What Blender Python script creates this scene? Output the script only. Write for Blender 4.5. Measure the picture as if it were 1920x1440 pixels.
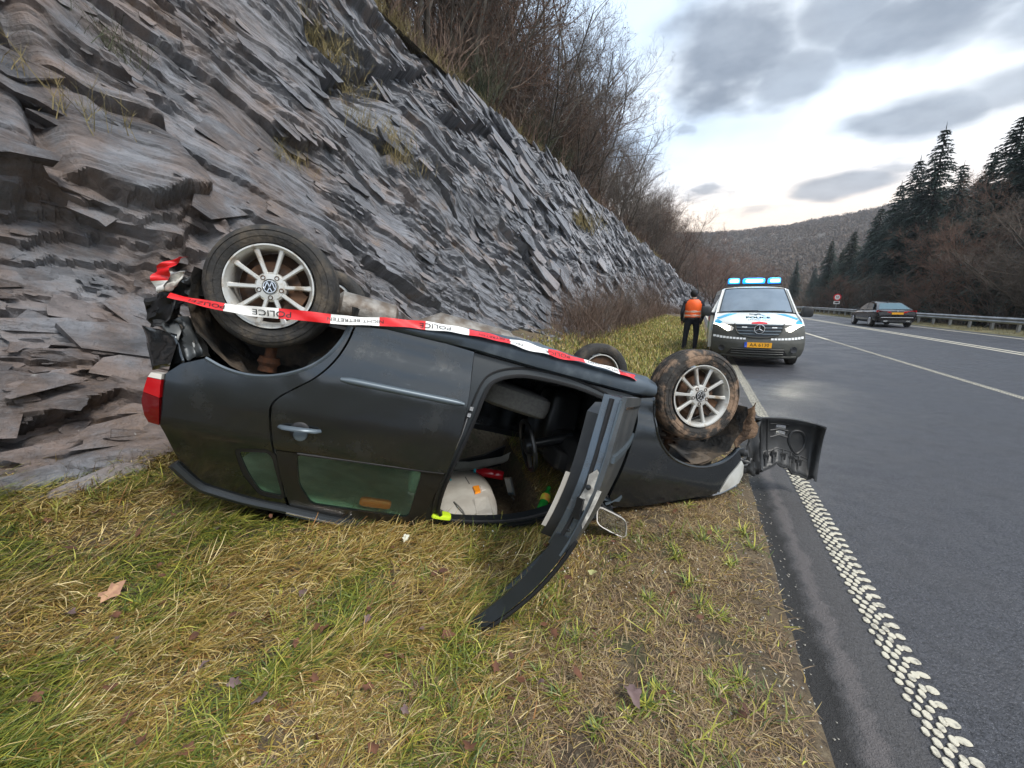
import bpy, bmesh, math, random
import numpy as np
from mathutils import Vector, Matrix, geometry
R = math.radians
random.seed(7); rng = np.random.default_rng(7)
for o in list(bpy.data.objects): bpy.data.objects.remove(o)
S = bpy.context.scene
COL = S.collection

# ------------------------------------------------------------------ camera, sky, sun, exposure
EYE = 1.5
YAW, PITCH = 23.63, 11.31
cd = bpy.data.cameras.new('camera'); cam = bpy.data.objects.new('camera', cd); COL.objects.link(cam)
cam.location = (0, 0, EYE); cam.rotation_euler = (R(90 - PITCH), 0, R(YAW))
cd.sensor_width = 36; cd.lens = 36 * 780 / 1920; cd.clip_start = .05; cd.clip_end = 6000
S.camera = cam
try:
    S.cycles.use_denoising = True; S.cycles.denoising_prefilter = 'ACCURATE'; S.cycles.max_bounces = 6; S.cycles.transparent_max_bounces = 12
    S.cycles.diffuse_bounces = 3; S.cycles.glossy_bounces = 3; S.cycles.caustics_reflective = False; S.cycles.caustics_refractive = False
except Exception: pass
S.render.engine = 'CYCLES'
vs = S.view_settings; vs.view_transform = 'Standard'; vs.look = 'None'; vs.gamma = 1; vs.use_curve_mapping = False
vs.exposure = 1.1
SUN_EL, SUN_AZ = 48, 112        # azimuth clockwise from +Y (the road), where the light comes from
sd = bpy.data.lights.new('sun', 'SUN'); sun = bpy.data.objects.new('sun', sd); COL.objects.link(sun)
sd.energy = 1.5; sd.angle = R(14); sd.color = (1, .96, .9)
sv = Vector((math.sin(R(SUN_AZ)) * math.cos(R(SUN_EL)), math.cos(R(SUN_AZ)) * math.cos(R(SUN_EL)), math.sin(R(SUN_EL))))
sun.rotation_euler = sv.to_track_quat('Z', 'Y').to_euler()

def nd(nt, t, **k):
    n = nt.nodes.new(t)
    for a, b in k.items():
        if a == 'inp':
            for i, v in b.items():
                if isinstance(v, bpy.types.NodeSocket): nt.links.new(v, n.inputs[i])
                else: n.inputs[i].default_value = v
        else: setattr(n, a, b)
    return n
def mth(nt, op, a, b=0.0, c=None):
    i = {0: a, 1: b}
    if c is not None: i[2] = c
    return nd(nt, 'ShaderNodeMath', operation=op, inp=i).outputs[0]
def rgb(c): return (c[0], c[1], c[2], 1)
def mixc(nt, f, a, b, bt='MIX'):
    n = nd(nt, 'ShaderNodeMix', data_type='RGBA', blend_type=bt)
    for i, v in ((0, f), (6, a), (7, b)):
        if isinstance(v, bpy.types.NodeSocket): nt.links.new(v, n.inputs[i])
        else: n.inputs[i].default_value = v if i == 0 else rgb(v)
    return n.outputs[2]
def ramp(nt, f, lo, hi):
    n = nd(nt, 'ShaderNodeMapRange', inp={0: f, 1: lo, 2: hi}); n.clamp = True; n.interpolation_type = 'SMOOTHSTEP'
    return n.outputs[0]
def noise(nt, vec, sc, det=4, rough=.55, dist=0):
    n = nd(nt, 'ShaderNodeTexNoise', inp={'Scale': sc, 'Detail': det, 'Roughness': rough, 'Distortion': dist})
    if vec is not None: nt.links.new(vec, n.inputs['Vector'])
    return n.outputs['Fac']

# sky: Nishita below a broken layer of winter cloud
W = bpy.data.worlds.new('World'); S.world = W; W.use_nodes = True
nt = W.node_tree; nt.nodes.clear()
sky = nd(nt, 'ShaderNodeTexSky', sky_type='NISHITA'); sky.sun_disc = False
sky.sun_elevation = R(SUN_EL); sky.sun_rotation = R(SUN_AZ); sky.air_density = 1.2; sky.dust_density = 2
tc = nd(nt, 'ShaderNodeTexCoord').outputs['Generated']
nv = nd(nt, 'ShaderNodeVectorMath', operation='NORMALIZE', inp={0: tc}).outputs[0]
sx = nd(nt, 'ShaderNodeSeparateXYZ', inp={0: nv})
zc = mth(nt, 'ADD', mth(nt, 'MAXIMUM', sx.outputs[2], 0.0), .16)
px = mth(nt, 'DIVIDE', sx.outputs[0], zc); py = mth(nt, 'DIVIDE', sx.outputs[1], zc)
pv = nd(nt, 'ShaderNodeCombineXYZ', inp={0: px, 1: py, 2: 0.0}).outputs[0]
wob = noise(nt, pv, 2.3, 5, .55)
wob3 = noise(nt, pv, 6.5, 5, .6)
wob2 = noise(nt, pv, .8, 3, .5)
base = noise(nt, pv, .75, 6, .55, .25)
clouds = ramp(nt, base, .5, .72)
def dirv(azd, eld): return (math.sin(R(azd)) * math.cos(R(eld)), math.cos(R(azd)) * math.cos(R(eld)), math.sin(R(eld)))
def blob(azd, eld, w, h):
    """one cloud of the layer at azimuth / elevation, w and h its half extents in degrees, edges broken by noise"""
    az = mth(nt, 'ARCTAN2', sx.outputs[0], sx.outputs[1]); el = mth(nt, 'ARCSINE', sx.outputs[2])
    da = mth(nt, 'DIVIDE', mth(nt, 'SUBTRACT', az, R(azd)), R(w)); de = mth(nt, 'DIVIDE', mth(nt, 'SUBTRACT', el, R(eld)), R(h))
    d = mth(nt, 'SQRT', mth(nt, 'ADD', mth(nt, 'MULTIPLY', da, da), mth(nt, 'MULTIPLY', de, de)))
    d = mth(nt, 'ADD', d, mth(nt, 'MULTIPLY', mth(nt, 'SUBTRACT', wob if w > 5 else wob3, .5), 1.9 if w > 5 else 3.2))
    d = mth(nt, 'ADD', d, mth(nt, 'MULTIPLY', mth(nt, 'SUBTRACT', wob2, .5), .8))
    r = nd(nt, 'ShaderNodeMapRange', inp={0: d, 1: 1.1, 2: .45 if w > 5 else .1}); r.interpolation_type = 'SMOOTHSTEP'
    return r.outputs[0]
BLOBS = [(1.0, 24.8, 8.5, 6.0, .95), (7, 21.8, 5.2, 3.2, .85), (11, 26, 6, 3.5, .8), (18, 23.6, 9.5, 3.6, .9), (25, 21.5, 6, 3.2, .75), (18.5, 16.5, 7.0, 2.0, .85), (24, 17, 5.1, 2.2, .75), (12.5, 11.6, 5.2, 1.3, .8),
         (15.8, 12.4, 3, 1, .6), (-2.6, 18.9, 2.0, 1.1, .65), (.2, 12.4, 2.6, 1.0, .7), (5, 9.9, 3.6, .7, .45), (31, 24, 9, 5, .75), (0, 35, 15, 4, .7), (26, 31, 12, 3, .7)]
dark = mth(nt, 'MULTIPLY', clouds, .5)
for a, e, w, h, s in BLOBS: dark = mth(nt, 'MAXIMUM', dark, mth(nt, 'MULTIPLY', blob(a, e, w, h), s))
thin = noise(nt, pv, 3.2, 5, .6)
veil = ramp(nt, noise(nt, pv, .55, 4, .5), .34, .62)
# white veil, pale blue gaps, grey clouds, warm low band ahead
low = nd(nt, 'ShaderNodeMapRange', inp={0: sx.outputs[2], 1: .30, 2: .12}); low.interpolation_type = 'SMOOTHSTEP'
ahead = ramp(nt, sx.outputs[1], .55, .95)
wcol = mixc(nt, veil, (.50, .68, .92), (.86, .90, .94))
wcol = mixc(nt, mth(nt, 'MULTIPLY', low.outputs[0], mth(nt, 'MULTIPLY', ahead, .9)), wcol, (1.0, .80, .62))
gcol = mixc(nt, ramp(nt, thin, .3, .7), (.125, .16, .215), (.27, .315, .38))
ccol = mixc(nt, mth(nt, 'MULTIPLY', dark, .95), wcol, gcol)
bg1 = nd(nt, 'ShaderNodeBackground', inp={0: sky.outputs[0], 1: .05})
bg2 = nd(nt, 'ShaderNodeBackground', inp={0: ccol, 1: .74})
mx = nd(nt, 'ShaderNodeMixShader', inp={0: .93, 1: bg1.outputs[0], 2: bg2.outputs[0]})
nd(nt, 'ShaderNodeOutputWorld', inp={0: mx.outputs[0]})

# ------------------------------------------------------------------ materials
def mat(name, color=(.5, .5, .5), rough=.6, metal=0, c2=None, sc=5, spread=(.35, .65), bump=0, bsc=40, coat=0, emit=None, es=0, alpha=1, trans=0, spec=.5, det=5, stretch=None, attr=None, world=False, hook=None):
    m = bpy.data.materials.new(name); m.use_nodes = True; nt = m.node_tree
    b = nt.nodes['Principled BSDF']
    b.inputs['Base Color'].default_value = rgb(color); b.inputs['Roughness'].default_value = rough; b.inputs['Metallic'].default_value = metal
    b.inputs['Coat Weight'].default_value = coat; b.inputs['Coat Roughness'].default_value = .08
    b.inputs['Specular IOR Level'].default_value = spec
    b.inputs['Alpha'].default_value = alpha; b.inputs['Transmission Weight'].default_value = trans
    if emit: b.inputs['Emission Color'].default_value = rgb(emit); b.inputs['Emission Strength'].default_value = es
    vec = nd(nt, 'ShaderNodeTexCoord').outputs['Object']
    if world: vec = nd(nt, 'ShaderNodeNewGeometry').outputs['Position']
    if stretch: vec = nd(nt, 'ShaderNodeMapping', inp={'Vector': vec, 'Scale': stretch}).outputs[0]
    col = None
    if attr:
        col = nd(nt, 'ShaderNodeAttribute', attribute_name=attr).outputs['Color']; nt.links.new(col, b.inputs['Base Color'])
    if c2 is not None:
        col = mixc(nt, ramp(nt, noise(nt, vec, sc, det), *spread), color, c2); nt.links.new(col, b.inputs['Base Color'])
    if bump:
        bn = nd(nt, 'ShaderNodeBump', inp={'Strength': bump, 'Distance': .02, 'Height': noise(nt, vec, bsc, 5)})
        nt.links.new(bn.outputs[0], b.inputs['Normal'])
    if hook: hook(nt, b, vec, col)
    return m
M = {}
def dirt_hook(c, sc, lo, hi, r=.85):
    def h(nt, b, vec, col):
        f = ramp(nt, noise(nt, vec, sc, 8, .65), lo, hi)
        src = col if col is not None else tuple(b.inputs['Base Color'].default_value)[:3]
        nt.links.new(mixc(nt, f, src, c), b.inputs['Base Color'])
        ro = nd(nt, 'ShaderNodeMapRange', inp={0: f, 3: b.inputs['Roughness'].default_value, 4: r}).outputs[0]
        nt.links.new(ro, b.inputs['Roughness'])
        me = nd(nt, 'ShaderNodeMapRange', inp={0: f, 3: b.inputs['Metallic'].default_value, 4: 0.0}).outputs[0]
        nt.links.new(me, b.inputs['Metallic'])
    return h
def paint_hook(nt, b, vec, col):
    # grime film plus fine scratches
    f = mth(nt, 'MULTIPLY', ramp(nt, noise(nt, vec, 3.4, 9, .74), .50, .72), .34)
    v2 = nd(nt, 'ShaderNodeMapping', inp={'Vector': vec, 'Scale': (9, 9, 55), 'Rotation': (0, .5, 0)}).outputs[0]
    s = mth(nt, 'MULTIPLY', ramp(nt, noise(nt, v2, 2.2, 4, .65), .66, .71), .55)
    c = mixc(nt, f, tuple(b.inputs['Base Color'].default_value)[:3], (.08, .073, .062))
    c = mixc(nt, s, c, (.22, .23, .24))
    nt.links.new(c, b.inputs['Base Color'])
    nt.links.new(nd(nt, 'ShaderNodeMapRange', inp={0: f, 1: 0.0, 2: .38, 3: .17, 4: .5}).outputs[0], b.inputs['Roughness'])
M['paint'] = mat('dark_grey_paint', (.046, .052, .057), .22, .85, coat=.8, hook=paint_hook)
M['skysillpaint'] = mat('skylit_scuffed_sill_paint', (.085, .105, .125), .38, .5, c2=(.17, .20, .225), sc=7, spread=(.5, .8), hook=dirt_hook((.13, .115, .095), 6, .6, .85))  # sky reflection put in as a paler blue-grey, plus random scuffs
M['molding'] = mat('grey_moulding', (.10, .125, .145), .38, .35)
M['jambsheen'] = mat('door_edge_sheen_paint', (.085, .105, .125), .22, .5, coat=.5, hook=dirt_hook((.05, .048, .045), 6, .55, .75, .6))  # lighter and bluer than the jamb: sky sheen mixed into the colour
M['jamb'] = mat('door_jamb_paint', (.028, .033, .037), .38, .4, coat=.2)
M['rubber'] = mat('black_rubber', (.010, .010, .011), .55)
M['blackplastic'] = mat('black_plastic', (.016, .017, .018), .45, c2=(.03, .03, .03), sc=9, hook=dirt_hook((.10, .085, .065), 7, .62, .85))
M['darktrim'] = mat('dark_trim', (.012, .013, .014), .28)
M['underseal'] = mat('underseal', (.03, .03, .03), .85, c2=(.075, .062, .048), sc=8, bump=.6, bsc=25)
M['liner'] = mat('muddy_liner', (.022, .021, .02), .8, c2=(.10, .075, .052), sc=5, spread=(.42, .62), bump=.8, bsc=18)
M['mud'] = mat('dried_mud', (.17, .105, .062), .95, c2=(.055, .036, .025), sc=14, bump=1, bsc=30)
M['steel'] = mat('dull_steel', (.35, .33, .30), .5, .6, c2=(.16, .11, .075), sc=8, bump=.3)
M['muffler'] = mat('muffler_metal', (.30, .285, .26), .6, .35, c2=(.13, .10, .075), sc=9, bump=.3)
M['brake'] = mat('rusty_brake', (.06, .04, .03), .7, .4, c2=(.14, .07, .035), sc=12)
M['rust'] = mat('rust', (.16, .06, .025), .9, c2=(.07, .035, .02), sc=20, bump=.5)
M['tyre'] = mat('tyre_rubber', (.022, .021, .02), .75, hook=dirt_hook((.105, .085, .063), 7, .42, .72, .9), bump=.35, bsc=60)
M['muddytyre'] = mat('mud_caked_tyre', (.03, .027, .024), .8, hook=dirt_hook((.25, .168, .112), 6.5, .46, .60, .95), bump=.9, bsc=22)
M['litdustypaint'] = mat('lit_dusty_scraped_paint', (.060, .067, .072), .42, .35, c2=(.11, .115, .115), sc=4, spread=(.4, .7), hook=dirt_hook((.05, .05, .05), 9, .58, .75, .7))  # dust and scrapes, with the base also lightened for the lit door skin
M['rim'] = mat('alloy_silver', (.62, .61, .57), .35, .55, hook=dirt_hook((.26, .20, .14), 11, .50, .70))
M['chrome'] = mat('chrome', (.75, .75, .76), .18, .9)
M['bare'] = mat('bare_filler', (.62, .60, .54), .6, c2=(.25, .24, .22), sc=25)
M['redlens'] = mat('red_tail_lens', (.12, .002, .004), .12, coat=.6)
M['redlens2'] = mat('bright_red_lens', (.48, .006, .010), .12, coat=.6)
M['whitelens'] = mat('clear_white_lens', (.72, .68, .62), .15, coat=.5)
M['headlens'] = mat('cloudy_headlamp', (.55, .56, .53), .2, coat=.6, c2=(.38, .37, .33), sc=5)
def glass(name, tint, a, rough=.03):
    m = bpy.data.materials.new(name); m.use_nodes = True; nt = m.node_tree; nt.nodes.clear()
    t = nd(nt, 'ShaderNodeBsdfTransparent', inp={0: rgb(tint)}); g = nd(nt, 'ShaderNodeBsdfGlossy', inp={0: (1, 1, 1, 1), 1: rough})
    lw = nd(nt, 'ShaderNodeLayerWeight', inp={0: .5}).outputs['Facing']; f = mth(nt, 'ADD', mth(nt, 'MULTIPLY', mth(nt, 'POWER', lw, 5.0), .9), .04)
    if a:
        d = nd(nt, 'ShaderNodeBsdfDiffuse', inp={0: (.42, .50, .44, 1)}); t = nd(nt, 'ShaderNodeMixShader', inp={0: a, 1: t.outputs[0], 2: d.outputs[0]})      # pale veil standing in for reflections and the lit cabin
    x = nd(nt, 'ShaderNodeMixShader', inp={0: mth(nt, 'MULTIPLY', f, .8), 1: t.outputs[0], 2: g.outputs[0]})
    nd(nt, 'ShaderNodeOutputMaterial', inp={0: x.outputs[0]}); return m
M['glass'] = glass('green_tinted_glass', (.70, .88, .78), .03)
M['vanglass'] = mat('windscreen_glass', (.10, .13, .16), .06, .0, coat=1.0, spec=1.0, c2=(.16, .20, .24), sc=1.1)  # opaque blue-grey, the sky's reflection is painted into the colour
M['bottleglass'] = glass('clear_bottle', (.9, .95, .95), 0)
M['beige'] = mat('beige_headliner', (.52, .495, .44), .8, c2=(.42, .39, .34), sc=6)
M['beigedark'] = mat('grey_trim', (.16, .155, .145), .7)
M['seat'] = mat('grey_seat_cloth', (.13, .125, .115), .9, c2=(.17, .165, .15), sc=60, bump=.2, bsc=200)
M['carpet'] = mat('black_carpet', (.012, .012, .013), .95)
M['dash'] = mat('black_dashboard', (.018, .018, .018), .35)
M['orange'] = mat('orange_plastic', (1.0, .13, .012), .4)
M['amber'] = mat('amber_lens', (.9, .30, .02), .25)
M['hivis'] = mat('hi_vis_yellow', (.62, .85, .03), .6)
M['aqua'] = mat('blue_cap', (.03, .42, .52), .4)
M['redbottle'] = mat('red_bottle', (.55, .01, .02), .15, coat=.5)
M['greenbottle'] = mat('green_bottle', (.015, .20, .03), .12, coat=.6)
M['label'] = mat('bottle_label', (.45, .55, .05), .5, c2=(.7, .25, .05), sc=30)
M['mirror'] = mat('mirror_glass', (.75, .78, .76), .03, 1.0)
M['tapered'] = mat('tape_red', (.72, .012, .016), .35, coat=.2)
M['tapewhite'] = mat('tape_white', (.78, .77, .74), .4, coat=.2)
M['ink'] = mat('black_ink', (.012, .012, .012), .5)
M['white'] = mat('white_body_paint', (.76, .76, .72), .3, coat=.4)
M['cyan'] = mat('pale_blue_livery', (.02, .38, .62), .35, coat=.3)
M['livered'] = mat('red_livery', (.65, .02, .03), .35, coat=.3)
M['vangrey'] = mat('van_grey_bumper', (.055, .057, .05), .5, c2=(.07, .07, .062), sc=8)
M['grille'] = mat('grille_black', (.025, .026, .03), .35)
M['reflect'] = mat('reflective_white', (.85, .87, .88), .3)
M['plate'] = mat('yellow_plate', (.90, .42, .02), .4)
M['plateblue'] = mat('plate_blue', (.02, .08, .5), .4)
M['ledwhite'] = mat('headlamp_lit', (.9, .9, .85), .2, emit=(1, .97, .86), es=6)
M['bluelamp'] = mat('blue_lamp_lit', (.1, .5, 1), .2, emit=(.0, .22, 1.0), es=1.15)
M['bluecore'] = mat('blue_lamp_core', (.6, .9, 1), .2, emit=(.22, .75, 1.0), es=3)
M['skin'] = mat('skin', (.45, .27, .19), .6)
M['uniform'] = mat('navy_uniform', (.012, .014, .022), .85, c2=(.02, .022, .03), sc=14)
M['vest'] = mat('orange_vest', (.95, .13, .015), .6, emit=(1, .1, .01), es=0.0)
M['vestband'] = mat('reflective_band', (.80, .55, .42), .4)
M['hair'] = mat('dark_hair', (.012, .010, .009), .7)
M['sedan'] = mat('dark_brown_car_paint', (.014, .011, .012), .25, .4, coat=.4)
M['sedanglass'] = mat('dark_car_glass', (.03, .045, .055), .06, .0, spec=1.0)
M['rearglass'] = mat('rear_window_glass', (.10, .17, .19), .05, .6)
M['galv'] = mat('galvanised_steel', (.40, .41, .42), .4, .7, c2=(.27, .28, .29), sc=1.5)
M['wood'] = mat('dark_post', (.14, .13, .115), .8)
M['signred'] = mat('sign_red', (.65, .02, .03), .45)
M['signwhite'] = mat('sign_white', (.8, .8, .8), .45)
M['bark'] = mat('bark', (.050, .041, .033), .95, c2=(.085, .076, .062), sc=3, bump=.5, bsc=12)
M['twig'] = mat('twig_bark', (.085, .065, .052), .95, c2=(.14, .115, .095), sc=1.2)
M['twigbrown'] = mat('russet_twigs', (.105, .066, .048), .95, c2=(.155, .108, .082), sc=1.0)
M['deadleaf'] = mat('dead_leaf', (.15, .062, .03), .85, c2=(.075, .034, .022), sc=9)
M['tanleaf'] = mat('tan_leaf', (.45, .26, .15), .8, c2=(.30, .16, .10), sc=30)
M['paleleaf'] = mat('pale_yellow_leaf', (.62, .60, .28), .7, c2=(.5, .5, .2), sc=20)
M['whiteleaf'] = mat('white_leaf_underside', (.62, .62, .52), .7)
M['purpleleaf'] = mat('grey_purple_leaf', (.12, .075, .07), .8, c2=(.19, .13, .12), sc=14)
M['russet'] = mat('russet_bare_twigs', (.15, .085, .062), .95, c2=(.215, .14, .105), sc=.8)
M['needle'] = mat('conifer_needles', (.026, .050, .042), .75, c2=(.050, .080, .064), sc=.8)
M['spruce2'] = mat('paler_conifer_needles', (.03, .052, .038), .8, c2=(.055, .075, .05), sc=.8)
M['broom'] = mat('broom_green', (.045, .060, .032), .85, c2=(.075, .075, .04), sc=2)
M['straw'] = mat('dry_straw', (.27, .21, .10), .9, c2=(.17, .145, .06), sc=5)
M['grass'] = mat('grass_blade', attr='Col', rough=.55)
M['stone'] = mat('pale_stone', (.35, .33, .29), .9)

# ------------------------------------------------------------------ helpers
def link(o, parent=None):
    COL.objects.link(o)
    if parent is not None: o.parent = parent
    return o
def mesh(name, verts, faces, mats, parent=None, mi=None, smooth=True, angle=None):
    me = bpy.data.meshes.new(name); me.from_pydata([tuple(v) for v in verts], [], faces)
    for m in (mats if isinstance(mats, (list, tuple)) else [mats]): me.materials.append(m)
    if mi is not None: me.polygons.foreach_set('material_index', mi)
    if smooth:
        me.polygons.foreach_set('use_smooth', [True] * len(me.polygons))
        if angle: me.set_sharp_from_angle(angle=R(angle))
    me.update()
    return link(bpy.data.objects.new(name, me), parent)
def npmesh(name, V, F, m, parent=None, smooth=False, col=None):
    """big mesh from arrays, all faces with the same corner count"""
    me = bpy.data.meshes.new(name); n = F.shape[1]
    me.vertices.add(len(V)); me.vertices.foreach_set('co', np.ascontiguousarray(V, np.float32).ravel())
    me.loops.add(F.size); me.loops.foreach_set('vertex_index', np.ascontiguousarray(F, np.int32).ravel())
    me.polygons.add(len(F)); me.polygons.foreach_set('loop_start', np.arange(0, F.size, n, dtype=np.int32))
    me.polygons.foreach_set('use_smooth', np.full(len(F), smooth))
    if col is not None:
        a = me.attributes.new('Col', 'FLOAT_COLOR', 'POINT'); a.data.foreach_set('color', np.ascontiguousarray(col, np.float32).ravel())
    me.materials.append(m); me.update(calc_edges=True); me.validate()
    return link(bpy.data.objects.new(name, me), parent)
def tag(o, label=None, cat=None, group=None, kind=None):
    for k, v in (('label', label), ('category', cat), ('group', group), ('kind', kind)):
        if v: o[k] = v
    return o
def empty(name, loc=(0, 0, 0), rz=0, label=None, cat=None, group=None, mtx=None):
    o = bpy.data.objects.new(name, None); COL.objects.link(o); o.empty_display_size = .2
    if mtx is not None: o.matrix_world = mtx
    else: o.location = loc; o.rotation_euler = (0, 0, rz)
    return tag(o, label, cat, group)
def copy_tree(o, parent=None):
    c = o.copy(); COL.objects.link(c)
    if parent is not None: c.parent = parent
    for ch in list(o.children): copy_tree(ch, c)
    return c
class MB:
    """collects shapes into one mesh"""
    def __init__(s): s.v = []; s.f = []; s.m = []
    def add(s, v, f, m=0):
        b = len(s.v); s.v += [tuple(p) for p in v]; s.f += [tuple(i + b for i in q) for q in f]; s.m += [m] * len(f); return s
    def box(s, c, d, m=0, rot=None, taper=1):
        v = []
        for x in (-1, 1):
            for y in (-1, 1):
                for z in (-1, 1):
                    t = taper if z > 0 else 1
                    p = Vector((x * d[0] / 2 * t, y * d[1] / 2 * t, z * d[2] / 2))
                    if rot is not None: p = rot @ p
                    v.append(p + Vector(c))
        return s.add(v, [(0, 1, 3, 2), (4, 6, 7, 5), (0, 4, 5, 1), (2, 3, 7, 6), (0, 2, 6, 4), (1, 5, 7, 3)], m)
    def tube(s, pts, rad, n=8, m=0, cap=True, flat=1.0):
        pts = [Vector(p) for p in pts]; r = rad if isinstance(rad, (list, tuple)) else [rad] * len(pts)
        v = []; ref = None
        for i, p in enumerate(pts):
            t = (pts[min(i + 1, len(pts) - 1)] - pts[max(i - 1, 0)]).normalized()
            if ref is None: ref = t.orthogonal().normalized()
            ref = (ref - t * ref.dot(t)).normalized(); b = t.cross(ref)
            for k in range(n):
                a = 2 * math.pi * k / n
                v.append(p + ref * math.cos(a) * r[i] + b * math.sin(a) * r[i] * flat)
        f = []
        for i in range(len(pts) - 1):
            for k in range(n):
                a, b2 = i * n + k, i * n + (k + 1) % n
                f.append((a, b2, b2 + n, a + n))
        if cap: f.append(tuple(range(n))[::-1]); f.append(tuple(range((len(pts) - 1) * n, len(pts) * n)))
        return s.add(v, f, m)
    def lathe(s, prof, c=(0, 0, 0), axis=(0, 0, 1), n=32, m=0, close=False):
        ax = Vector(axis).normalized(); u = ax.orthogonal().normalized(); w = ax.cross(u); c = Vector(c)
        v = []
        for h, r in prof:
            for k in range(n):
                a = 2 * math.pi * k / n; v.append(c + ax * h + (u * math.cos(a) + w * math.sin(a)) * r)
        f = []; L = len(prof)
        for i in range(L if close else L - 1):
            for k in range(n):
                a, b2 = i * n + k, i * n + (k + 1) % n; j = ((i + 1) % L - i) * n
                f.append((a, b2, b2 + j, a + j))
        return s.add(v, f, m)
    def build(s, name, mats, parent=None, smooth=True, angle=40):
        o = mesh(name, s.v, s.f, mats, parent, s.m, smooth, angle if smooth else None); return o
def flatpoly(poly, holes=(), step=.05):
    """2D polygon with holes -> verts, tris, filled with a grid of inner points"""
    vs, es = [], []
    def loop(p):
        q = []
        for i in range(len(p)):
            a, b = Vector(p[i]), Vector(p[(i + 1) % len(p)]); k = max(1, int((b - a).length / step))
            q += [a.lerp(b, t / k) for t in range(k)]
        b0 = len(vs); vs.extend(q); es.extend([(b0 + i, b0 + (i + 1) % len(q)) for i in range(len(q))]); return q
    loops = [loop(poly)] + [loop(h) for h in holes]
    nb = len(vs)
    def inside(p, L):
        c = False
        for i in range(len(L)):
            a, b = L[i], L[i - 1]
            if (a.y > p[1]) != (b.y > p[1]) and p[0] < (b.x - a.x) * (p[1] - a.y) / (b.y - a.y) + a.x: c = not c
        return c
    bd = np.array([tuple(v) for v in vs])
    xs = [p[0] for p in poly]; ys = [p[1] for p in poly]
    x = min(xs) + step / 2
    while x < max(xs):
        y = min(ys) + step / 2
        while y < max(ys):
            if inside((x, y), loops[0]) and not any(inside((x, y), h) for h in loops[1:]) and np.min((bd[:, 0] - x) ** 2 + (bd[:, 1] - y) ** 2) > (step * .4) ** 2: vs.append(Vector((x, y)))
            y += step
        x += step
    V, E, F, *_ = geometry.delaunay_2d_cdt([Vector((v[0], v[1])) for v in vs], es, [], 1, 1e-5)
    out = []
    for f in F:
        c = sum((V[i] for i in f), Vector((0, 0))) / len(f)
        if any(inside(c, h) for h in loops[1:]) or not inside(c, loops[0]): continue
        out.append(tuple(f))
    return V, out
def panel(name, poly, fn, mats, parent=None, holes=(), step=.05, thick=.03, angle=40, tn=None):
    """sheet: polygon in 2D pushed through fn(u, v, depth) -> 3D, with an inner skin at depth=thick and closed edges"""
    V, F = flatpoly(poly, holes, step)
    n = len(V); v = [fn(p.x, p.y, 0) for p in V] + [fn(p.x, p.y, thick) for p in V]
    f = []; cnt = {}
    for t in F:
        a, b, c = V[t[0]], V[t[1]], V[t[2]]
        if (b - a).cross(c - a) < 0: t = t[::-1]
        f.append(t); f.append(tuple(i + n for i in t[::-1]))
        for i in range(len(t)): e = (t[i], t[(i + 1) % len(t)]); cnt[e] = 1
    for (a, b) in list(cnt):
        if (b, a) not in cnt: f.append((b, a, a + n, b + n))
    o = mesh(name, v, f, mats, parent, None, True, None)
    o.data.flip_normals() if tn else None
    o.data.set_sharp_from_angle(angle=R(angle))
    return o
def textmesh(txt, size=1.0, align='CENTER', extrude=0.0, shear=0, bold=0.0):
    cu = bpy.data.curves.new('t', 'FONT'); cu.body = txt; cu.size = size; cu.align_x = align; cu.align_y = 'CENTER'; cu.extrude = extrude; cu.offset = bold; cu.resolution_u = 3; cu.shear = shear
    ob = bpy.data.objects.new('t', cu); COL.objects.link(ob); dg = bpy.context.evaluated_depsgraph_get(); dg.update()
    me = bpy.data.meshes.new_from_object(ob.evaluated_get(dg)); v = [x.co.copy() for x in me.vertices]; f = [tuple(p.vertices) for p in me.polygons]
    bpy.data.objects.remove(ob); bpy.data.meshes.remove(me); return v, f

# numpy noise
_P = rng.permutation(4096)
def _h(ix, iy, s=0):
    return _P[(_P[(ix + s * 131) & 4095] + iy) & 4095]
def perlin(x, y, s=0):
    ix = np.floor(x).astype(np.int64); iy = np.floor(y).astype(np.int64); fx = x - ix; fy = y - iy
    u = fx * fx * fx * (fx * (fx * 6 - 15) + 10); v = fy * fy * fy * (fy * (fy * 6 - 15) + 10)
    def g(a, b, dx, dy):
        t = _h(a, b, s) * (2 * np.pi / 4096); return np.cos(t) * dx + np.sin(t) * dy
    return (g(ix, iy, fx, fy) * (1 - u) + g(ix + 1, iy, fx - 1, fy) * u) * (1 - v) + (g(ix, iy + 1, fx, fy - 1) * (1 - u) + g(ix + 1, iy + 1, fx - 1, fy - 1) * u) * v
def fbm(x, y, o=5, s=0, g=.5):
    r = 0; a = 1
    for i in range(o): r = r + a * perlin(x, y, s + i); x = x * 2.03 + 3.1; y = y * 2.03 + 1.7; a *= g
    return r
def cell(ix, iy, s=0): return _h(np.asarray(ix).astype(np.int64), np.asarray(iy).astype(np.int64), s) / 4096.0
def sstep(a, b, x):
    t = np.clip((x - a) / (b - a), 0, 1); return t * t * (3 - 2 * t)
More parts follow.
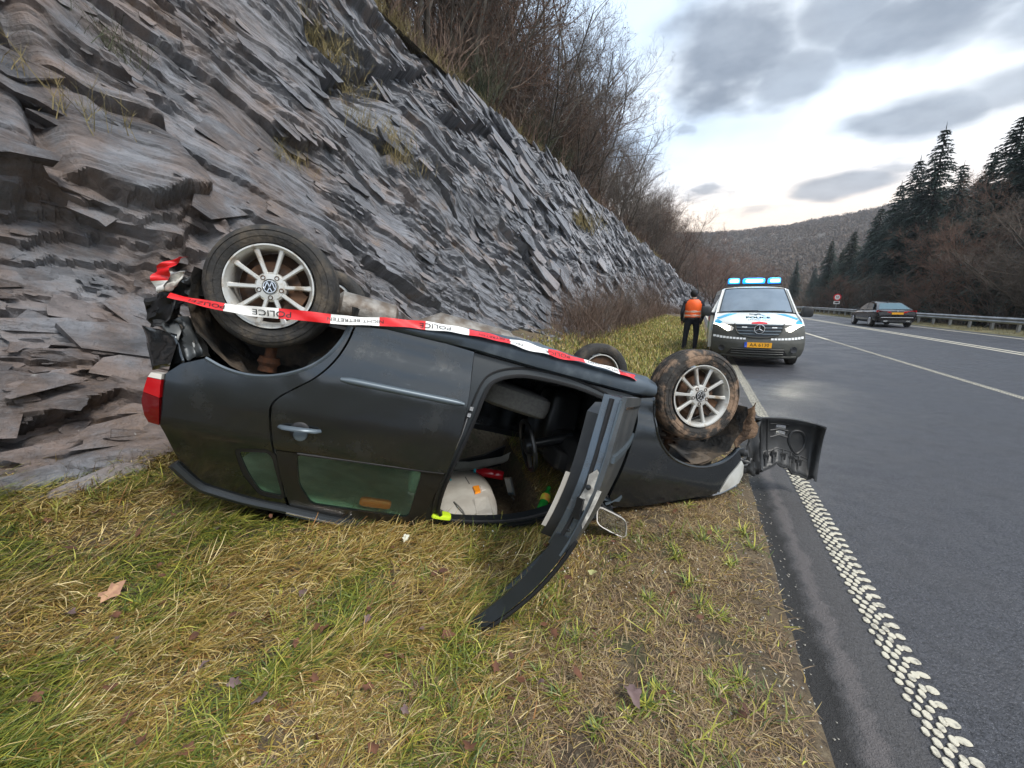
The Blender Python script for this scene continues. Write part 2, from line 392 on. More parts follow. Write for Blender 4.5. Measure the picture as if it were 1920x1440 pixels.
# ------------------------------------------------------------------ ground, road, markings
GX = [-12, -5, -3.9, -3.4, -2.4, -1.5, -1.0, -.7, -.3, .1, .40, .505, .535, .7]
GZ = [.7, .6, .50, .42, .24, .06, -.01, .01, .09, .12, .095, .065, -.05, -.14]
FCX, FCY = .80, .60          # the car's heading on the ground
def under_car(x, y):
    a = (x + 2.017) * FCX + (y - 1.505) * FCY; b = -(x + 2.017) * FCY + (y - 1.505) * FCX     # along / across (away from the camera)
    return sstep(-.45, -.25, a) * sstep(1.62, 1.45, a) * sstep(.10, .30, b) * sstep(1.95, 1.6, b)
def zg(x, y):  # CARFP
    x = np.asarray(x, float); y = np.asarray(y, float)
    far = sstep(5, 9, y)
    z = np.interp(x, GX, GZ) * (1 - far) + np.interp(x, [-12, -5, -3.6, -2.2, -1.2, .3, .52, .60, .7], [2.5, 1.4, .75, .22, .06, .03, .02, -.02, -.1]) * far
    e = sstep(.50, .2, x)
    z = z - .30 * under_car(x, y)
    return z + e * (.035 * fbm(x * 1.3, y * 1.3, 4, 11) + .012 * fbm(x * 7, y * 7, 2, 17))
xs = np.concatenate([np.linspace(-9, -4, 14)[:-1], np.arange(-4, .72, .05)]); ys = np.concatenate([np.arange(-3, 7, .06), np.arange(7, 30, .4), np.arange(30, 140, 3)])
wig = .030 * perlin(ys * 1.1, ys * 0 + 3.3, 5) + .014 * perlin(ys * 6, ys * 0 + 1.3, 6)
X, Y = np.meshgrid(xs, ys); Xw = X + wig[:, None] * sstep(.3, .5, X)
V = np.stack([Xw, Y, zg(X, Y)], -1).reshape(-1, 3)
def gridfaces(nr, nc):
    i = np.arange((nr - 1) * nc).reshape(nr - 1, nc)[:, :-1].ravel()
    return np.stack([i, i + 1, i + nc + 1, i + nc], 1)
def verge_hook(nt, b, vec, col):
    x = nd(nt, 'ShaderNodeSeparateXYZ', inp={0: vec}).outputs[0]
    n1 = noise(nt, vec, 2.2, 6, .6); n2 = noise(nt, vec, 38, 4, .6); n3 = noise(nt, vec, 160, 3, .6)
    c = mixc(nt, ramp(nt, n1, .35, .65), (.085, .060, .036), (.140, .102, .058))
    c = mixc(nt, ramp(nt, n2, .5, .75), c, (.19, .150, .092)); c = mixc(nt, ramp(nt, n2, .46, .30), c, (.045, .032, .022))
    grit = mth(nt, 'MULTIPLY', ramp(nt, n3, .66, .74), ramp(nt, x, .0, .45)); c = mixc(nt, grit, c, (.30, .28, .25))
    moss = mth(nt, 'MULTIPLY', ramp(nt, noise(nt, vec, 4.2, 4, .6), .52, .68), .6); c = mixc(nt, moss, c, (.05, .062, .02))
    nt.links.new(c, b.inputs['Base Color'])
    h = mth(nt, 'ADD', mth(nt, 'MULTIPLY', n2, .8), mth(nt, 'MULTIPLY', n3, .5))
    nt.links.new(nd(nt, 'ShaderNodeBump', inp={'Strength': .8, 'Distance': .03, 'Height': h}).outputs[0], b.inputs['Normal'])
M['soil'] = mat('verge_soil', rough=.9, world=True, hook=verge_hook)
tag(npmesh('grass_verge', V, gridfaces(len(ys), len(xs)), M['soil'], smooth=True), 'sloping grass verge of matted yellow grass and soil between rock and road', kind='structure')

def road_hook(nt, b, vec, col):
    sp = nd(nt, 'ShaderNodeSeparateXYZ', inp={0: vec}); x, y = sp.outputs[0], sp.outputs[1]
    n1 = noise(nt, vec, 150, 4, .75); n2 = noise(nt, vec, 62, 4, .7); n3 = noise(nt, vec, 1.1, 5, .6); n4 = noise(nt, vec, 9, 4, .6)
    xw = mth(nt, 'ADD', x, mth(nt, 'MULTIPLY', mth(nt, 'SUBTRACT', n4, .5), .12))
    c = mixc(nt, ramp(nt, n2, .32, .68), (.014, .0145, .018), (.088, .090, .104))
    c = mixc(nt, mth(nt, 'MULTIPLY', ramp(nt, n3, .4, .7), .35), c, (.085, .083, .088))
    c = mixc(nt, ramp(nt, n1, .60, .67), c, (.42, .42, .44))
    c = mixc(nt, mth(nt, 'MULTIPLY', ramp(nt, n4, .45, .68), .35), c, (.020, .021, .025))
    sh = ramp(nt, x, .90, .80)                       # older, drier asphalt outside the edge line
    c = mixc(nt, mth(nt, 'MULTIPLY', sh, .75), c, mixc(nt, n2, (.050, .047, .046), (.120, .112, .108)))
    fine = mth(nt, 'MULTIPLY', sh, mth(nt, 'MULTIPLY', ramp(nt, mth(nt, 'ABSOLUTE', mth(nt, 'SUBTRACT', xw, .685)), .045, .01), .55))
    c = mixc(nt, fine, c, (.17, .15, .145))          # sandy line along the seam
    gut = ramp(nt, xw, .655, .60); c = mixc(nt, mth(nt, 'MULTIPLY', gut, .9), c, mixc(nt, n2, (.010, .010, .010), (.030, .028, .026)))
    nt.links.new(c, b.inputs['Base Color'])
    wet = ramp(nt, n3, .35, .65)
    ro = nd(nt, 'ShaderNodeMapRange', inp={0: wet, 3: .55, 4: .34}).outputs[0]
    ro = mth(nt, 'ADD', ro, mth(nt, 'MULTIPLY', sh, .25)); nt.links.new(ro, b.inputs['Roughness'])
    h = mth(nt, 'ADD', mth(nt, 'MULTIPLY', n2, 1.0), mth(nt, 'MULTIPLY', noise(nt, vec, 200, 2, .6), .6))
    nt.links.new(nd(nt, 'ShaderNodeBump', inp={'Strength': .9, 'Distance': .012, 'Height': h}).outputs[0], b.inputs['Normal'])
M['asphalt'] = mat('damp_asphalt', rough=.5, world=True, hook=road_hook)
xs = np.concatenate([np.arange(.50, 1.2, .05), np.arange(1.2, 12.6, .8), [12.6]]); ys = np.concatenate([np.arange(-4, 12, .1), np.arange(12, 60, 2), np.arange(60, 420, 10)])
ew = .02 * perlin(ys * 1.6, ys * 0 + 8.3, 7) + .012 * perlin(ys * 9, ys * 0 + .3, 8)
X, Y = np.meshgrid(xs, ys); Z = np.interp(X, [.50, .60, .66, .75, 13], [-.03, -.03, -.012, 0, 0]); 
bend = lambda y: np.clip(np.asarray(y, float) - 70, 0, None) ** 2 * .0012
tag(npmesh('road', np.stack([X + bend(Y), Y, Z], -1).reshape(-1, 3), gridfaces(len(ys), len(xs)), M['asphalt'], smooth=True), 'damp dark asphalt road of three lanes running away to the bend', kind='structure')

M['paintmark'] = mat('road_paint', (.60, .555, .44), .65, c2=(.27, .25, .21), sc=38, spread=(.46, .70), bump=.3, bsc=150, world=True)
mk = empty('edge_marking', (0, 0, 0)); tag(mk, 'white raised dotted line along the near edge of the road', kind='structure')
def dot_mesh():
    m = MB(); n = 12; v = []
    for r, z in ((1, 0), (.86, .0035)): v += [(math.cos(2 * math.pi * k / n) * r * .0138 * (1 + .08 * math.sin(3 * k)), math.sin(2 * math.pi * k / n) * r * .0195, z) for k in range(n)]
    m.add(v, [(k, (k + 1) % n, n + (k + 1) % n, n + k) for k in range(n)] + [tuple(range(n, 2 * n))]); return m
dotp = dot_mesh()
PAT = [(0, 0), (.020, .040), (.038, .010), (.058, .043), (.075, .001), (.103, .008)]
def dot_spots(x0, cols, sx, y0, y1, sy, skew):
    r = []; y = y0; k = 0
    while y < y1:
        for dx, dy in PAT[:cols]: s_ = 1.6 if dx > .09 else 1.0; r.append((x0 + dx * sx + random.uniform(-.003, .003), y + dy + random.uniform(-.004, .004), s_ * random.uniform(.8, 1.12), random.uniform(.76, 1.1)))
        y += sy
    return r
spots = sorted(dot_spots(.858, 6, 1.0, .9, 46, .0715, 0), key=lambda s: s[1])
vis = [s for s in spots if s[1] > 1.35]
d0 = dotp.build('marking_dot', M['paintmark'], mk, smooth=False)
for i, (x, y, a, b) in enumerate(vis[:300]):
    o = d0 if i == 0 else d0.copy()
    if i: link(o, mk)
    o.location = (x, y, .0042 + float(np.interp(x, [.75, .8], [0, 0]))); o.scale = (a, b, 1)
def dot_strip(name, sp, parent):
    m = MB(); n = 6
    for (x, y, a, b) in sp:
        m.add([(x + math.cos(2 * math.pi * k / n) * .0145 * a, y + math.sin(2 * math.pi * k / n) * .0205 * b, .0055) for k in range(n)], [tuple(range(n))])
    o = m.build(name, M['paintmark'], parent, smooth=False); o['kind'] = 'stuff'; return o
dot_strip('far_dots', [s for s in vis[300:] if s[1] < 22] + [s for s in spots if s[1] <= 1.35], mk)
def stripe(name, x, w, y0, y1, parent=None, z=.005):
    ys = np.arange(y0, y1, 4.0); L = np.stack([x - w / 2 + bend(ys), ys, ys * 0 + z], 1); Rr = np.stack([x + w / 2 + bend(ys), ys, ys * 0 + z], 1)
    V = np.stack([L, Rr], 1).reshape(-1, 3); return npmesh(name, V, gridfaces(len(ys), 2), M['paintmark'], parent)
stripe('far_line', .918, .15, 22, 300, mk)
lm = empty('lane_marking'); tag(lm, 'white line between the shoulder lane and the next lane', kind='structure')
dot_strip('lane_dots', dot_spots(4.74, 6, 1.0, 4, 20, .0715, 0), lm); stripe('lane_line', 4.80, .15, 20, 300, lm)
cm = empty('centre_marking'); tag(cm, 'double white line along the middle of the road', kind='structure')
stripe('centre_line', 8.52, .13, 4, 300, cm); stripe('centre_line', 8.82, .13, 4, 300, cm)
tag(stripe('far_edge_line', 11.97, .14, 4, 300), 'white line along the far edge of the road', kind='structure')

# ground on the far side of the road
xs = np.array([12.55, 12.8, 13.4, 14.5, 16, 19, 24, 32, 45, 70, 110, 180]); ys = np.concatenate([np.arange(-6, 70, 1.5), np.arange(70, 420, 10)])
X, Y = np.meshgrid(xs, ys); Z = np.interp(X, xs, [-.03, .02, .03, .0, -.15, -.3, 0, 1.0, 3, 8, 16, 30]) + .15 * fbm(X * .3, Y * .3, 3, 31) * sstep(13, 18, X) + .02 * fbm(X * 3, Y * 3, 3, 33) * sstep(12.6, 13, X)
M['farverge'] = mat('far_verge', (.105, .10, .045), .95, c2=(.18, .15, .075), sc=1.3, world=True, bump=.8, bsc=30)
tag(npmesh('far_verge', np.stack([X + bend(Y), Y, Z], -1).reshape(-1, 3), gridfaces(len(ys), len(xs)), M['farverge'], smooth=True), 'strip of rough grass under the crash barrier across the road', kind='structure')
def zfar(x, y): return float(np.interp(x - bend(y), [12.8, 16, 19, 24, 32, 45, 70, 110, 180], [.02, -.15, -.3, 0, 1.0, 3, 8, 16, 30]))
# base sheet out to the horizon
n = 40; a = np.linspace(0, 2 * np.pi, n, endpoint=False)
M['moor'] = mat('distant_land', (.06, .055, .04), .95, world=True, c2=(.09, .08, .05), sc=.02)
tag(mesh('land', [(930 * math.cos(t), 930 * math.sin(t), -1.2) for t in a], [tuple(range(n))], M['moor'], smooth=False), 'low land beyond the road', kind='structure')

# ------------------------------------------------------------------ rock face
TILT = R(64); ES = np.array([-math.cos(TILT), 0, math.sin(TILT)]); EN = np.array([math.sin(TILT), 0, math.cos(TILT)]); B0 = np.array([-3.42, 0, .4])
def edge_shift(y): return 2.0 * sstep(35, 62, y) + .0016 * np.clip(np.asarray(y, float) - 55, 0, None) ** 2
TOPY = [-20, 9, 15, 20, 37, 55, 75, 95, 120]; TOPS = [9.4, 9.3, 9.1, 9.7, 9.8, 7.6, 5.5, 4, 2.5]
camR = np.array([math.cos(R(YAW)), math.sin(R(YAW)), 0]); camF = np.array([-math.sin(R(YAW)) * math.cos(R(PITCH)), math.cos(R(YAW)) * math.cos(R(PITCH)), -math.sin(R(PITCH))]); camU = np.cross(camR, camF)
def on_face(px, py):
    """survey point of the photograph on the mean rock plane: (y along the road, s up the slope)"""
    r = camR * (px - 960) + camU * (720 - py) + camF * 780
    t = ((B0 - np.array([0, 0, EYE])) @ EN) / (r @ EN); p = np.array([0, 0, EYE]) + r * t
    return p[1], (p - B0) @ ES
def on_ground(px, py, z=0.0):
    r = camR * (px - 960) + camU * (720 - py) + camF * 780; t = (z - EYE) / r[2]; return np.array([0, 0, EYE]) + r * t
def at_y(px, py, y):
    r = camR * (px - 960) + camU * (720 - py) + camF * 780; return np.array([0, 0, EYE]) + r * (y / r[1])
def crease(pts):
    q = np.array([on_face(*p) for p in pts]); return q
yy = [-6.0]
while yy[-1] < 112: yy.append(yy[-1] + (.06 if yy[-1] < -.5 else max(.021, (yy[-1] - 4) * .0042 + .012)))
yy = np.array(yy)
# grid rows follow the cleavage near the camera, so that the slab edges run along them
DS = .0225; shear = lambda y: np.interp(y, [-6, .7, 1.6, 3.0, 15.0, 112], [-.54, .0, .20, .95, 7.9, 7.9])
topS = np.interp(yy, TOPY, TOPS) + .38 * fbm(yy * .5, yy * 0 + .7, 5, 41, .6) + .55 * fbm(yy * .13, yy * 0 + 5.1, 2, 47) * sstep(14, 20, yy)
vk = np.arange(math.floor((-.75 + shear(yy[0])) / DS), math.ceil((10.4 + shear(99)) / DS)) * DS
S2 = vk[None, :] - shear(yy)[:, None]; OK = (S2 > -.75) & (S2 < topS[:, None]); Yfull = np.repeat(yy[:, None], len(vk), 1); Tfull = S2 / topS[:, None]
Yg, Sg, Tg = Yfull[OK], S2[OK], Tfull[OK]
def blocks(b, a, T, L, s):
    """slate courses: course height T, block length L; every block stands proud by its own amount and thins upward"""
    q = b / T + .55 * perlin(a / L * .9, b / T * .35, 200 + s) + .22 * perlin(a / L * 3.1, b / T * .9, 220 + s); i = np.floor(q); f = q - i
    q2 = a / L + cell(i, i * 0, s) * 7 + .35 * f + .25 * perlin(a / L * 2, b / T, 240 + s); j = np.floor(q2); g = q2 - j
    h = cell(i, j, s + 1); h2 = cell(i + 57, j + 31, s + 2)
    return h * .75 + (1 - f) * .35 * h2 + .10 * (g - .5) * (h2 - .5), i, j
def facets(u, v, s):
    """broken slab cells: each a flat facet with its own height and tilt, lower edge proud"""
    iu, iv = np.floor(u).astype(np.int64), np.floor(v).astype(np.int64); best = np.full(u.shape, 1e9); h = np.zeros(u.shape); rr_ = np.zeros(u.shape)
    for du in (-1, 0, 1):
        for dv in (-1, 0, 1):
            cu, cv = iu + du, iv + dv; ju, jv = cell(cu, cv, s), cell(cu, cv, s + 1); pu, pv = u - (cu + .1 + .8 * ju), v - (cv + .1 + .8 * jv); dd_ = np.abs(pu) ** 1.6 + np.abs(pv) ** 1.6
            m_ = dd_ < best; r_ = cell(cu, cv, s + 2); best = np.where(m_, dd_, best)
            h = np.where(m_, (r_ - .5) + pu * (cell(cu, cv, s + 3) - .5) * .8 - pv * (.25 + .6 * cell(cu, cv, s + 4)), h); rr_ = np.where(m_, cell(cu, cv, s + 5), rr_)
    return h, rr_
def rock_disp(Y, Sv):
    w1 = fbm(Y * .33, Sv * .33, 3, 51); w2 = fbm(Y * 1.4, Sv * 1.4, 3, 55)
    b = Sv + shear(Y) + .58 * np.maximum(Y - 15, 0) + .22 * w1 + .04 * w2                  # across the cleavage
    a = Y - .45 * Sv * sstep(.7, 2.5, Y) + .5 * w2 + .25 * w1                    # along it
    lean = sstep(2.2, .8, Y + .12 * Sv)                        # blockier buttress at the near end
    d = .58 * fbm(Y * .24, Sv * .28, 4, 61)
    sm = sstep(-.20, .30, fbm(Y * .5 + 3, Sv * .55, 3, 71)); far = sstep(7, 12, Y)          # some faces weather smooth
    sm = np.maximum(np.maximum(sm, lean), .8 * far); k = .30 + .70 * sm
    d1, *_ = blocks(b, a, .95, 2.6, 1)
    f1, r1 = facets(a / 1.7, b / .58, 300); f2, r2 = facets(a / .62, b / .20, 310); f3, r3 = facets(a / .25, b / .078, 320); f4, r4 = facets(a / .11, b / .036, 330)
    f5, r5 = facets(Y / .8 + .3 * w2, Sv / .7, 340)
    d = d + .05 * d1 + .17 * f1 * (.5 + .5 * sm + .5 * lean) + .08 * f2 * k * (1 + .5 * lean) + .034 * f3 * k + .010 * f4 * (.4 + .6 * sm) + .09 * f5 * sm
    global ROUGH
    ROUGH = sm
    d = d + .03 * fbm(Y * 2.2, Sv * 2.8, 4, 75)
    global FAC
    FAC = .45 * r1 + .35 * r2 + .20 * r3
    return d, a, b
D, A, Bd = rock_disp(Yg, Sg)
# the big joint at the near end: its left side stands proud and hangs over a hollow
J = crease([(158, 20), (233, 138), (308, 288), (358, 358), (392, 445), (400, 560)])
o = np.argsort(J[:, 1]); jy = np.interp(Sg, J[o, 1], J[o, 0]) + .05 * fbm(Yg * 3, Sg * 3, 3, 91)
left = sstep(.04, -.05, Yg - jy)
hol = crease([(0, 325), (150, 350), (250, 385), (380, 400)]); o = np.argsort(hol[:, 0])
hs = np.interp(Yg, hol[o, 0], hol[o, 1]) + .10 * fbm(Yg * 2.5, Sg * .5, 3, 93)
above = sstep(-.03, .03, Sg - hs)
hollow = sstep(-1.5, -.05, Sg - hs) * (1 - above)
hol_d = 0
for k_, (o_, a_) in enumerate(((.0, .10), (.10, .10), (.24, .10), (.42, .08), (.70, .06))): hol_d = hol_d + a_ * (Sg < hs - o_ + .10 * fbm(Yg * 4, Yg * 0 + k_ * 3.3, 3, 96 + k_))
D = D + left * (above * (.14 - .02 * (Sg - hs)) - hol_d * sstep(-2.2, -.4, Sg - hs)) * sstep(9, 6, Sg)
D = D + (1 - left) * -.06 * sstep(.8, .0, Yg - jy)
j2 = crease([(30, 60), (60, 140), (85, 250), (100, 330)]); o = np.argsort(j2[:, 1]); D = D - .22 * np.exp(-((Yg - np.interp(Sg, j2[o, 1], j2[o, 0])) / .07) ** 2) * above
# recessed brown scar half way along
sc_y, sc_s = on_face(940, 455); D = D - .35 * np.exp(-(((Yg - sc_y) / 1.2) ** 2 + ((Sg - sc_s + .35 * (Yg - sc_y)) / .55) ** 2) * 1.0)
# dark overhanging step near the top
for (p0, p1, am) in (((600, 120), (840, 120), .40), ((640, 0), (840, 110), .25), ((830, 210), (950, 255), .5), ((560, 20), (700, 110), .3)):
    (ya, sa), (yb, sb) = on_face(*p0), on_face(*p1); f = np.clip((Yg - ya) / (yb - ya), 0, 1); sl = sa + (sb - sa) * f + .12 * fbm(Yg * 2, Yg * 0 + 4, 3, 95)
    inb = sstep(ya - .2, ya + .1, Yg) * sstep(yb + .3, yb - .1, Yg); D = D - am * inb * sstep(-1.1, 0, Sg - sl) * (Sg < sl)
# lay it back at the crest and at the toe
crest = sstep(.86, 1.0, Tg); D = D - crest * .5
sag = sstep(.5, 0, Sg) * (.28 - .22 * sstep(3.0, 1.6, Yg)); D = D + sag - .30 * sstep(2.6, .9, Yg) * sstep(2.6, .3, Sg)
F_ = np.zeros(OK.shape); F_[OK] = D; Wt = OK.astype(float); num = F_ * 3; den = Wt * 3.0        # wear the edges a little along the cleavage
for k_, w_ in ((1, .9),):
    num[k_:] += w_ * F_[:-k_]; den[k_:] += w_ * Wt[:-k_]; num[:-k_] += w_ * F_[k_:]; den[:-k_] += w_ * Wt[k_:]
D = (num / np.maximum(den, 1e-9))[OK]
Pp = B0 + ES * Sg[..., None] + EN * D[..., None]; Pp[..., 1] += Yg; Pp[..., 0] += edge_shift(Yg)
Pp[..., 2] -= .0
def rock_hook(nt, b, vec, col):
    bed = nd(nt, 'ShaderNodeAttribute', attribute_name='Bed').outputs['Vector']; y = nd(nt, 'ShaderNodeSeparateXYZ', inp={0: bed}).outputs[2]
    slab = nd(nt, 'ShaderNodeAttribute', attribute_name='Slab').outputs['Fac']
    st = nd(nt, 'ShaderNodeMapping', inp={'Vector': bed, 'Scale': (1.0, 2.6, 1.0)}).outputs[0]
    st2 = nd(nt, 'ShaderNodeMapping', inp={'Vector': bed, 'Scale': (3.0, 14, 3.0)}).outputs[0]
    n1 = noise(nt, vec, .55, 5, .6); n2 = noise(nt, st, 2.2, 9, .72); n3 = noise(nt, st2, 2.6, 7, .7, .6); n4 = noise(nt, vec, 32, 6, .75); n5 = noise(nt, vec, 1.7, 7, .68)
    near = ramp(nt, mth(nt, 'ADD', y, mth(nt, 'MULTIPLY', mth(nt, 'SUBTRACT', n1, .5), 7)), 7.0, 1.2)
    v = mth(nt, 'ADD', mth(nt, 'MULTIPLY', slab, .28), mth(nt, 'MULTIPLY', n2, .95)); v = ramp(nt, v, .36, .86)
    grey = mixc(nt, v, (.068, .070, .078), (.27, .275, .295))
    brown = mixc(nt, v, (.060, .048, .043), (.26, .200, .172))
    f = mth(nt, 'MAXIMUM', mth(nt, 'MULTIPLY', near, ramp(nt, n5, .36, .58)), mth(nt, 'MULTIPLY', ramp(nt, mth(nt, 'ADD', mth(nt, 'MULTIPLY', n5, .6), mth(nt, 'MULTIPLY', slab, .4)), .52, .66), .6))
    c = mixc(nt, f, grey, brown)
    c = mixc(nt, mth(nt, 'MULTIPLY', ramp(nt, mth(nt, 'ADD', mth(nt, 'MULTIPLY', n5, .7), mth(nt, 'MULTIPLY', n4, .3)), .54, .66), .55), c, (.24, .15, .085))       # iron stain
    c = mixc(nt, mth(nt, 'MULTIPLY', ramp(nt, n3, .54, .70), .30), c, (.32, .325, .345))         # cleavage streaks
    c = mixc(nt, mth(nt, 'MULTIPLY', ramp(nt, n4, .54, .68), .45), c, (.042, .042, .044))
    c = mixc(nt, mth(nt, 'MULTIPLY', ramp(nt, noise(nt, vec, 14, 4, .6), .70, .76), .6), c, (.40, .39, .37))     # lichen specks
    dry = ramp(nt, y, 6, 26); c = mixc(nt, mth(nt, 'MULTIPLY', dry, mth(nt, 'MULTIPLY', v, .6)), c, (.38, .39, .415))  # far rock turned paler and bluer, a wet sheen painted in
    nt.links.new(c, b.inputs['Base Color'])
    nt.links.new(nd(nt, 'ShaderNodeMapRange', inp={0: n5, 1: .3, 2: .7, 3: .28, 4: .62}).outputs[0], b.inputs['Roughness'])
    h = mth(nt, 'ADD', mth(nt, 'MULTIPLY', n3, .55), mth(nt, 'MULTIPLY', n4, .9))
    nt.links.new(nd(nt, 'ShaderNodeBump', inp={'Strength': .8, 'Distance': .03, 'Height': h}).outputs[0], b.inputs['Normal'])
M['rock'] = mat('slate_rock', rough=.6, world=True, hook=rock_hook)
IDX = np.full(OK.shape, -1); IDX[OK] = np.arange(len(Yg)); q4 = np.stack([IDX[:-1, :-1], IDX[:-1, 1:], IDX[1:, 1:], IDX[1:, :-1]], -1).reshape(-1, 4); q4 = q4[(q4 >= 0).all(1)][:, ::-1]
# broken slate plates: thin angular slabs overlapping down the face, each with its own tilt
pr_ = np.random.default_rng(21); EY = np.array([0, 1.0, 0])
pv, ptri, pbed, pslab = [], [], [], []; nvb = len(Pp)
TN1 = fbm(Yg * .7, Sg * .9, 3, 501); TN2 = fbm(Yg * .7, Sg * .9, 3, 511)
def plates(n, ylo, yhi, size, thick, tilt, keep, asp=(1.5, 3.4), dip=.58, proud=(-.025, .02)):
    global nvb
    ok = np.nonzero((Yg > ylo) & (Yg < yhi) & (Sg > -.3) & (Tg < .985))[0]; w = np.gradient(yy)[np.searchsorted(yy, Yg[ok]).clip(0, len(yy) - 1)]; pick = pr_.choice(ok, n, p=w / w.sum())
    pick = pick[pr_.random(n) < keep(ROUGH[pick], Yg[pick], Sg[pick])]
    for i in pick:
        L = size[0] * (size[1] / size[0]) ** pr_.random(); asp_ = pr_.uniform(*asp); H_ = L / asp_; m_ = pr_.integers(7, 13)
        an = np.sort(pr_.uniform(0, 2 * np.pi, m_)); sq = np.maximum(np.abs(np.cos(an)), np.abs(np.sin(an))) ** .8; u = np.cos(an) / sq * L / 2 * pr_.uniform(.66, 1.12, m_); v = np.sin(an) / sq * H_ / 2 * pr_.uniform(.75, 1.1, m_)
        u = u + .45 * v * pr_.uniform(.3, 1)                                      # raked ends
        dp = float(np.interp(Yg[i], [.7, 1.5, 2.6], [.08, .25, .58])) + pr_.normal(0, .10); ea = EY - ES * dp; ea /= np.linalg.norm(ea); eb = np.cross(EN, ea) * 1.0
        if eb @ ES < 0: eb = -eb
        t1, t2 = .6 * pr_.normal(0, tilt) + .10 * TN1[i], .6 * pr_.normal(0, tilt) - .05 + .10 * TN2[i]
        th = thick[0] * (thick[1] / thick[0]) ** pr_.random() * (.6 + .4 * min(L, 1.2)); base = Pp[i] + EN * pr_.uniform(*proud)
        hz = u * t1 + v * t2; f_ = pr_.uniform(.97, 1.0)
        top = base + ea * (u * f_)[:, None] + eb * (v * f_)[:, None] + EN * (hz + th * .5 + pr_.normal(0, .10 * th, m_))[:, None]
        bot = base + ea * (u * .94)[:, None] + eb * (v * .90 + .012)[:, None] + EN * (hz - th * .9)[:, None]
        pv.append(top); pv.append(bot); k = np.arange(m_); k2 = (k + 1) % m_
        ptri.extend([(nvb + 0, nvb + a_, nvb + a_ + 1) for a_ in range(1, m_ - 1)])
        ptri.extend([(nvb + m_ + a_, nvb + m_ + b_, nvb + b_) for a_, b_ in zip(k, k2)]); ptri.extend([(nvb + m_ + a_, nvb + b_, nvb + a_) for a_, b_ in zip(k, k2)])
        nvb += 2 * m_; r_ = pr_.random(); bb = np.stack([A[i] + u, Bd[i] + v + r_ * 3, np.full(m_, Yg[i])], 1); pbed.extend([bb, bb]); pslab.append(np.full(2 * m_, r_))
plates(650, -2.5, 12, (.30, .95), (.016, .06), .03, lambda r, y, s: (.16 + .22 * r) * np.where(y < 1.9, 2.2, 1))
plates(5200, -2.5, 12, (.13, .48), (.012, .042), .05, lambda r, y, s: (.03 + .30 * r) * np.where(y < 1.9, 2.2, 1))
plates(420, -2.5, 1.9, (.22, .80), (.05, .16), .07, lambda r, y, s: r * 0 + 1, asp=(1.6, 3.2), proud=(-.03, .05))
plates(8000, -2.0, 10, (.05, .2), (.006, .022), .075, lambda r, y, s: (.03 + .36 * r) * np.where(y < 1.9, 2.2, 1))
plates(1500, 11, 40, (.4, 1.8), (.03, .12), .05, lambda r, y, s: r * 0 + .8, asp=(1.2, 2.6), proud=(-.03, .07))
plates(1500, 9, 26, (.12, .5), (.014, .05), .06, lambda r, y, s: r * 0 + .7, asp=(1.2, 2.6))
plates(700, 38, 95, (.8, 2.6), (.08, .25), .08, lambda r, y, s: r * 0 + 1, asp=(1.1, 2.2), proud=(-.05, .15))
Vall = np.concatenate([Pp] + pv); tq = np.concatenate([q4[:, [0, 1, 2]], q4[:, [0, 2, 3]], np.array(ptri)])
rk = npmesh('rock_face', Vall, tq, M['rock'], smooth=False)
at = rk.data.attributes.new('Bed', 'FLOAT_VECTOR', 'POINT'); at.data.foreach_set('vector', np.concatenate([np.stack([A, Bd, Yg], -1)] + pbed).astype(np.float32).ravel())
at = rk.data.attributes.new('Slab', 'FLOAT', 'POINT'); at.data.foreach_set('value', np.concatenate([FAC] + pslab).astype(np.float32).ravel())
tag(rk, 'steep face of layered grey and brown slate beside the road', kind='structure')

# wooded slope above
xs2 = np.concatenate([[0, .4, .9, 1.6], np.arange(2.5, 46, 2.0)]); ys2 = np.concatenate([np.arange(-14, 60, .8), np.arange(60, 200, 4)])
def top_xyz(y):
    s = np.interp(y, TOPY, TOPS); return B0[0] + ES[0] * s + edge_shift(y) - .25, B0[2] + ES[2] * s - .25
def hill_z(d): return .42 * d + .10 * np.sqrt(d + .01)
X2, Y2 = np.meshgrid(xs2, ys2); tx, tz = top_xyz(Y2)
Z2 = tz + hill_z(X2) + .25 * fbm(X2 * .35, Y2 * .35, 4, 101) * sstep(0, 2, X2)
M['litter'] = mat('leaf_litter', (.060, .043, .028), .95, c2=(.105, .078, .042), sc=1.8, world=True, bump=1, bsc=14)
tag(npmesh('wooded_slope', np.stack([tx - X2, Y2, Z2], -1).reshape(-1, 3), gridfaces(len(ys2), len(xs2))[:, ::-1], M['litter'], smooth=True), 'brown wooded slope above the rock face', kind='structure')

# far hill with its bare wood
azs = np.radians(np.arange(-40, 75, 1.0)); rs = np.array([130, 180, 240, 310, 390, 470, 540, 600, 700, 850])
AZ, RR = np.meshgrid(azs, rs); el = np.interp(np.degrees(AZ), [-40, -10, 0, 4, 8, 12, 16, 22, 30, 75], [9, 8, 7.0, 6.7, 7.0, 7.6, 8.1, 8.8, 9.2, 9])
prof = sstep(140, 600, RR); Hh = np.tan(np.radians(el)) * 600 * prof * np.where(RR > 600, 1 - .1 * (RR - 600) / 250, 1) - 2 + 6 * fbm(np.sin(AZ) * RR * .012, np.cos(AZ) * RR * .012, 3, 111) * prof
M['fhill'] = mat('far_hill_floor', (.09, .075, .062), 1, c2=(.12, .10, .08), sc=.05, world=True)
tag(npmesh('far_hill', np.stack([np.sin(AZ) * RR, np.cos(AZ) * RR, Hh], -1).reshape(-1, 3), gridfaces(len(rs), len(azs)), M['fhill'], smooth=True), 'far brown hill covered with bare trees', kind='structure')
N = 14500; a = rng.uniform(R(-12), R(62), N); r = np.sqrt(rng.uniform(150 ** 2, 640 ** 2, N))
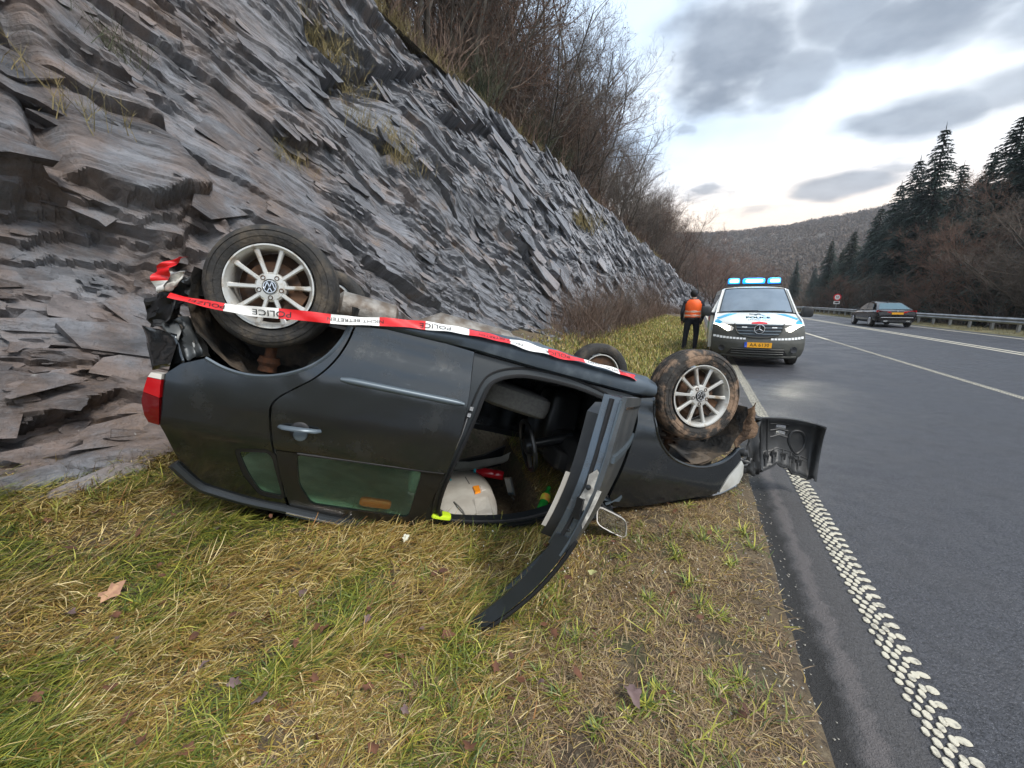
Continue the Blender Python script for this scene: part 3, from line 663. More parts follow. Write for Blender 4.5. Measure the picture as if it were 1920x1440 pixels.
hz = np.tan(np.radians(np.interp(np.degrees(a), [-40, -10, 0, 4, 8, 12, 16, 22, 30, 75], [9, 8, 7.0, 6.7, 7.0, 7.6, 8.1, 8.8, 9.2, 9]))) * 600 * sstep(140, 600, r) * np.where(r > 600, 1 - .1 * (r - 600) / 250, 1) - 2 + 6 * fbm(np.sin(a) * r * .012, np.cos(a) * r * .012, 3, 111) * sstep(140, 600, r)
K = 26; cen = np.stack([np.sin(a) * r, np.cos(a) * r, hz + 5], 1)
q = rng.normal(size=(N, K, 3)); q /= np.linalg.norm(q, axis=2, keepdims=True); q[..., 2] = np.abs(q[..., 2]) * 1.0
sz = rng.uniform(2.6, 4.6, (N, 1, 1)); pc = cen[:, None] + q * sz * rng.uniform(.45, 1, (N, K, 1))
d1 = rng.normal(size=(N, K, 3)); d2 = rng.normal(size=(N, K, 3)); up = np.array([0, 0, 1.0])
tri = np.stack([pc + (q + .5 * up) * .7, pc + d1 * .5, pc + d2 * .5], 2).reshape(-1, 3)
cc = np.repeat((np.array([.125, .098, .078]) * (1 + .07 * rng.normal(size=(N, 1))) + np.array([.012, .004, 0]) * rng.normal(size=(N, 1))).clip(.02, .2), K * 3, 0); cc = np.concatenate([cc, np.ones((len(cc), 1))], 1)
M['fwood'] = mat('bare_far_wood', attr='Col', rough=1)
tag(npmesh('far_forest', tri, np.arange(len(tri)).reshape(-1, 3), M['fwood'], col=cc), 'bare winter forest covering the far hill', kind='stuff')

# ------------------------------------------------------------------ grass
def blades(n, fx, fy, dens, length, width, col, lie, az0, azs, seg=3, zoff=0.0, curl=.5):
    """flat tapering blades. dens(x,y)->0..1 keeps, col(x,y,n)->rgb"""
    x = fx(n); y = fy(n); k = (rng.random(n) < dens(x, y)) & (under_car(x, y) < .05); x, y = x[k], y[k]; n = len(x)
    L = length(x, y, n); w = width * rng.uniform(.6, 1.3, n) * (1 + .12 * y)
    az = az0(x, y) + rng.normal(0, azs, n); el = np.clip(rng.normal(lie(x, y)[0], lie(x, y)[1], n), .02, 1.45)
    z0 = zg(x, y) + zoff
    P = np.zeros((n, seg + 1, 2, 3)); px = x.copy(); py = y.copy(); pz = z0.copy(); bendv = rng.normal(0, curl, n); turn = rng.normal(0, .35, n)
    for s in range(seg + 1):
        ww = w * (1 - (s / seg) ** 1.6 * .9); sxn = -np.sin(az) * ww; syn = np.cos(az) * ww; tw = rng.normal(0, .25, n) * ww
        P[:, s, 0] = np.stack([px - sxn, py - syn, pz - tw], 1); P[:, s, 1] = np.stack([px + sxn, py + syn, pz + tw], 1)
        st = L / seg; px = px + np.cos(el) * np.cos(az) * st; py = py + np.cos(el) * np.sin(az) * st; pz = pz + np.sin(el) * st
        el = el - np.abs(bendv) * .55; az = az + turn * .5
        pz = np.maximum(pz, zg(px, py) + .004)
    V = P.reshape(-1, 3); b = (np.arange(n) * (seg + 1) * 2)[:, None, None] + (np.arange(seg) * 2)[None, :, None] + np.array([0, 1, 3, 2])[None, None, :]
    c = col(x, y, n); C = np.repeat(c, (seg + 1) * 2, 0); C = np.concatenate([C, np.ones((len(C), 1))], 1)
    return V, b.reshape(-1, 4), C
def joinb(name, parts, label):
    V, F, C, o = [], [], [], 0
    for v, f, c in parts: V.append(v); F.append(f + o); C.append(c); o += len(v)
    return tag(npmesh(name, np.concatenate(V), np.concatenate(F), M['grass'], col=np.concatenate(C)), label, kind='stuff')
def pal(cols, wts):
    cols = np.array(cols); wts = np.array(wts) / sum(wts)
    def f(n): return cols[rng.choice(len(cols), n, p=wts)] * rng.uniform(.7, 1.25, (n, 1))
    return f
straw = pal([(.40, .28, .07), (.56, .42, .16), (.30, .20, .05), (.19, .14, .03), (.68, .55, .28), (.27, .13, .04)], [4, 3, 3, 2.4, 1.8, 1.8])
green = pal([(.12, .16, .025), (.21, .23, .03), (.07, .105, .022), (.36, .34, .05)], [3, 3, 2, 2])
brown = pal([(.185, .118, .060), (.26, .180, .095), (.120, .076, .042), (.33, .25, .14)], [3, 3, 2, 1.5])
def lush(x, y): return sstep(-.15, -.85, x + .30 * fbm(x * .9, y * .9, 3, 121) + .16 * (1.4 - y) * 0)   # long grass left, bare soil right
def gcol(x, y, n):
    g = sstep(-.10, .28, fbm(x * 1.9, y * 1.9, 3, 131)) * .74 + .10; pick = rng.random(n)
    bro = (1 - lush(x, y)) * .72 + .22 * sstep(.05, .4, fbm(x * 1.3 + 9, y * 1.3, 3, 135))
    c = straw(n); gm = pick < g; c[gm] = green(n)[gm]; bm = rng.random(n) < bro; c[bm] = brown(n)[bm]; return c
flow = lambda x, y: R(35) + 1.5 * fbm(x * .8, y * .8, 3, 141)
near_x = lambda n: rng.uniform(-4.0, .50, n); near_y = lambda n: .22 + rng.random(n) ** 1.3 * 4.6
clump = lambda x, y: .35 + .65 * sstep(-.3, .25, fbm(x * 5, y * 5, 3, 151))
p1 = blades(235000, near_x, near_y, lambda x, y: clump(x, y) * (.13 + .87 * lush(x, y)) * sstep(.52, .42, x) , lambda x, y, n: rng.uniform(.045, .165, n) * (.40 + .62 * lush(x, y)) * (.6 + .8 * sstep(-.35, .3, fbm(x * 2.3, y * 2.3, 3, 191))), .0021, gcol, lambda x, y: (.34, .26), flow, .75)
tuft = lambda x, y: sstep(.20, .42, fbm(x * 3.1, y * 3.1, 3, 161))
p2 = blades(60000, near_x, near_y, lambda x, y: tuft(x, y) * sstep(.5, .3, x) * (.35 + .65 * lush(x, y)), lambda x, y, n: rng.uniform(.05, .15, n), .0022, lambda x, y, n: green(n), lambda x, y: (.75, .3), lambda x, y: rng.uniform(0, 6.28, len(x)), .3, curl=.7)
p3 = blades(90000, lambda n: rng.uniform(-3.6, .52, n), lambda n: 4.6 + rng.random(n) ** 1.6 * 34, lambda x, y: sstep(.52, .2, x) * sstep(-3.6, -2.6, x), lambda x, y, n: rng.uniform(.08, .2, n), .003, lambda x, y, n: np.where((rng.random(n) < .55)[:, None], green(n) * 1.0, straw(n)), lambda x, y: (.8, .35), lambda x, y: rng.uniform(0, 6.28, len(x)), .3)
p4 = blades(150000, lambda n: rng.uniform(-1.3, .50, n), lambda n: .3 + rng.random(n) ** 1.2 * 4.2, lambda x, y: sstep(-.55, .28, fbm(x * 3.4, y * 3.4, 4, 171)) * sstep(.51, .40, x) * (.9 - .55 * sstep(.1, .5, x)), lambda x, y, n: rng.uniform(.02, .075, n), .0013, lambda x, y, n: np.where((rng.random(n) < .70)[:, None], brown(n) * 1.25, straw(n) * .8), lambda x, y: (.25, .22), lambda x, y: rng.uniform(0, 6.28, len(x)), .3, seg=2, curl=.6)
p5 = blades(42000, lambda n: rng.uniform(-4.0, .5, n), lambda n: rng.uniform(-2.2, .35, n), lambda x, y: clump(x, y) * (.2 + .8 * lush(x, y)), lambda x, y, n: rng.uniform(.06, .17, n), .003, gcol, lambda x, y: (.34, .26), flow, .75, seg=2)
joinb('grass', [p1, p2, p3, p4, p5], 'matted yellow and green grass of the verge')
# small green rosettes of grass on the bare soil
rp = []
for k in range(46):
    cx, cy = random.uniform(-.9, .42), random.uniform(.55, 2.9)
    if k < 8: cx, cy = [(-.02, 2.35), (.12, 1.9), (-.2, 1.15), (.28, 2.3), (-.45, 1.3), (.02, 1.35), (.25, 1.55), (-.55, .95)][k]
    nn = random.randint(22, 44); ang = rng.uniform(0, 6.28, nn); rr = random.uniform(.5, 1.1)
    rp.append(blades(nn, lambda n: cx + rng.normal(0, .012, n), lambda n: cy + rng.normal(0, .012, n), lambda x, y: np.ones(len(x)), lambda x, y, n: rng.uniform(.05, .11, n) * rr, .0024, lambda x, y, n: green(n) * 1.15, lambda x, y: (.55, .3), lambda x, y: ang[:len(x)], .1, curl=.5))
joinb('grass_rosettes', rp, 'small bright green grass rosettes on the bare soil by the road')
# ------------------------------------------------------------------ trees
def bare_tree(seed, H, spread=.5, levels=4, lean=(0, 0), stems=1, low=.18, leafy=0, upw=.25, trunk_r=None):
    """returns (trunk verts/faces, twig verts/faces, leaves) of a leafless tree grown from forking limbs"""
    rnd = random.Random(seed); T = MB(); B = MB(); Lf = MB()
    def grow(p, d, L, r, lev, mb):
        n = 4 if lev < 2 else 3; pts = [p]; q = p; dd = d.copy(); kids = []
        for i in range(n):
            dd = (dd + Vector((rnd.gauss(0, .16), rnd.gauss(0, .16), rnd.gauss(0, .10) + (.06 if lev else 0)))).normalized(); q = q + dd * (L / n); pts.append(q); kids.append((q, dd.copy(), (i + 1) / n))
        r1 = r * (.45 if lev else .35)
        rad = [r + (r1 - r) * i / n for i in range(n + 1)]
        if lev >= 3: mb.tube(pts, rad, 3, cap=False)
        else: mb.tube(pts, rad, 6 if lev == 0 else 4, cap=False)
        if lev >= levels: 
            if leafy and rnd.random() < leafy:
                for q, dd, t in kids[1:]:
                    s = .05; a = Vector((rnd.gauss(0, 1), rnd.gauss(0, 1), rnd.gauss(0, 1))).normalized() * s; b = a.orthogonal().normalized() * s * .7
                    Lf.add([q, q + a + b, q + a * 2, q + a - b], [(0, 1, 2, 3)])
            return
        nk = (rnd.randint(9, 13) if lev == 0 else rnd.randint(5, 7) if lev == 1 else rnd.randint(5, 7) if lev == 2 else 4)
        for k in range(nk):
            t = rnd.uniform(low if lev == 0 else .15, 1.0); j = min(int(t * n), n - 1); a = pts[j].lerp(pts[j + 1], t * n - j)
            base = (pts[j + 1] - pts[j]).normalized(); side = base.orthogonal().normalized(); side.rotate(Matrix.Rotation(rnd.uniform(0, 6.283), 3, base))
            nd_ = (base * rnd.uniform(.45, .9) + side * rnd.uniform(.5, 1.0) * (1 if lev else 1 + spread) + Vector((0, 0, upw))).normalized()
            sl = L * (rnd.uniform(.26, .46) * (1.35 - .6 * t) if lev == 0 else rnd.uniform(.34, .62) * (1.2 - .5 * t))
            grow(a, nd_, sl, max(rad[j] * rnd.uniform(.35, .55), .0055), lev + 1, B)
    for s in range(stems):
        d0 = Vector((lean[0] + (rnd.gauss(0, .28) if stems > 1 else rnd.gauss(0, .04)), lean[1] + (rnd.gauss(0, .28) if stems > 1 else rnd.gauss(0, .04)), 1)).normalized()
        grow(Vector((rnd.gauss(0, .15) * (stems > 1), rnd.gauss(0, .15) * (stems > 1), -.4)), d0, H * (1 if stems == 1 else rnd.uniform(.7, 1)), trunk_r or H * .0085, 0, T)
    return T, B, Lf
def make_tree(name, seed, H, label, cat, group, tm='bark', bm='twig', **k):
    t, b, lf = bare_tree(seed, H, **k); r = empty(name); tag(r, label, cat, group)
    t.build('trunk', M[tm], r, angle=80); b.build('crown', M[bm], r, angle=80)
    if lf.v: lf.build('dead_leaves', M['deadleaf'], r, smooth=False)
    return r
protos = [make_tree('bare_tree', 11 + i, 17, 'x', 'tree', 'bare trees on the wooded slope', bm=('twig', 'twig', 'twigbrown')[i % 3], leafy=(0, 0, .35)[i % 3], spread=(.35, .6, .5, .3, .55)[i], low=(.2, .12, .25, .3, .15)[i], lean=((.08, 0), (.12, .05), (.06, -.05), (.03, 0), (.16, 0))[i], upw=(.3, .2, .35, .4, .2)[i]) for i in range(5)]
protos += [make_tree('bare_tree', 31 + i, 9, 'x', 'tree', 'bare trees on the wooded slope', bm=('twigbrown', 'twig')[i % 2], stems=5, levels=3, low=.15, leafy=(.3, 0)[i % 2], lean=(.12, 0), trunk_r=.06) for i in range(2)]
kinds = ['tall bare forked tree on the slope above the rock', 'bare wide limbed tree on the slope above the rock', 'bare tree with russet twigs on the slope above the rock', 'slim straight bare tree on the slope above the rock', 'leaning bare tree reaching over the rock edge', 'bushy russet shrub tree along the rock edge', 'bushy grey shrub tree along the rock edge']
used = set()
def plant(p, x, y, z, s, rz, label=None, group=None, tilt=(0, 0)):
    o = protos[p]
    if p in used: o = copy_tree(o)
    used.add(p); o.location = (x, y, z); o.rotation_euler = (tilt[0], tilt[1], rz); o.scale = (s, s, s); o['label'] = label or kinds[p]
    if group: o['group'] = group
    return o
def slope_pt(y, d):
    tx, tz = top_xyz(np.array([float(y)])); return float(tx[0]) - d, float(tz[0] + hill_z(d))
# the dark tree standing right at the edge, found at its place in the photograph
fx, fz = slope_pt(17.0, .7)
plant(0, fx, 17.0, fz - .2, .85, .4, 'dark bare tree standing right at the edge of the rock, nearest the camera')
used.add(0)
tr = random.Random(5)
y = 6.0
while y < 118:
    for row, (d0, d1) in enumerate(((.6, 2.5), (2.5, 6), (6, 11), (11, 18), (18, 28))):
        if tr.random() < (1, .95, .9, .8, .55)[row]:
            yy_ = y + tr.uniform(-1, 1) * (1.2 + y * .02); d = tr.uniform(d0, d1); x_, z_ = slope_pt(yy_, d)
            if row == 0: p = tr.choice([5, 6, 1, 2, 4, 5, 6]); s = tr.uniform(.5, .85) if p < 5 else tr.uniform(.6, 1.1)
            else: p = tr.choice([0, 1, 2, 3, 4, 0, 3]); s = tr.uniform(.75, 1.15)
            s *= float(np.interp(y, [0, 14, 25, 45, 70, 118], [1, 1, .9, .84, .75, .7]))
            rz_ = tr.uniform(-.7, .7) if p == 4 else tr.uniform(0, 6.28)
            if row == 0 and 16 < y < 80:
                d2_ = tr.uniform(.3, 5); x2_, z2_ = slope_pt(yy_ + .8, d2_); p2_ = tr.choice([5, 6, 6]); plant(p2_, x2_, yy_ + .8, z2_ - .15, tr.uniform(.7, 1.15), tr.uniform(0, 6.28), kinds[p2_] + (', middle stretch' if yy_ < 30 else ', far stretch' if yy_ < 60 else ', far end'))
            plant(p, x_, yy_, z_ - .15, s, rz_, kinds[p] + (', near end' if yy_ < 14 else ', middle stretch' if yy_ < 30 else ', far stretch' if yy_ < 60 else ', far end'))
    y += .85 + y * .024
# undergrowth on the slope: low brush as one mass
def brush(name, spots, m, label, h=(.5, 1.4), n=16, seed=3, w=.007, cat=None, group=None):
    rr = random.Random(seed); V, F = [], []
    for (x, y, z, s) in spots:
        for k in range(n):
            a = rr.uniform(0, 6.283); l = rr.uniform(.15, .75); H = rr.uniform(*h) * s; p = Vector((x + rr.gauss(0, .2 * s), y + rr.gauss(0, .2 * s), z - .05)); d = Vector((math.cos(a) * l, math.sin(a) * l, 1)).normalized()
            prev = None; ww = w * s
            side = d.cross(Vector((rr.gauss(0, 1), rr.gauss(0, 1), .1))).normalized()
            c = p
            for i in range(4):
                if i: c = c + d * H / 3
                wv = side * ww * (1 - i / 3.3); V += [c - wv, c + wv]; b = len(V)
                if i: F.append((prev, prev + 1, b - 1, b - 2))
                prev = b - 2
                d = (d + Vector((rr.gauss(0, .18), rr.gauss(0, .18), rr.gauss(0, .1)))).normalized()
                if i in (1, 2):
                    for _ in range(3):
                        e = (d + Vector((rr.gauss(0, .6), rr.gauss(0, .6), rr.gauss(0, .4)))).normalized() * H * rr.uniform(.2, .42); wv2 = side * ww * .55; V += [c - wv2, c + wv2, c + e]; b = len(V); F.append((b - 3, b - 2, b - 1))
    return tag(mesh(name, V, F, M[m], smooth=False), label, cat, group, None if cat else 'stuff')
sp = []
for k in range(900):
    yy_ = 5 + tr.random() ** 1.5 * 95; d = tr.random() ** 1.6 * 16 + .3; x_, z_ = slope_pt(yy_, d); sp.append((x_, yy_, z_, tr.uniform(.8, 2.0)))
brush('undergrowth', sp, 'twigbrown', 'tangled brown undergrowth beneath the bare trees', seed=4, w=.016)
sp = []
for k in range(520):
    yy_ = 7 + tr.random() ** 1.4 * 75; d = tr.uniform(-.15, 1.5); x_, z_ = slope_pt(yy_, max(d, 0)); sp.append((x_, yy_, z_, tr.uniform(.4, .9)))
brush('edge_grass', sp, 'straw', 'dry grass fringe along the upper edge of the rock face', h=(.25, .8), n=26, seed=5, w=.008)
# green broom bushes at the edge
for i, (px_, py_, y_) in enumerate(((925, 175, 15), (1030, 275, 22), (1080, 335, 27))):
    x_, z_ = slope_pt(y_, .6 + .3 * i)
    brush('broom_bush', [(x_ + tr.gauss(0, .4), y_ + tr.gauss(0, .6), z_, 1.4) for _ in range(7)], 'broom', ('dark green broom bush at the upper edge of the rock, nearest of the three', 'dark green broom bush at the upper edge of the rock, middle one of the three', 'dark green broom bush at the upper edge of the rock, farthest of the three')[i], h=(.7, 1.5), n=42, seed=20 + i, w=.008, cat='bush', group='broom bushes along the edge of the rock')
# grass tufts growing on ledges of the rock face
def tuft_at(px_, py_, m, label, s, n=60, sz=.3):
    y_, s_ = on_face(px_, py_); rr = random.Random(px_); sp = []
    for k in range(12):
        dy = rr.gauss(0, sz * .55); q = Pp[int(np.argmin((Yg - y_ - dy) ** 2 + (Sg - s_ + .45 * dy + rr.gauss(0, .07)) ** 2))]; sp.append((q[0] + .02, q[1], q[2], s))
    brush('grass_tuft', sp, m, label, h=(.18, .55), n=n // 6, seed=px_, w=.005, cat='grass tuft', group='grass tufts on ledges of the rock face')
tuft_at(600, 65, 'straw', 'yellowish grass tuft high on a ledge of the rock, upper end of the long ledge', 1.0, 120, .5)
tuft_at(660, 115, 'straw', 'yellowish grass tuft on the dark overhanging ledge high on the rock', 1.0, 120, .4)
tuft_at(715, 265, 'straw', 'dry straw tuft hanging in the middle of the rock face', .9, 100, .5)
tuft_at(740, 300, 'straw', 'short dry tuft just below the straw tuft in the middle of the rock face', .7, 60, .25)
tuft_at(550, 300, 'straw', 'small dry tuft below a slab edge above the rear wheel', .6, 50, .15)
tuft_at(200, 80, 'broom', 'green tuft in the long joint at the top left of the rock', .6, 70, .2)
tuft_at(95, 200, 'straw', 'thin dry stalks in the hollow joint at the left of the rock', .8, 40, .35)
tuft_at(1085, 430, 'straw', 'grassy patch on the far upper part of the rock face', 2.0, 100, .5)
# dry shrubs at the foot of the rock
def foot(y_, off=0): return float(B0[0] + edge_shift(y_) + off)
for i, (px_, y_, s, m, lab) in enumerate(((1025, 11.5, 1.0, 'twigbrown', 'bare reddish shrub growing from the foot of the rock behind the car'), (1090, 13.5, .9, 'twig', 'dry grey brushwood at the foot of the rock, just beyond the upturned front wheel'), (1130, 16.5, 1.0, 'twigbrown', 'dry brown brushwood at the foot of the rock, middle of the row'), (1170, 20.5, 1.1, 'twig', 'dry grey brushwood at the foot of the rock, far end of the row'), (1230, 30, 1.6, 'twigbrown', 'brown bushes at the far foot of the rock behind the officer'))):
    sp = [(foot(y_, tr.uniform(-.1, .9)), y_ + tr.gauss(0, 1.0 * s), float(zg(foot(y_, .4), y_)) + tr.uniform(-.1, .25), s * tr.uniform(.7, 1.1)) for _ in range(9 if i else 5)]
    brush('dry_shrub', sp, m, lab, h=(.6, 2.2 if i else 2.4), n=44, seed=40 + i, w=.006, cat='shrub', group='dry shrubs along the foot of the rock')
sp = [(foot(y_, tr.uniform(.0, 1.0)), y_, float(zg(foot(y_, .5), y_)) , tr.uniform(.5, 1.2)) for y_ in np.linspace(10.0, 70, 330)]
brush('dead_bracken', sp, 'twigbrown', 'low dead bracken and weeds along the foot of the rock', h=(.3, 1.25), n=18, seed=77, w=.007)
sp = [(tr.uniform(-3.6, -2.4), tr.uniform(.6, 2.4), 0, tr.uniform(.4, .8)) for _ in range(46)]; sp = [(x, y, float(zg(x, y)), s) for x, y, z, s in sp if x < -3.35 + .25 * y]
brush('dead_weeds', sp, 'twig', 'dead stalks and weeds at the foot of the rock beside the car', h=(.15, .5), n=9, seed=78, w=.0022)

# conifers across the road
def conifer(name, seed, H, rad, m, droop=.25, label='x'):
    rr = random.Random(seed); T = MB(); T.tube([(0, 0, -.5), (0, 0, H * .5), (rr.gauss(0, .1), 0, H)], [H * .013, H * .008, .02], 7); C = MB(); z = H * .05
    while z < H * .985:
        t = z / H; L0 = rad * (1 - t) ** .85 + .15; nb = rr.randint(9, 12)
        for k in range(nb):
            a = rr.uniform(0, 6.283); L = L0 * rr.uniform(.6, 1.15); d = Vector((math.cos(a), math.sin(a), 0)); s = Vector((-math.sin(a), math.cos(a), 0)); rise = rr.uniform(.02, .18) * (.3 + t)
            def at(u): return Vector((0, 0, z)) + d * L * u + Vector((0, 0, L * (rise * u * 2 - droop * u * u * 2)))
            nseg = max(3, int(L / .30))
            for i in range(nseg):
                u = (i + .4) / nseg; c = at(u); w = (.24 + .32 * (1 - u)) * min(1, L * .5) + .12
                for sg in (-1, 1):
                    tip = c + s * sg * w * rr.uniform(.8, 1.5) + d * w * rr.uniform(.5, 1.0) + Vector((0, 0, -w * rr.uniform(.15, .7))); C.add([c - d * .10 - Vector((0, 0, .05)), c + d * .14, tip], [(0, 1, 2)])
                C.add([c - s * .10, c + s * .10, c + d * .35 + Vector((0, 0, -.42 * rr.uniform(.4, 1.2)))], [(0, 1, 2)])
            e = at(1); C.add([at(.85) - s * .1, at(.85) + s * .1, e + d * .25 + Vector((0, 0, .02))], [(0, 1, 2)])
        z += H * .012 + .12
    top = Vector((0, 0, H)); C.add([top + Vector((-.07, 0, -.6)), top + Vector((.07, 0, -.6)), top + Vector((0, 0, .35))], [(0, 1, 2)])
    r = empty(name); tag(r, label, 'conifer', 'dark conifers across the road'); T.build('trunk', M['bark'], r, angle=80); C.build('crown', M[m], r, smooth=False); return r
cp = [conifer('conifer', 3, 24, 6.2, 'needle'), conifer('conifer', 4, 24, 7.2, 'needle', .32), conifer('conifer', 5, 20, 6.2, 'spruce2', .2)]
usedc = set()
def put_conifer(k, px_, py_, y_, label, wid=1.0):
    """crown tip seen at this place of the photograph, the tree y_ metres along the road"""
    p = at_y(px_, py_, y_); z0 = zfar(p[0], p[1]); o = cp[k] if k not in usedc else copy_tree(cp[k]); usedc.add(k)
    s = (p[2] - z0) / (24 if k < 2 else 20); o.location = (p[0], p[1], z0); o.scale = (s * wid, s * wid, s); o.rotation_euler = (0, 0, px_ * .7); o['label'] = label
put_conifer(0, 1776, 232, 62, 'tallest dark conifer across the road with its spire clear against the sky', .95)
put_conifer(1, 1728, 292, 64, 'dark conifer just left of the tallest one across the road')
put_conifer(0, 1692, 340, 68, 'dark conifer second to the left of the tallest one across the road', 1.1)
put_conifer(1, 1655, 385, 74, 'dark conifer at the left shoulder of the big conifer group', 1.1)
put_conifer(1, 1810, 300, 58, 'dark conifer just right of the tallest one across the road')
put_conifer(0, 1868, 275, 52, 'dark conifer between the tallest one and the right edge of the photo', 1.0)
put_conifer(1, 1925, 205, 47, 'dark conifer at the right edge of the photo rising behind the brown trees', 1.15)
put_conifer(0, 1985, 150, 44, 'conifer at the outer right end of the group behind the brown trees', 1.1)
put_conifer(1, 2080, 150, 40, 'dark conifer beyond the right end of the brown trees')
put_conifer(1, 1840, 330, 66, 'dark conifer filling the gap behind the brown trees', 1.2)
put_conifer(2, 1604, 430, 84, 'paler conifer below the left shoulder of the conifer group')
put_conifer(0, 1562, 448, 92, 'smaller dark conifer standing apart at the left of the group', 1.1)
put_conifer(1, 1640, 425, 80, 'dark conifer behind the paler one at the left of the group', 1.2)
put_conifer(2, 1580, 470, 100, 'short paler conifer at the far left of the group')
put_conifer(0, 1496, 487, 120, 'lone small dark conifer right behind the police van roof', .9)
put_conifer(1, 1530, 500, 118, 'low dark conifer between the lone one and the group')
put_conifer(1, 1690, 420, 60, 'dark conifer low in front of the group behind the road sign', 1.2)
put_conifer(0, 1750, 400, 55, 'dark conifer low in the middle of the group behind the dark car', 1.3)
for px_, py_, y_ in ((2200, 120, 36), (2330, 160, 33), (2480, 110, 28), (2300, 240, 46), (2650, 120, 24), (2900, 60, 19)): put_conifer(px_ % 2, px_, py_, y_, 'dark conifer along the forest edge past the right border of the photo')
# bare brown trees in front of them
bp = [make_tree('brown_tree', 61 + i, 8.5, 'x', 'tree', 'bare brown trees across the road', bm='russet' if i == 0 else 'twig', stems=6, levels=4, low=.12, lean=(0, 0), trunk_r=.07) for i in range(2)]
ub = set()
def put_brown(k, px_, py_, y_, label, w=1.0):
    p = at_y(px_, py_, y_); z0 = zfar(p[0], p[1]); o = bp[k] if k not in ub else copy_tree(bp[k]); ub.add(k); s = (p[2] - z0) / 9.0
    o.location = (p[0], p[1], z0); o.scale = (s * w, s * w, s); o.rotation_euler = (0, 0, px_ * .37); o['label'] = label
put_brown(0, 1880, 340, 44, 'big bare russet tree with a rounded crown at the right edge of the photo', 1.0)
put_brown(0, 1800, 455, 46, 'bare russet tree just left of the big rounded one')
put_brown(1, 1835, 425, 50, 'bare grey tree behind the two russet ones')
put_brown(1, 1735, 505, 50, 'low bare grey tree behind the dark car')
put_brown(0, 1950, 340, 40, 'bare russet tree cut by the right edge of the photo')
put_brown(1, 2030, 330, 36, 'bare grey tree beyond the right edge of the brown trees', 1.2)
put_brown(0, 1600, 500, 66, 'low bare brown tree right behind the road sign', 1.2)
put_brown(1, 1545, 520, 85, 'low bare grey tree left of the road sign', 1.3)
put_brown(1, 1650, 500, 55, 'low bare grey tree right of the road sign', 1.3)
put_brown(0, 1700, 530, 56, 'low bare brown tree half hidden by the dark car roof')
for i, (px_, py_, y_) in enumerate(((1345, 452, 105), (1385, 470, 120), (1425, 480, 130), (1465, 495, 135), (1325, 440, 95), (1510, 512, 125))):
    put_brown(i % 2, px_, py_, y_, ('bare tree at the end of the road left of the van roof', 'bare tree at the end of the road above the van roof', 'grey bare tree at the end of the road above the blue lights', 'small bare tree at the far end of the road right of the blue lights', 'bare tree where the wooded slope meets the far hill', 'small bare tree between the van and the lone conifer')[i], 1.3)
sp = []
for k in range(520):
    y_ = -6 + tr.random() ** 1.1 * 146; x_ = 17.0 + tr.random() * 16 + float(bend(y_)); sp.append((x_, y_, zfar(x_, y_), tr.uniform(1.2, 2.6)))
brush('roadside_brush', sp, 'twig', 'dense dark brush behind the crash barrier', h=(.6, 1.7), n=22, seed=91, w=.014)
sp = [(tr.uniform(12.7, 15.5), y_, 0, tr.uniform(.25, .5)) for y_ in np.linspace(9, 75, 900)]; sp = [(x + float(bend(y)), y, zfar(x, y), s) for x, y, z, s in sp]
brush('barrier_grass', sp, 'straw', 'rough dry grass under the crash barrier', h=(.3, .7), n=12, seed=92, w=.010)
# ------------------------------------------------------------------ the overturned car
CP = Vector((-2.017, 1.505, 1.572)); CF = Vector((.779, .569, -.263)).normalized(); CU = Vector((-.168, -.214, -.962)); CL = CU.cross(CF).normalized(); CU = CF.cross(CL)
CM = Matrix(((CF.x, CL.x, CU.x, CP.x), (CF.y, CL.y, CU.y, CP.y), (CF.z, CL.z, CU.z, CP.z), (0, 0, 0, 1))); CMI = CM.inverted()
car = empty('overturned_car', mtx=CM, label='dark grey car lying on its roof on the grass, front door open', cat='car')
ZK = [-.3, -.1, .0, .1, .25, .4, .6, .75, .86, .95, 1.2, 1.3, 1.45]; IK = [.1, .05, .03, .0, -.03, -.045, -.045, -.03, .0, .04, .17, .24, .40]
def inset(x, z):
    i = float(np.interp(z, ZK, IK))
    if x > 2.9: i += ((x - 2.9) / .5) ** 2 * .18
    if x < -.15: i += ((-.15 - x) / .45) ** 2 * .12
    return i
DN = lambda x, z: float(.005 * perlin(np.array([x * 2.6 + 1.3]), np.array([z * 3.4]), 401)[0] + .0022 * perlin(np.array([x * 7.1]), np.array([z * 8.3]), 402)[0])
def creased(x, z): # shoulder line under the windows and a fold above the sill
    return inset(x, z) + DN(x, z) - .010 * math.exp(-((z - .80) / .03) ** 2) + .014 * math.exp(-((z - .16 - .02 * x) / .05) ** 2)
side = lambda x, z, d: (x, -(creased(x, z) + d), z)
def sided(k): return lambda x, z, d: (x, -(inset(x, z) + k + d), z)
rside = lambda x, z, d: (x, -1.74 + inset(x, z) + d, z)
def cpx(px, py, ins=0.0):
    """point of the car's left flank seen at this place of the photograph, ins metres inside the wheel plane"""
    r = camR * (px - 960) + camU * (720 - py) + camF * 780; a = CMI @ Vector((0, 0, EYE)); d = CMI.to_3x3() @ Vector(r); t = (-ins - a.y) / d.y; return a + d * t
ARCH_R = [(-.197, .423), (-.108, .457), (-.009, .467), (.087, .454), (.182, .418), (.274, .362), (.349, .282), (.395, .189), (.416, .102)]
ARCH_F = [(2.336, .085), (2.363, .202), (2.412, .333), (2.506, .424), (2.626, .469), (2.78, .477), (2.921, .433), (3.026, .365), (3.10, .29)]
QW = [(.001, .876), (.153, .851), (.184, .882), (.247, 1.162), (.123, 1.15), (.049, 1.029)]
RW = [(.295, .843), (.64, .83), (.974, .822), (.971, 1.186), (.696, 1.187), (.4, 1.183), (.323, 1.054)]
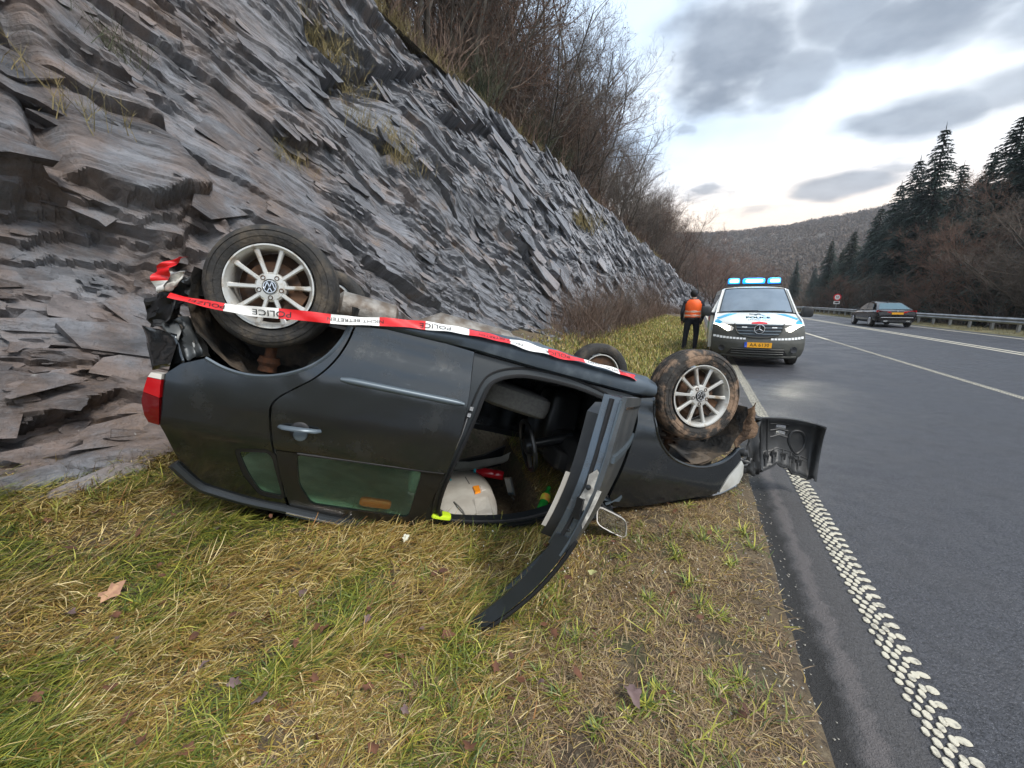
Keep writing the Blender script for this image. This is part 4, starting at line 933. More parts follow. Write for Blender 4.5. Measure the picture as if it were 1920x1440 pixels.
def smoothp(p, n=2):
    for _ in range(n):
        q = []
        for i in range(len(p)):
            a, b = p[i], p[(i + 1) % len(p)]; q += [(a[0] * .75 + b[0] * .25, a[1] * .75 + b[1] * .25), (a[0] * .25 + b[0] * .75, a[1] * .25 + b[1] * .75)]
        p = q
    return p
def roundp(p, r=.03, n=5):
    out = []
    for i in range(len(p)):
        a, b, c = Vector(p[i - 1]), Vector(p[i]), Vector(p[(i + 1) % len(p)]); u, w = (a - b), (c - b); k = min(r, u.length * .45, w.length * .45); s, e = b + u.normalized() * k, b + w.normalized() * k
        for j in range(n + 1): t = j / n; out.append(tuple(s * (1 - t) ** 2 + b * 2 * t * (1 - t) + e * t * t))
    return out
def opens(p, n=2):
    for _ in range(n):
        q = [p[0]]
        for i in range(len(p) - 1):
            a, b = p[i], p[i + 1]; q += [(a[0] * .75 + b[0] * .25, a[1] * .75 + b[1] * .25), (a[0] * .25 + b[0] * .75, a[1] * .25 + b[1] * .75)]
        p = q + [p[-1]]
    return p
def grow(p, k):
    cx = sum(a for a, b in p) / len(p); cz = sum(b for a, b in p) / len(p)
    return [(a + k * (a - cx) / math.hypot(a - cx, b - cz), b + k * (b - cz) / math.hypot(a - cx, b - cz)) for a, b in p]
GAP = [(.442, .095), (.426, .193), (.392, .295), (.32, .404), (.226, .485), (.162, .542), (.135, .588), (.136, .638), (.151, .72), (.181, .836), (.218, 1.017), (.275, 1.226)]
gap = opens(GAP, 2)
quarter = opens(ARCH_R, 2) + [(a - .006, b) for a, b in gap] + [(.076, 1.213), (-.113, 1.168), (-.185, 1.145), (-.251, 1.056), (-.329, .857), (-.351, .809), (-.366, .546), (-.298, .475)]
QWs = roundp(QW, .03); RWs = roundp(RW, .035)
panel('rear_wing', quarter, side, M['paint'], car, holes=[grow(QWs, .014)], step=.045, thick=.035)
panel('quarter_window_seal', grow(QWs, .016), sided(.004), M['rubber'], car, holes=[grow(QWs, -.012)], step=.04, thick=.02)
panel('quarter_window', grow(QWs, -.008), sided(.012), M['glass'], car, step=.08, thick=.004)
gd = [(a + .006, b) for a, b in gap]; gb = [q for q in gd if q[1] < .832]
door_skin = [(.447, .075), (.535, .069), (.827, .062), (1.108, .076), (1.132, .322), (1.138, .511), (1.122, .744), (1.110, .806), (.815, .817), (.553, .823), (.190, .833)] + gb[::-1]
rd = panel('rear_door', door_skin, side, M['paint'], car, step=.045, thick=.03)
fr = [(.19, .840), (.553, .829), (.815, .823), (1.106, .812), (1.075, 1.049), (1.052, 1.241), (.978, 1.272), (.582, 1.266), (.285, 1.224), (.226, 1.017)]
panel('window_frame', fr, sided(.004), M['darktrim'], rd, holes=[RWs], step=.05, thick=.03)
panel('door_window', grow(RWs, .006), sided(.014), M['glass'], rd, step=.1, thick=.004)
m = MB(); m.tube([(x, -inset(x, z) - .0 + .003, z) for x, z in ((.30, .838), (.64, .826), (.98, .818), (1.10, .812))], .007, 6); m.build('window_seal', M['rubber'], rd)
# rub strip and handle
mo = MB(); L = 14
for i in range(L):
    t = i / (L - 1); x = .437 + t * .678; z = .386 - .004 * t; w = .020 * (1 if 0 < i < L - 1 else .55)
    for dz, dy in ((-w, .0), (-w * .7, .013), (0, .019), (w * .7, .013), (w, .0)): mo.v.append((x, -inset(x, z) + dy, z + dz))
for i in range(L - 1):
    for k in range(4): a = i * 5 + k; mo.f.append((a, a + 1, a + 6, a + 5)); mo.m.append(0)
mo.f += [(0, 1, 2, 3, 4), tuple((L - 1) * 5 + k for k in (4, 3, 2, 1, 0))]; mo.m += [0, 0]
mo.build('rub_strip', M['molding'], rd, angle=60)
h = MB(); hp = [Vector((.190, .028 + .01, .697)), Vector((.215, .058, .695)), Vector((.29, .068, .690)), Vector((.37, .060, .686)), Vector((.395, .04, .685))]
h.tube(hp, [.011, .015, .016, .015, .010], 8, flat=.6); h.build('door_handle', M['molding'], rd)
c = MB(); c.lathe([(0.0, .050), (.004, .046), (.006, .030), (.006, .0)], (.292, .0385, .703), (0, 1, 0), 20); c.build('handle_recess', M['rubber'], rd)
c = MB(); c.lathe([(0.0, .036), (.006, .033), (.010, .018), (.010, .0)], (.300, .041, .722), (0, 1, 0), 20); o = c.build('handle_bowl', M['molding'], rd)
# roof edge with its rail
RE = [(-.30, 1.02), (-.185, 1.145), (-.113, 1.168), (.076, 1.213), (.275, 1.235), (.582, 1.285), (.978, 1.300), (1.222, 1.295), (1.569, 1.24), (1.926, 1.125), (2.25, .855)]
m = MB(); m.tube([(x, -inset(x, z) - .005, z + .012) for x, z in opens(RE, 1)], .028, 8); m.build('roof_edge', M['jamb'], car)
for k, (dz, dy) in enumerate(((.018, .028), (.036, .010))):
    m = MB(); m.tube([(x, -inset(x, z) + dy - .005, z + dz + .004) for x, z in opens(RE[4:10], 1)], .005, 5); m.build('roof_trim_strip', M['chrome'] if k == 0 else M['molding'], car)
# front door opening
ring = [(1.114, .082), (1.482, .093), (2.192, .106), (2.225, .115), (2.241, .26), (2.219, .548), (2.185, .781), (2.235, .845), (2.10, .985), (1.926, 1.105), (1.569, 1.222), (1.222, 1.28), (1.058, 1.285), (1.058, 1.241), (1.081, 1.049), (1.109, .856), (1.128, .744), (1.144, .511), (1.138, .322)]
APT = [(1.16, 1.171), (1.135, .973), (1.152, .775), (1.212, .468), (1.236, .271), (1.286, .209), (1.41, .159), (1.563, .148), (1.805, .149), (2.047, .189), (2.14, .27), (2.15, .5), (2.12, .74), (1.86, .964), (1.677, 1.075), (1.457, 1.134)]
aps = smoothp(APT, 2)
panel('door_frame', ring, sided(.028), M['jamb'], car, holes=[aps], step=.05, thick=.075)
for k, (g, r, dy, mm) in enumerate(((.012, .012, .012, 'rubber'), (.060, .007, .004, 'rubber'))):
    q = grow(aps, g); m = MB(); m.tube([(x, -inset(x, z) - .028 + dy, z) for x, z in q + [q[0], q[1]]], r, 6); m.build('door_seal', M[mm], car)
m = MB()
for (x, z) in ((1.165, .40), (1.160, .44)): m.box((x, -inset(x, z) - .02, z), (.02, .02, .022))
m.tube([(1.155, -inset(1.15, .5) - .02, .46), (1.145, -inset(1.14, .6) - .012, .56), (1.13, -inset(1.13, .7) - .02, .66)], .004, 5); m.build('door_check', M['chrome'], car)
m = MB(); m.tube([cpx(857, 838, .02), cpx(850, 862, .03), cpx(846, 866, .035)], .004, 5); m.tube([cpx(862, 820, .02), cpx(870, 800, .015), cpx(884, 776, .01)], .0035, 5); m.build('torn_trim_clip', M['whitelens'], car)
# sill
m = MB(); n = 26
for i in range(n):
    x = .43 + (2.335 - .43) * i / (n - 1); zb = float(np.interp(x, [.43, 1.11, 1.48, 2.19, 2.335], [.075, .070, .085, .098, .082])); zt = float(np.interp(x, [.42, .69, .99, 1.45, 1.86, 2.27, 2.335], [.06, .003, -.047, -.072, -.04, -.037, -.01]))
    for dy, z in ((-.016, zb), (.008, zb - .012), (.016, zb * .6 + zt * .4), (.004, zb * .25 + zt * .75), (-.03, zt), (-.10, zt + .004), (-.20, zt + .03)): m.v.append((x, dy, z))
for i in range(n - 1):
    for k in range(6): a = i * 7 + k; m.f.append((a, a + 7, a + 8, a + 1)); m.m.append(0)
m.f.append(tuple(range(6, -1, -1))); m.m.append(0); m.f.append(tuple((n - 1) * 7 + k for k in range(7))); m.m.append(0)
m.build('sill', M['skysillpaint'], car, angle=50)
# front wing and headlamp
wing = [(2.232, .112), (2.319, .09)] + opens(ARCH_F, 2) + [(3.15, .37), (3.05, .49), (3.0, .60), (2.99, .632), (2.695, .727), (2.365, .833), (2.251, .852), (2.192, .781), (2.226, .548), (2.248, .26)]
fw = panel('front_wing', wing, side, M['paint'], car, step=.045, thick=.035)
hl = panel('headlamp', [(3.155, .375), (3.20, .405), (3.228, .477), (3.20, .54), (3.01, .622), (3.008, .60), (3.056, .494)], sided(-.004), M['headlens'], car, step=.04, thick=.05)
hw = MB()
for q in ((1392, 848, .10, .035), (1385, 862, .08, .03), (1398, 866, .10, .025), (1376, 858, .08, .02)): hw.lathe([(-.03, q[3] * .6), (0, q[3]), (.03, q[3] * .7), (.035, 0)], cpx(q[0], q[1], q[2]), (1, .4, 0), 12)
hw.tube([cpx(1372, 868, .05), cpx(1384, 876, .06), cpx(1399, 872, .08), cpx(1408, 860, .10)], .010, 6); hw.build('broken_lamp_parts', M['blackplastic'], car)
# rear lamp in three coloured bands
TL = [((-.372, .545), (-.425, .55), (-.437, .575), (-.371, .572), 'whitelens', 'lamp_band'), ((-.370, .575), (-.438, .577), (-.449, .655), (-.366, .665), 'redlens2', 'lamp_band'), ((-.366, .667), (-.449, .657), (-.452, .70), (-.43, .775), (-.408, .806), (-.355, .808), (-.36, .73), 'redlens', 'lamp_band')]
tl = empty('tail_lamp'); tl.parent = car
for t in TL: panel(t[-1], list(t[:-2]), sided(-.012), M[t[-2]], tl, step=.03, thick=.05)
# arch lips, liners
for nm, arch, cx in (('rear', ARCH_R, .03), ('front', ARCH_F, 2.72)):
    q = opens(arch, 2); m = MB(); m.tube([(x, -creased(x, z) - .004, z) for x, z in q], .011, 6); m.build('wheel_arch_lip', M['skysillpaint'] if nm == 'rear' else M['paint'], car)
    m = MB(); na = 26; nw = 7; rnd = random.Random(3)
    for k in range(nw):
        d = .02 + .40 * k / (nw - 1)
        for j in range(na):
            a = R(-14 + 208 * j / (na - 1)); r = .386 + .010 * rnd.gauss(0, 1) + (.0 if k < 5 else -.03)
            m.v.append((cx + r * math.cos(a), -d, .088 + r * math.sin(a)))
    for k in range(nw - 1):
        for j in range(na - 1): a = k * na + j; m.f.append((a, a + 1, a + na + 1, a + na)); m.m.append(0)
    b = len(m.v); m.v.append((cx, -.42, .09)); 
    for j in range(na - 1): m.f.append(((nw - 1) * na + j, (nw - 1) * na + j + 1, b)); m.m.append(0)
    m.build('wheel_arch_liner', M['liner'], car, angle=60)
# strut and spring in the rear arch
m = MB(); m.tube([(.03, -.16, .02), (.02, -.19, .30)], .010, 8, 0); m.tube([(.02, -.19, .24), (.015, -.20, .44)], .03, 10, 1)
m.lathe([(-.02, .0), (-.02, .05), (.01, .06), (.03, .045), (.06, .05), (.08, .0)], (.016, -.20, .40), (0, 0, 1), 14, 1); m.build('shock_absorber', [M['chrome'], M['rust']], car)
m = MB(); m.tube([(2.72, -.2, .05), (2.74, -.30, .45)], .03, 10); m.tube([(2.74 + .06 * math.cos(t * .55), -.28 + .06 * math.sin(t * .55), .2 + t * .004) for t in range(50)], .010, 6); m.build('front_strut', M['brake'], car)
# ---- far flank (seen through the windows)
rw = [(-.35, .80), (-.36, .45), (-.2, .42)] + ARCH_R + [(.45, .08), (2.32, .09)] + ARCH_F + [(3.2, .42), (3.2, .5), (2.69, .727), (2.25, .852), (2.19, .79), (1.1, .80), (.18, .83)]
panel('far_flank', rw, rside, M['paint'], car, step=.09, thick=.05, tn=1)
pil = [(-.35, .80), (.18, .83), (1.1, .80), (2.19, .79), (2.25, .852), (1.926, 1.12), (1.569, 1.235), (1.222, 1.29), (.978, 1.295), (.582, 1.285), (.275, 1.235), (-.185, 1.145), (-.251, 1.056)]
panel('far_pillars', pil, rside, M['darktrim'], car, holes=[QW, RW, [(1.2, .84), (1.16, 1.19), (1.45, 1.16), (1.70, 1.07), (2.08, .85)]], step=.07, thick=.05, tn=1)
m = MB(); m.tube([(2.12, -1.50, .86), (1.85, -1.46, 1.05), (1.55, -1.44, 1.16), (1.1, -1.42, 1.23), (.3, -1.42, 1.20)], [.03, .035, .045, .05, .05], 8, flat=.6); m.build('pillar_trim', M['beige'], car)
m = MB(); m.tube([(1.18, -1.62, .10), (1.12, -1.60, .8), (1.10, -1.46, 1.2)], .05, 8); m.build('far_pillar_trim', M['beigedark'], car)
# ---- roof, bonnet, floor, tail
def sheet(name, xs, prof, m, parent=car, nv=15, crown=.03, flip=False, y0=lambda x, z: -inset(x, z), y1=lambda x, z: -1.74 + inset(x, z), rough=0, thick=0):
    b = MB(); rnd = random.Random(9)
    for x in xs:
        z = prof(x); a, c = y0(x, z), y1(x, z)
        for k in range(nv):
            t = k / (nv - 1); b.v.append((x, a + (c - a) * t, z + crown * (1 - (2 * t - 1) ** 2) + rnd.gauss(0, 1) * rough))
    for i in range(len(xs) - 1):
        for k in range(nv - 1): q = i * nv + k; b.f.append((q, q + 1, q + nv + 1, q + nv)); b.m.append(0)
    return b.build(name, m, parent, angle=60)
rez = lambda x: float(np.interp(x, [p[0] for p in RE], [p[1] for p in RE]))
sheet('roof', list(np.linspace(-.18, 1.55, 24)), lambda x: rez(x) + .012, M['paint'], crown=.045, rough=.004)
hl_ = lambda x: float(np.interp(x, [-.2, .2, .9, 1.3, 1.62, 1.70], [1.10, 1.17, 1.235, 1.20, 1.10, 1.13]))
hd = sheet('headliner', list(np.linspace(-.15, 1.30, 22)), lambda x: hl_(x) - .002, M['beige'], crown=.04, y0=lambda x, z: -inset(x, z) - .045, y1=lambda x, z: -1.74 + inset(x, z) + .045)
# overhead console panel bulging at the front of the roof lining, lamp, lid, handle
m = MB(); nx, ny = 20, 22
for i in range(nx):
    for k in range(ny):
        u, v = i / (nx - 1), k / (ny - 1); e = min(1, 6 * min(u, 1 - u, v * 1.0, 1 - v)); bul = (math.sin(math.pi * min(max(u, 0), 1)) ** .5) * (math.sin(math.pi * v) ** .4)
        x = 1.13 + .50 * u - .06 * (2 * v - 1) ** 2 * u; y = -.26 - 1.0 * v; m.v.append((x, y, hl_(x) + .035 - .105 * bul))
for i in range(nx - 1):
    for k in range(ny - 1): q = i * ny + k; m.f.append((q, q + 1, q + ny + 1, q + ny)); m.m.append(0)
oc = m.build('overhead_console', M['beige'], car, angle=60)
def cz(px, py, z):
    """point inside the car seen at this place of the photograph at car height z"""
    r = camR * (px - 960) + camU * (720 - py) + camF * 780; a = CMI @ Vector((0, 0, EYE)); d = CMI.to_3x3() @ Vector(r); t = (z - a.z) / d.z; return a + d * t
def con_z(x, y):
    u = min(max((x - 1.13) / .47, 0), 1); v = min(max((-.26 - y) / 1.0, 0), 1); return hl_(x) + .035 - .105 * math.sin(math.pi * u) ** .5 * math.sin(math.pi * v) ** .4
def on_con(px, py):
    z = 1.12
    for _ in range(40): p = cz(px, py, z); z = .7 * z + .3 * con_z(p.x, p.y)
    p = cz(px, py, z); p.z -= .004; return p
def padded(name, pts, z, th, mm, parent):
    q = [on_con(p[0], p[1]) for p in pts]; n = len(q); c = sum(q, Vector()) / n; m = MB(); m.v = [tuple(p) for p in q] + [tuple(c + (p - c) * .88 + Vector((0, 0, -th))) for p in q]
    m.f = [tuple(range(n, 2 * n))] + [(i, (i + 1) % n, n + (i + 1) % n, n + i) for i in range(n)]; m.m = [0] * (n + 1); return m.build(name, mm, parent, smooth=False)
padded('console_lid', [(886, 938), (914, 931), (926, 936), (924, 968), (891, 971)], 1.115, .012, M['beige'], oc)
padded('map_lamp', [(885, 915), (897, 913), (901, 925), (890, 928)], 1.105, .014, M['amber'], oc)
padded('lamp_switch', [(899, 912), (909, 913), (911, 921), (902, 923)], 1.105, .008, M['whitelens'], oc)
m = MB(); m.tube([on_con(851, 942), on_con(858, 953) - Vector((0, 0, .015)), on_con(866, 962) - Vector((0, 0, .015)), on_con(872, 968)], .005, 6); m.build('grab_strap', M['beigedark'], oc); m = MB(); m.tube([on_con(872, 895), on_con(880, 908)], .004, 5); m.build('visor_slot', M['beigedark'], oc)
sheet('bonnet', list(np.linspace(2.25, 3.2, 12)), lambda x: float(np.interp(x, [2.25, 2.7, 3.0, 3.2], [.852, .727, .632, .55])) + .01, M['paint'], crown=.05)
sheet('floor', list(np.linspace(-.45, 2.35, 10)), lambda x: .13, M['carpet'], crown=-.02, y0=lambda x, z: -.10, y1=lambda x, z: -1.64)
ub_ = sheet('underbody', list(np.linspace(-.5, 3.15, 40)), lambda x: .035, M['underseal'], crown=-.015, y0=lambda x, z: -.18 if .45 < x < 2.3 else -.42, y1=lambda x, z: -1.56 if .45 < x < 2.3 else -1.32, rough=.010)
m = MB(); m.box((2.34, -.87, .42), (.05, 1.5, .66)); m.build('bulkhead', M['underseal'], car, angle=30); m = MB(); m.box((3.08, -.87, .36), (.10, 1.25, .40)); m.build('radiator_support', M['underseal'], car, angle=30)
tg = [(-.33, .30), (-.36, .60), (-.34, .82)]; m = MB()
for (x, z) in tg:
    for k in range(13): t = k / 12; a, c = -inset(x, z), -1.74 + inset(x, z); m.v.append((x - .16 * (1 - (2 * t - 1) ** 2), a + (c - a) * t, z))
for i in range(len(tg) - 1):
    for k in range(12): q = i * 13 + k; m.f.append((q, q + 1, q + 14, q + 13)); m.m.append(0)
m.build('tailgate', M['paint'], car, angle=50)
m = MB()
for (x, z) in ((-.335, .83), (-.25, 1.06), (-.18, 1.15)):
    for k in range(13): t = k / 12; a, c = -inset(x, z) - .05, -1.69 + inset(x, z); m.v.append((x - .16 * (1 - (2 * t - 1) ** 2), a + (c - a) * t, z))
for i in range(2):
    for k in range(12): q = i * 13 + k; m.f.append((q, q + 1, q + 14, q + 13)); m.m.append(0)
m.build('rear_screen', M['glass'], car, angle=50)
# underside pieces that show above the sill
ex = cpx(690, 582, .42); m = MB(); m.lathe([(-.18, .0), (-.18, .07), (-.16, .095), (.16, .095), (.18, .07), (.18, 0)], (ex.x, ex.y, ex.z + .015), (.97, -.2, 0), 18); m.build('muffler', M['muffler'], car)
e1 = cpx(735, 592, .42); e2 = cpx(790, 607, .42); m = MB(); m.tube([(ex.x + .16, ex.y, ex.z + .03), e1 + Vector((0, 0, .03)), e2 + Vector((0, 0, .05)), (2.0, -.6, .0), (2.6, -.7, .0)], .022, 8); m.build('exhaust_pipe', M['muffler'], car)
m = MB(); m.tube([(.75, -.32, .03), (.9, -.34, -.02), (1.35, -.36, -.02), (1.5, -.36, .03)], [.05, .10, .10, .05], 10); m.build('fuel_tank', M['muffler'], car)
m = MB(); m.tube([(0, -.15, .0), (0, -1.6, .0)], .035, 10); m.tube([(.0, -.2, 0), (.42, -.4, .06)], .03, 8); m.tube([(.0, -1.54, 0), (.42, -1.34, .06)], .03, 8); m.tube([(2.69, -.15, .0), (2.69, -1.6, .0)], .03, 10); m.tube([(2.69, -.15, .02), (2.5, -.5, .05)], .025, 8); m.build('axles', M['underseal'], car)
# ---- cabin
st = MB()
def cushion(mb, c, d, rot=None, n=8):
    v = []; 
    for i in range(n + 1):
        for j in range(2 * n):
            th = math.pi * i / n - math.pi / 2; ph = math.pi * j / n
            f = lambda w, e: math.copysign(abs(w) ** e, w)
            p = Vector((d[0] / 2 * f(math.cos(th), .4) * f(math.cos(ph), .4), d[1] / 2 * f(math.cos(th), .4) * f(math.sin(ph), .4), d[2] / 2 * f(math.sin(th), .4)))
            if rot is not None: p = rot @ p
            v.append(p + Vector(c))
    mb.add(v, [(i * 2 * n + j, i * 2 * n + (j + 1) % (2 * n), (i + 1) * 2 * n + (j + 1) % (2 * n), (i + 1) * 2 * n + j) for i in range(n) for j in range(2 * n)])
seat = empty('front_seat'); seat.parent = car
cushion(st, (1.52, -.50, .33), (.52, .50, .17), Matrix.Rotation(R(-6), 3, 'Y')); st.build('seat_cushion', M['seat'], seat)
b = MB(); cushion(b, (1.13, -.50, .62), (.16, .48, .62), Matrix.Rotation(R(-14), 3, 'Y')); b.build('seat_back', M['seat'], seat)
b = MB(); cushion(b, (1.00, -.50, 1.02), (.11, .28, .19)); b.build('headrest', M['beige'], seat)
seat2 = copy_tree(seat, car); seat2.location = (-.32, -.74, 0)
b = MB(); cushion(b, (.20, -.87, .62), (.18, 1.25, .6), Matrix.Rotation(R(-14), 3, 'Y')); cushion(b, (.5, -.87, .34), (.5, 1.25, .17)); b.build('rear_bench', M['seat'], car)
b = MB(); cushion(b, (2.16, -.87, .66), (.36, 1.42, .30)); cushion(b, (2.05, -.87, .45), (.3, .34, .5)); cushion(b, (2.0, -.50, .70), (.16, .36, .15)); b.build('dashboard', M['dash'], car)
sc_ = Vector((1.74, -.50, .66)); sw = MB(); ax = Vector((-.93, 0, .36)).normalized(); u_ = Vector((0, 1, 0)); w_ = ax.cross(u_)
sw.tube([sc_ + (u_ * math.cos(t * .2244) + w_ * math.sin(t * .2244)) * .185 for t in range(29)], .017, 8); sw.tube([sc_, sc_ - ax * .35], .04, 10); sw.lathe([(.03, 0), (.025, .06), (-.02, .085)], sc_, ax, 16)
for a in (0, 180, 270): sw.tube([sc_, sc_ + (u_ * math.cos(R(a)) + w_ * math.sin(R(a))) * .18], .018, 6, flat=.5)
sw.build('steering_wheel', M['darktrim'], car)
m = MB(); m.tube([(2.10, -.30, .80), (2.02, -.30, .97), (1.98, -.36, 1.02)], .006, 5); m.tube([(1.95, -.35, .72), (1.93, -.72, .72)], .008, 6); m.build('dash_trim', M['beigedark'], car)
# ---- wheels
def make_wheel(tm):
    w = empty('wheel'); w.parent = car
    t = MB(); P = [(-.040, .212), (-.010, .222), (.0, .245), (.002, .272), (-.006, .296), (-.020, .309), (-.034, .314)]
    for g in (-.055, -.098, -.141): P += [(g + .016, .3165), (g + .006, .3170), (g + .005, .308), (g - .005, .308), (g - .006, .3170), (g - .016, .3165)]
    P += [(-.162, .314), (-.176, .309), (-.190, .296), (-.197, .272), (-.195, .245), (-.185, .222), (-.155, .212)]
    t.lathe(P, axis=(0, 1, 0), n=64, close=True)
    for k in range(0): # tread blocks on both shoulders
        for s, y0 in ((1, -.030), (-1, -.166)):
            a = 2 * math.pi * (k + .25 * s) / 64; c_ = Vector((math.cos(a) * .3125, y0, math.sin(a) * .3125)); t.box(c_, (.008, .020, .014), rot=Matrix.Rotation(-a, 3, 'Y'))
    for r_ in (.252, .283): t.lathe([(.0, r_ - .0015), (.0045, r_), (.0, r_ + .0015)], (0, -.001, 0), (0, 1, 0), 64)
    t.build('tyre', tm, w, angle=35)
    r = MB(); r.lathe([(-.185, .205), (-.15, .19), (-.05, .186), (-.028, .190), (-.018, .200), (-.004, .212), (.001, .2135), (.001, .206), (-.010, .198), (-.022, .188), (-.06, .182), (-.185, .195)], axis=(0, 1, 0), n=56, close=True)
    for k in range(10):
        a = 2 * math.pi * k / 10; d = Vector((math.cos(a), 0, math.sin(a))); s = Vector((-math.sin(a), 0, math.cos(a))); v = []
        for rr_, y0, wd, th in ((.040, -.020, .012, .030), (.10, -.022, .0105, .026), (.17, -.018, .012, .024), (.197, -.014, .017, .024)):
            v += [d * rr_ + s * wd + Vector((0, y0 - .006, 0)), d * rr_ + s * wd * .55 + Vector((0, y0, 0)), d * rr_ - s * wd * .55 + Vector((0, y0, 0)), d * rr_ - s * wd + Vector((0, y0 - .006, 0)), d * rr_ - s * wd * .8 + Vector((0, y0 - th, 0)), d * rr_ + s * wd * .8 + Vector((0, y0 - th, 0))]
        r.add(v, [(i * 6 + j, i * 6 + (j + 1) % 6, (i + 1) * 6 + (j + 1) % 6, (i + 1) * 6 + j) for i in range(3) for j in range(6)])
    r.lathe([(-.06, .078), (-.030, .076), (-.020, .066), (-.018, .040), (-.024, .036), (-.024, .0)], axis=(0, 1, 0), n=40)
    r.build('rim', M['rim'], w, angle=35)
    h = MB()
    for k in range(5):
        a = 2 * math.pi * (k + .25) / 5; c_ = Vector((math.cos(a) * .055, -.0185, math.sin(a) * .055)); h.lathe([(.0, .0125), (.0035, .0110), (.0035, .0085), (-.004, .008), (-.004, 0)], c_, (0, 1, 0), 12)
    h.build('wheel_bolts', M['brake'], w)
    d_ = MB(); d_.lathe([(-.075, .0), (-.075, .135), (-.095, .138), (-.095, 0)], axis=(0, 1, 0), n=40); d_.box((.11, -.085, .07), (.07, .06, .12), rot=Matrix.Rotation(R(-32), 3, 'Y')); d_.lathe([(-.155, .0), (-.155, .19)], axis=(0, 1, 0), n=32); d_.build('brake_disc', M['brake'], w, angle=30)
    c_ = MB(); c_.lathe([(-.024, .033), (-.013, .0325), (-.012, .029), (-.013, .0)], axis=(0, 1, 0), n=28); c_.build('hub_cap', M['darktrim'], w)
    e = MB(); Y = -.0105; e.lathe([(Y, .0325), (Y + .002, .031), (Y + .002, .0285), (Y, .027)], axis=(0, 1, 0), n=28)
    def strip(x0, z0, x1, z1): a = Vector((x0, Y, z0)); b = Vector((x1, Y, z1)); s = Vector((-(z1 - z0), 0, x1 - x0)).normalized() * .0021; u = Vector((0, .0025, 0)); e.add([a - s, a + s, b + s, b - s, a - s + u, a + s + u, b + s + u, b - s + u], [(4, 5, 6, 7), (0, 4, 7, 3), (1, 2, 6, 5), (0, 1, 5, 4), (3, 7, 6, 2)])
    for q in ((-.011, .025, 0, .005), (.011, .025, 0, .005), (-.024, .012, -.011, -.024), (-.011, -.024, 0, .001), (.024, .012, .011, -.024), (.011, -.024, 0, .001)): strip(*q)
    e.build('wheel_emblem', M['chrome'], w, smooth=False)
    return w
wl = make_wheel(M['tyre'])
wl.rotation_euler = (0, R(12), 0)
wf = copy_tree(wl, car); wf.location = (2.691, 0, 0); wf.rotation_euler = (0, R(8), R(2)); wf['label'] = 'front wheel caked with light brown mud'
for ch in wf.children:
    if ch.name.startswith('tyre'): ch.data = ch.data.copy(); ch.data.materials[0] = M['muddytyre']
for x in (0, 2.691): w2 = copy_tree(wl, car); w2.location = (x, -1.741, 0); w2.rotation_euler = (0, R(-12), math.pi)
# ---- crumpled tail end: bumper side, torn black cover, split metal
def crumple(name, pts, mm, amp=.02, seed=1, nu=12, nv=8, parent=car, back=.02):
    """torn sheet through four photograph corners (px, py, inset), buckled"""
    q = [cpx(*p) for p in pts]; rnd = random.Random(seed); ph = [rnd.uniform(0, 6) for _ in range(6)]; m = MB()
    for i in range(nu + 1):
        for j in range(nv + 1):
            u, v = i / nu, j / nv; p = (q[0] * (1 - u) + q[1] * u) * (1 - v) + (q[3] * (1 - u) + q[2] * u) * v
            w = amp * (math.sin(u * 9 + ph[0] + 2 * math.sin(v * 5 + ph[1])) + .7 * math.sin(v * 13 + ph[2] + u * 4)); p = p + Vector((w * .5 * math.sin(v * 6 + ph[3]), w, w * .5 * math.cos(u * 7 + ph[4]))); m.v.append(tuple(p))
    for i in range(nu):
        for j in range(nv): a = i * (nv + 1) + j; m.f.append((a, a + 1, a + nv + 2, a + nv + 1)); m.m.append(0)
    o = m.build(name, mm, parent, angle=35); s = o.modifiers.new('thick', 'SOLIDIFY'); s.thickness = .006; return o
crumple('rear_bumper', [(268, 612, .10), (330, 626, .01), (345, 680, -.02), (286, 694, .10)], M['paint'], .005, 3)
crumple('torn_bumper_cover', [(272, 560, .14), (330, 552, .02), (318, 612, .04), (275, 612, .14)], M['rubber'], .016, 5)
crumple('torn_bumper_cover', [(318, 518, .06), (378, 515, .10), (372, 560, .12), (300, 560, .06)], M['blackplastic'], .02, 8)
crumple('torn_bumper_cover', [(300, 545, .10), (345, 560, .06), (330, 600, .10), (285, 600, .16)], M['rubber'], .03, 9)
crumple('bent_metal', [(305, 605, .06), (352, 590, .08), (380, 668, .04), (338, 672, .02)], M['litdustypaint'], .016, 11)
crumple('bent_metal', [(330, 590, .10), (366, 600, .14), (392, 668, .12), (358, 660, .06)], M['muffler'], .02, 13)
crumple('split_foam', [(290, 545, -.02), (310, 512, -.01), (348, 508, .0), (322, 548, -.02)], M['bare'], .010, 15)
crumple('mud_flap', [(360, 545, .20), (392, 540, .20), (398, 640, .20), (362, 640, .18)], M['liner'], .015, 16)
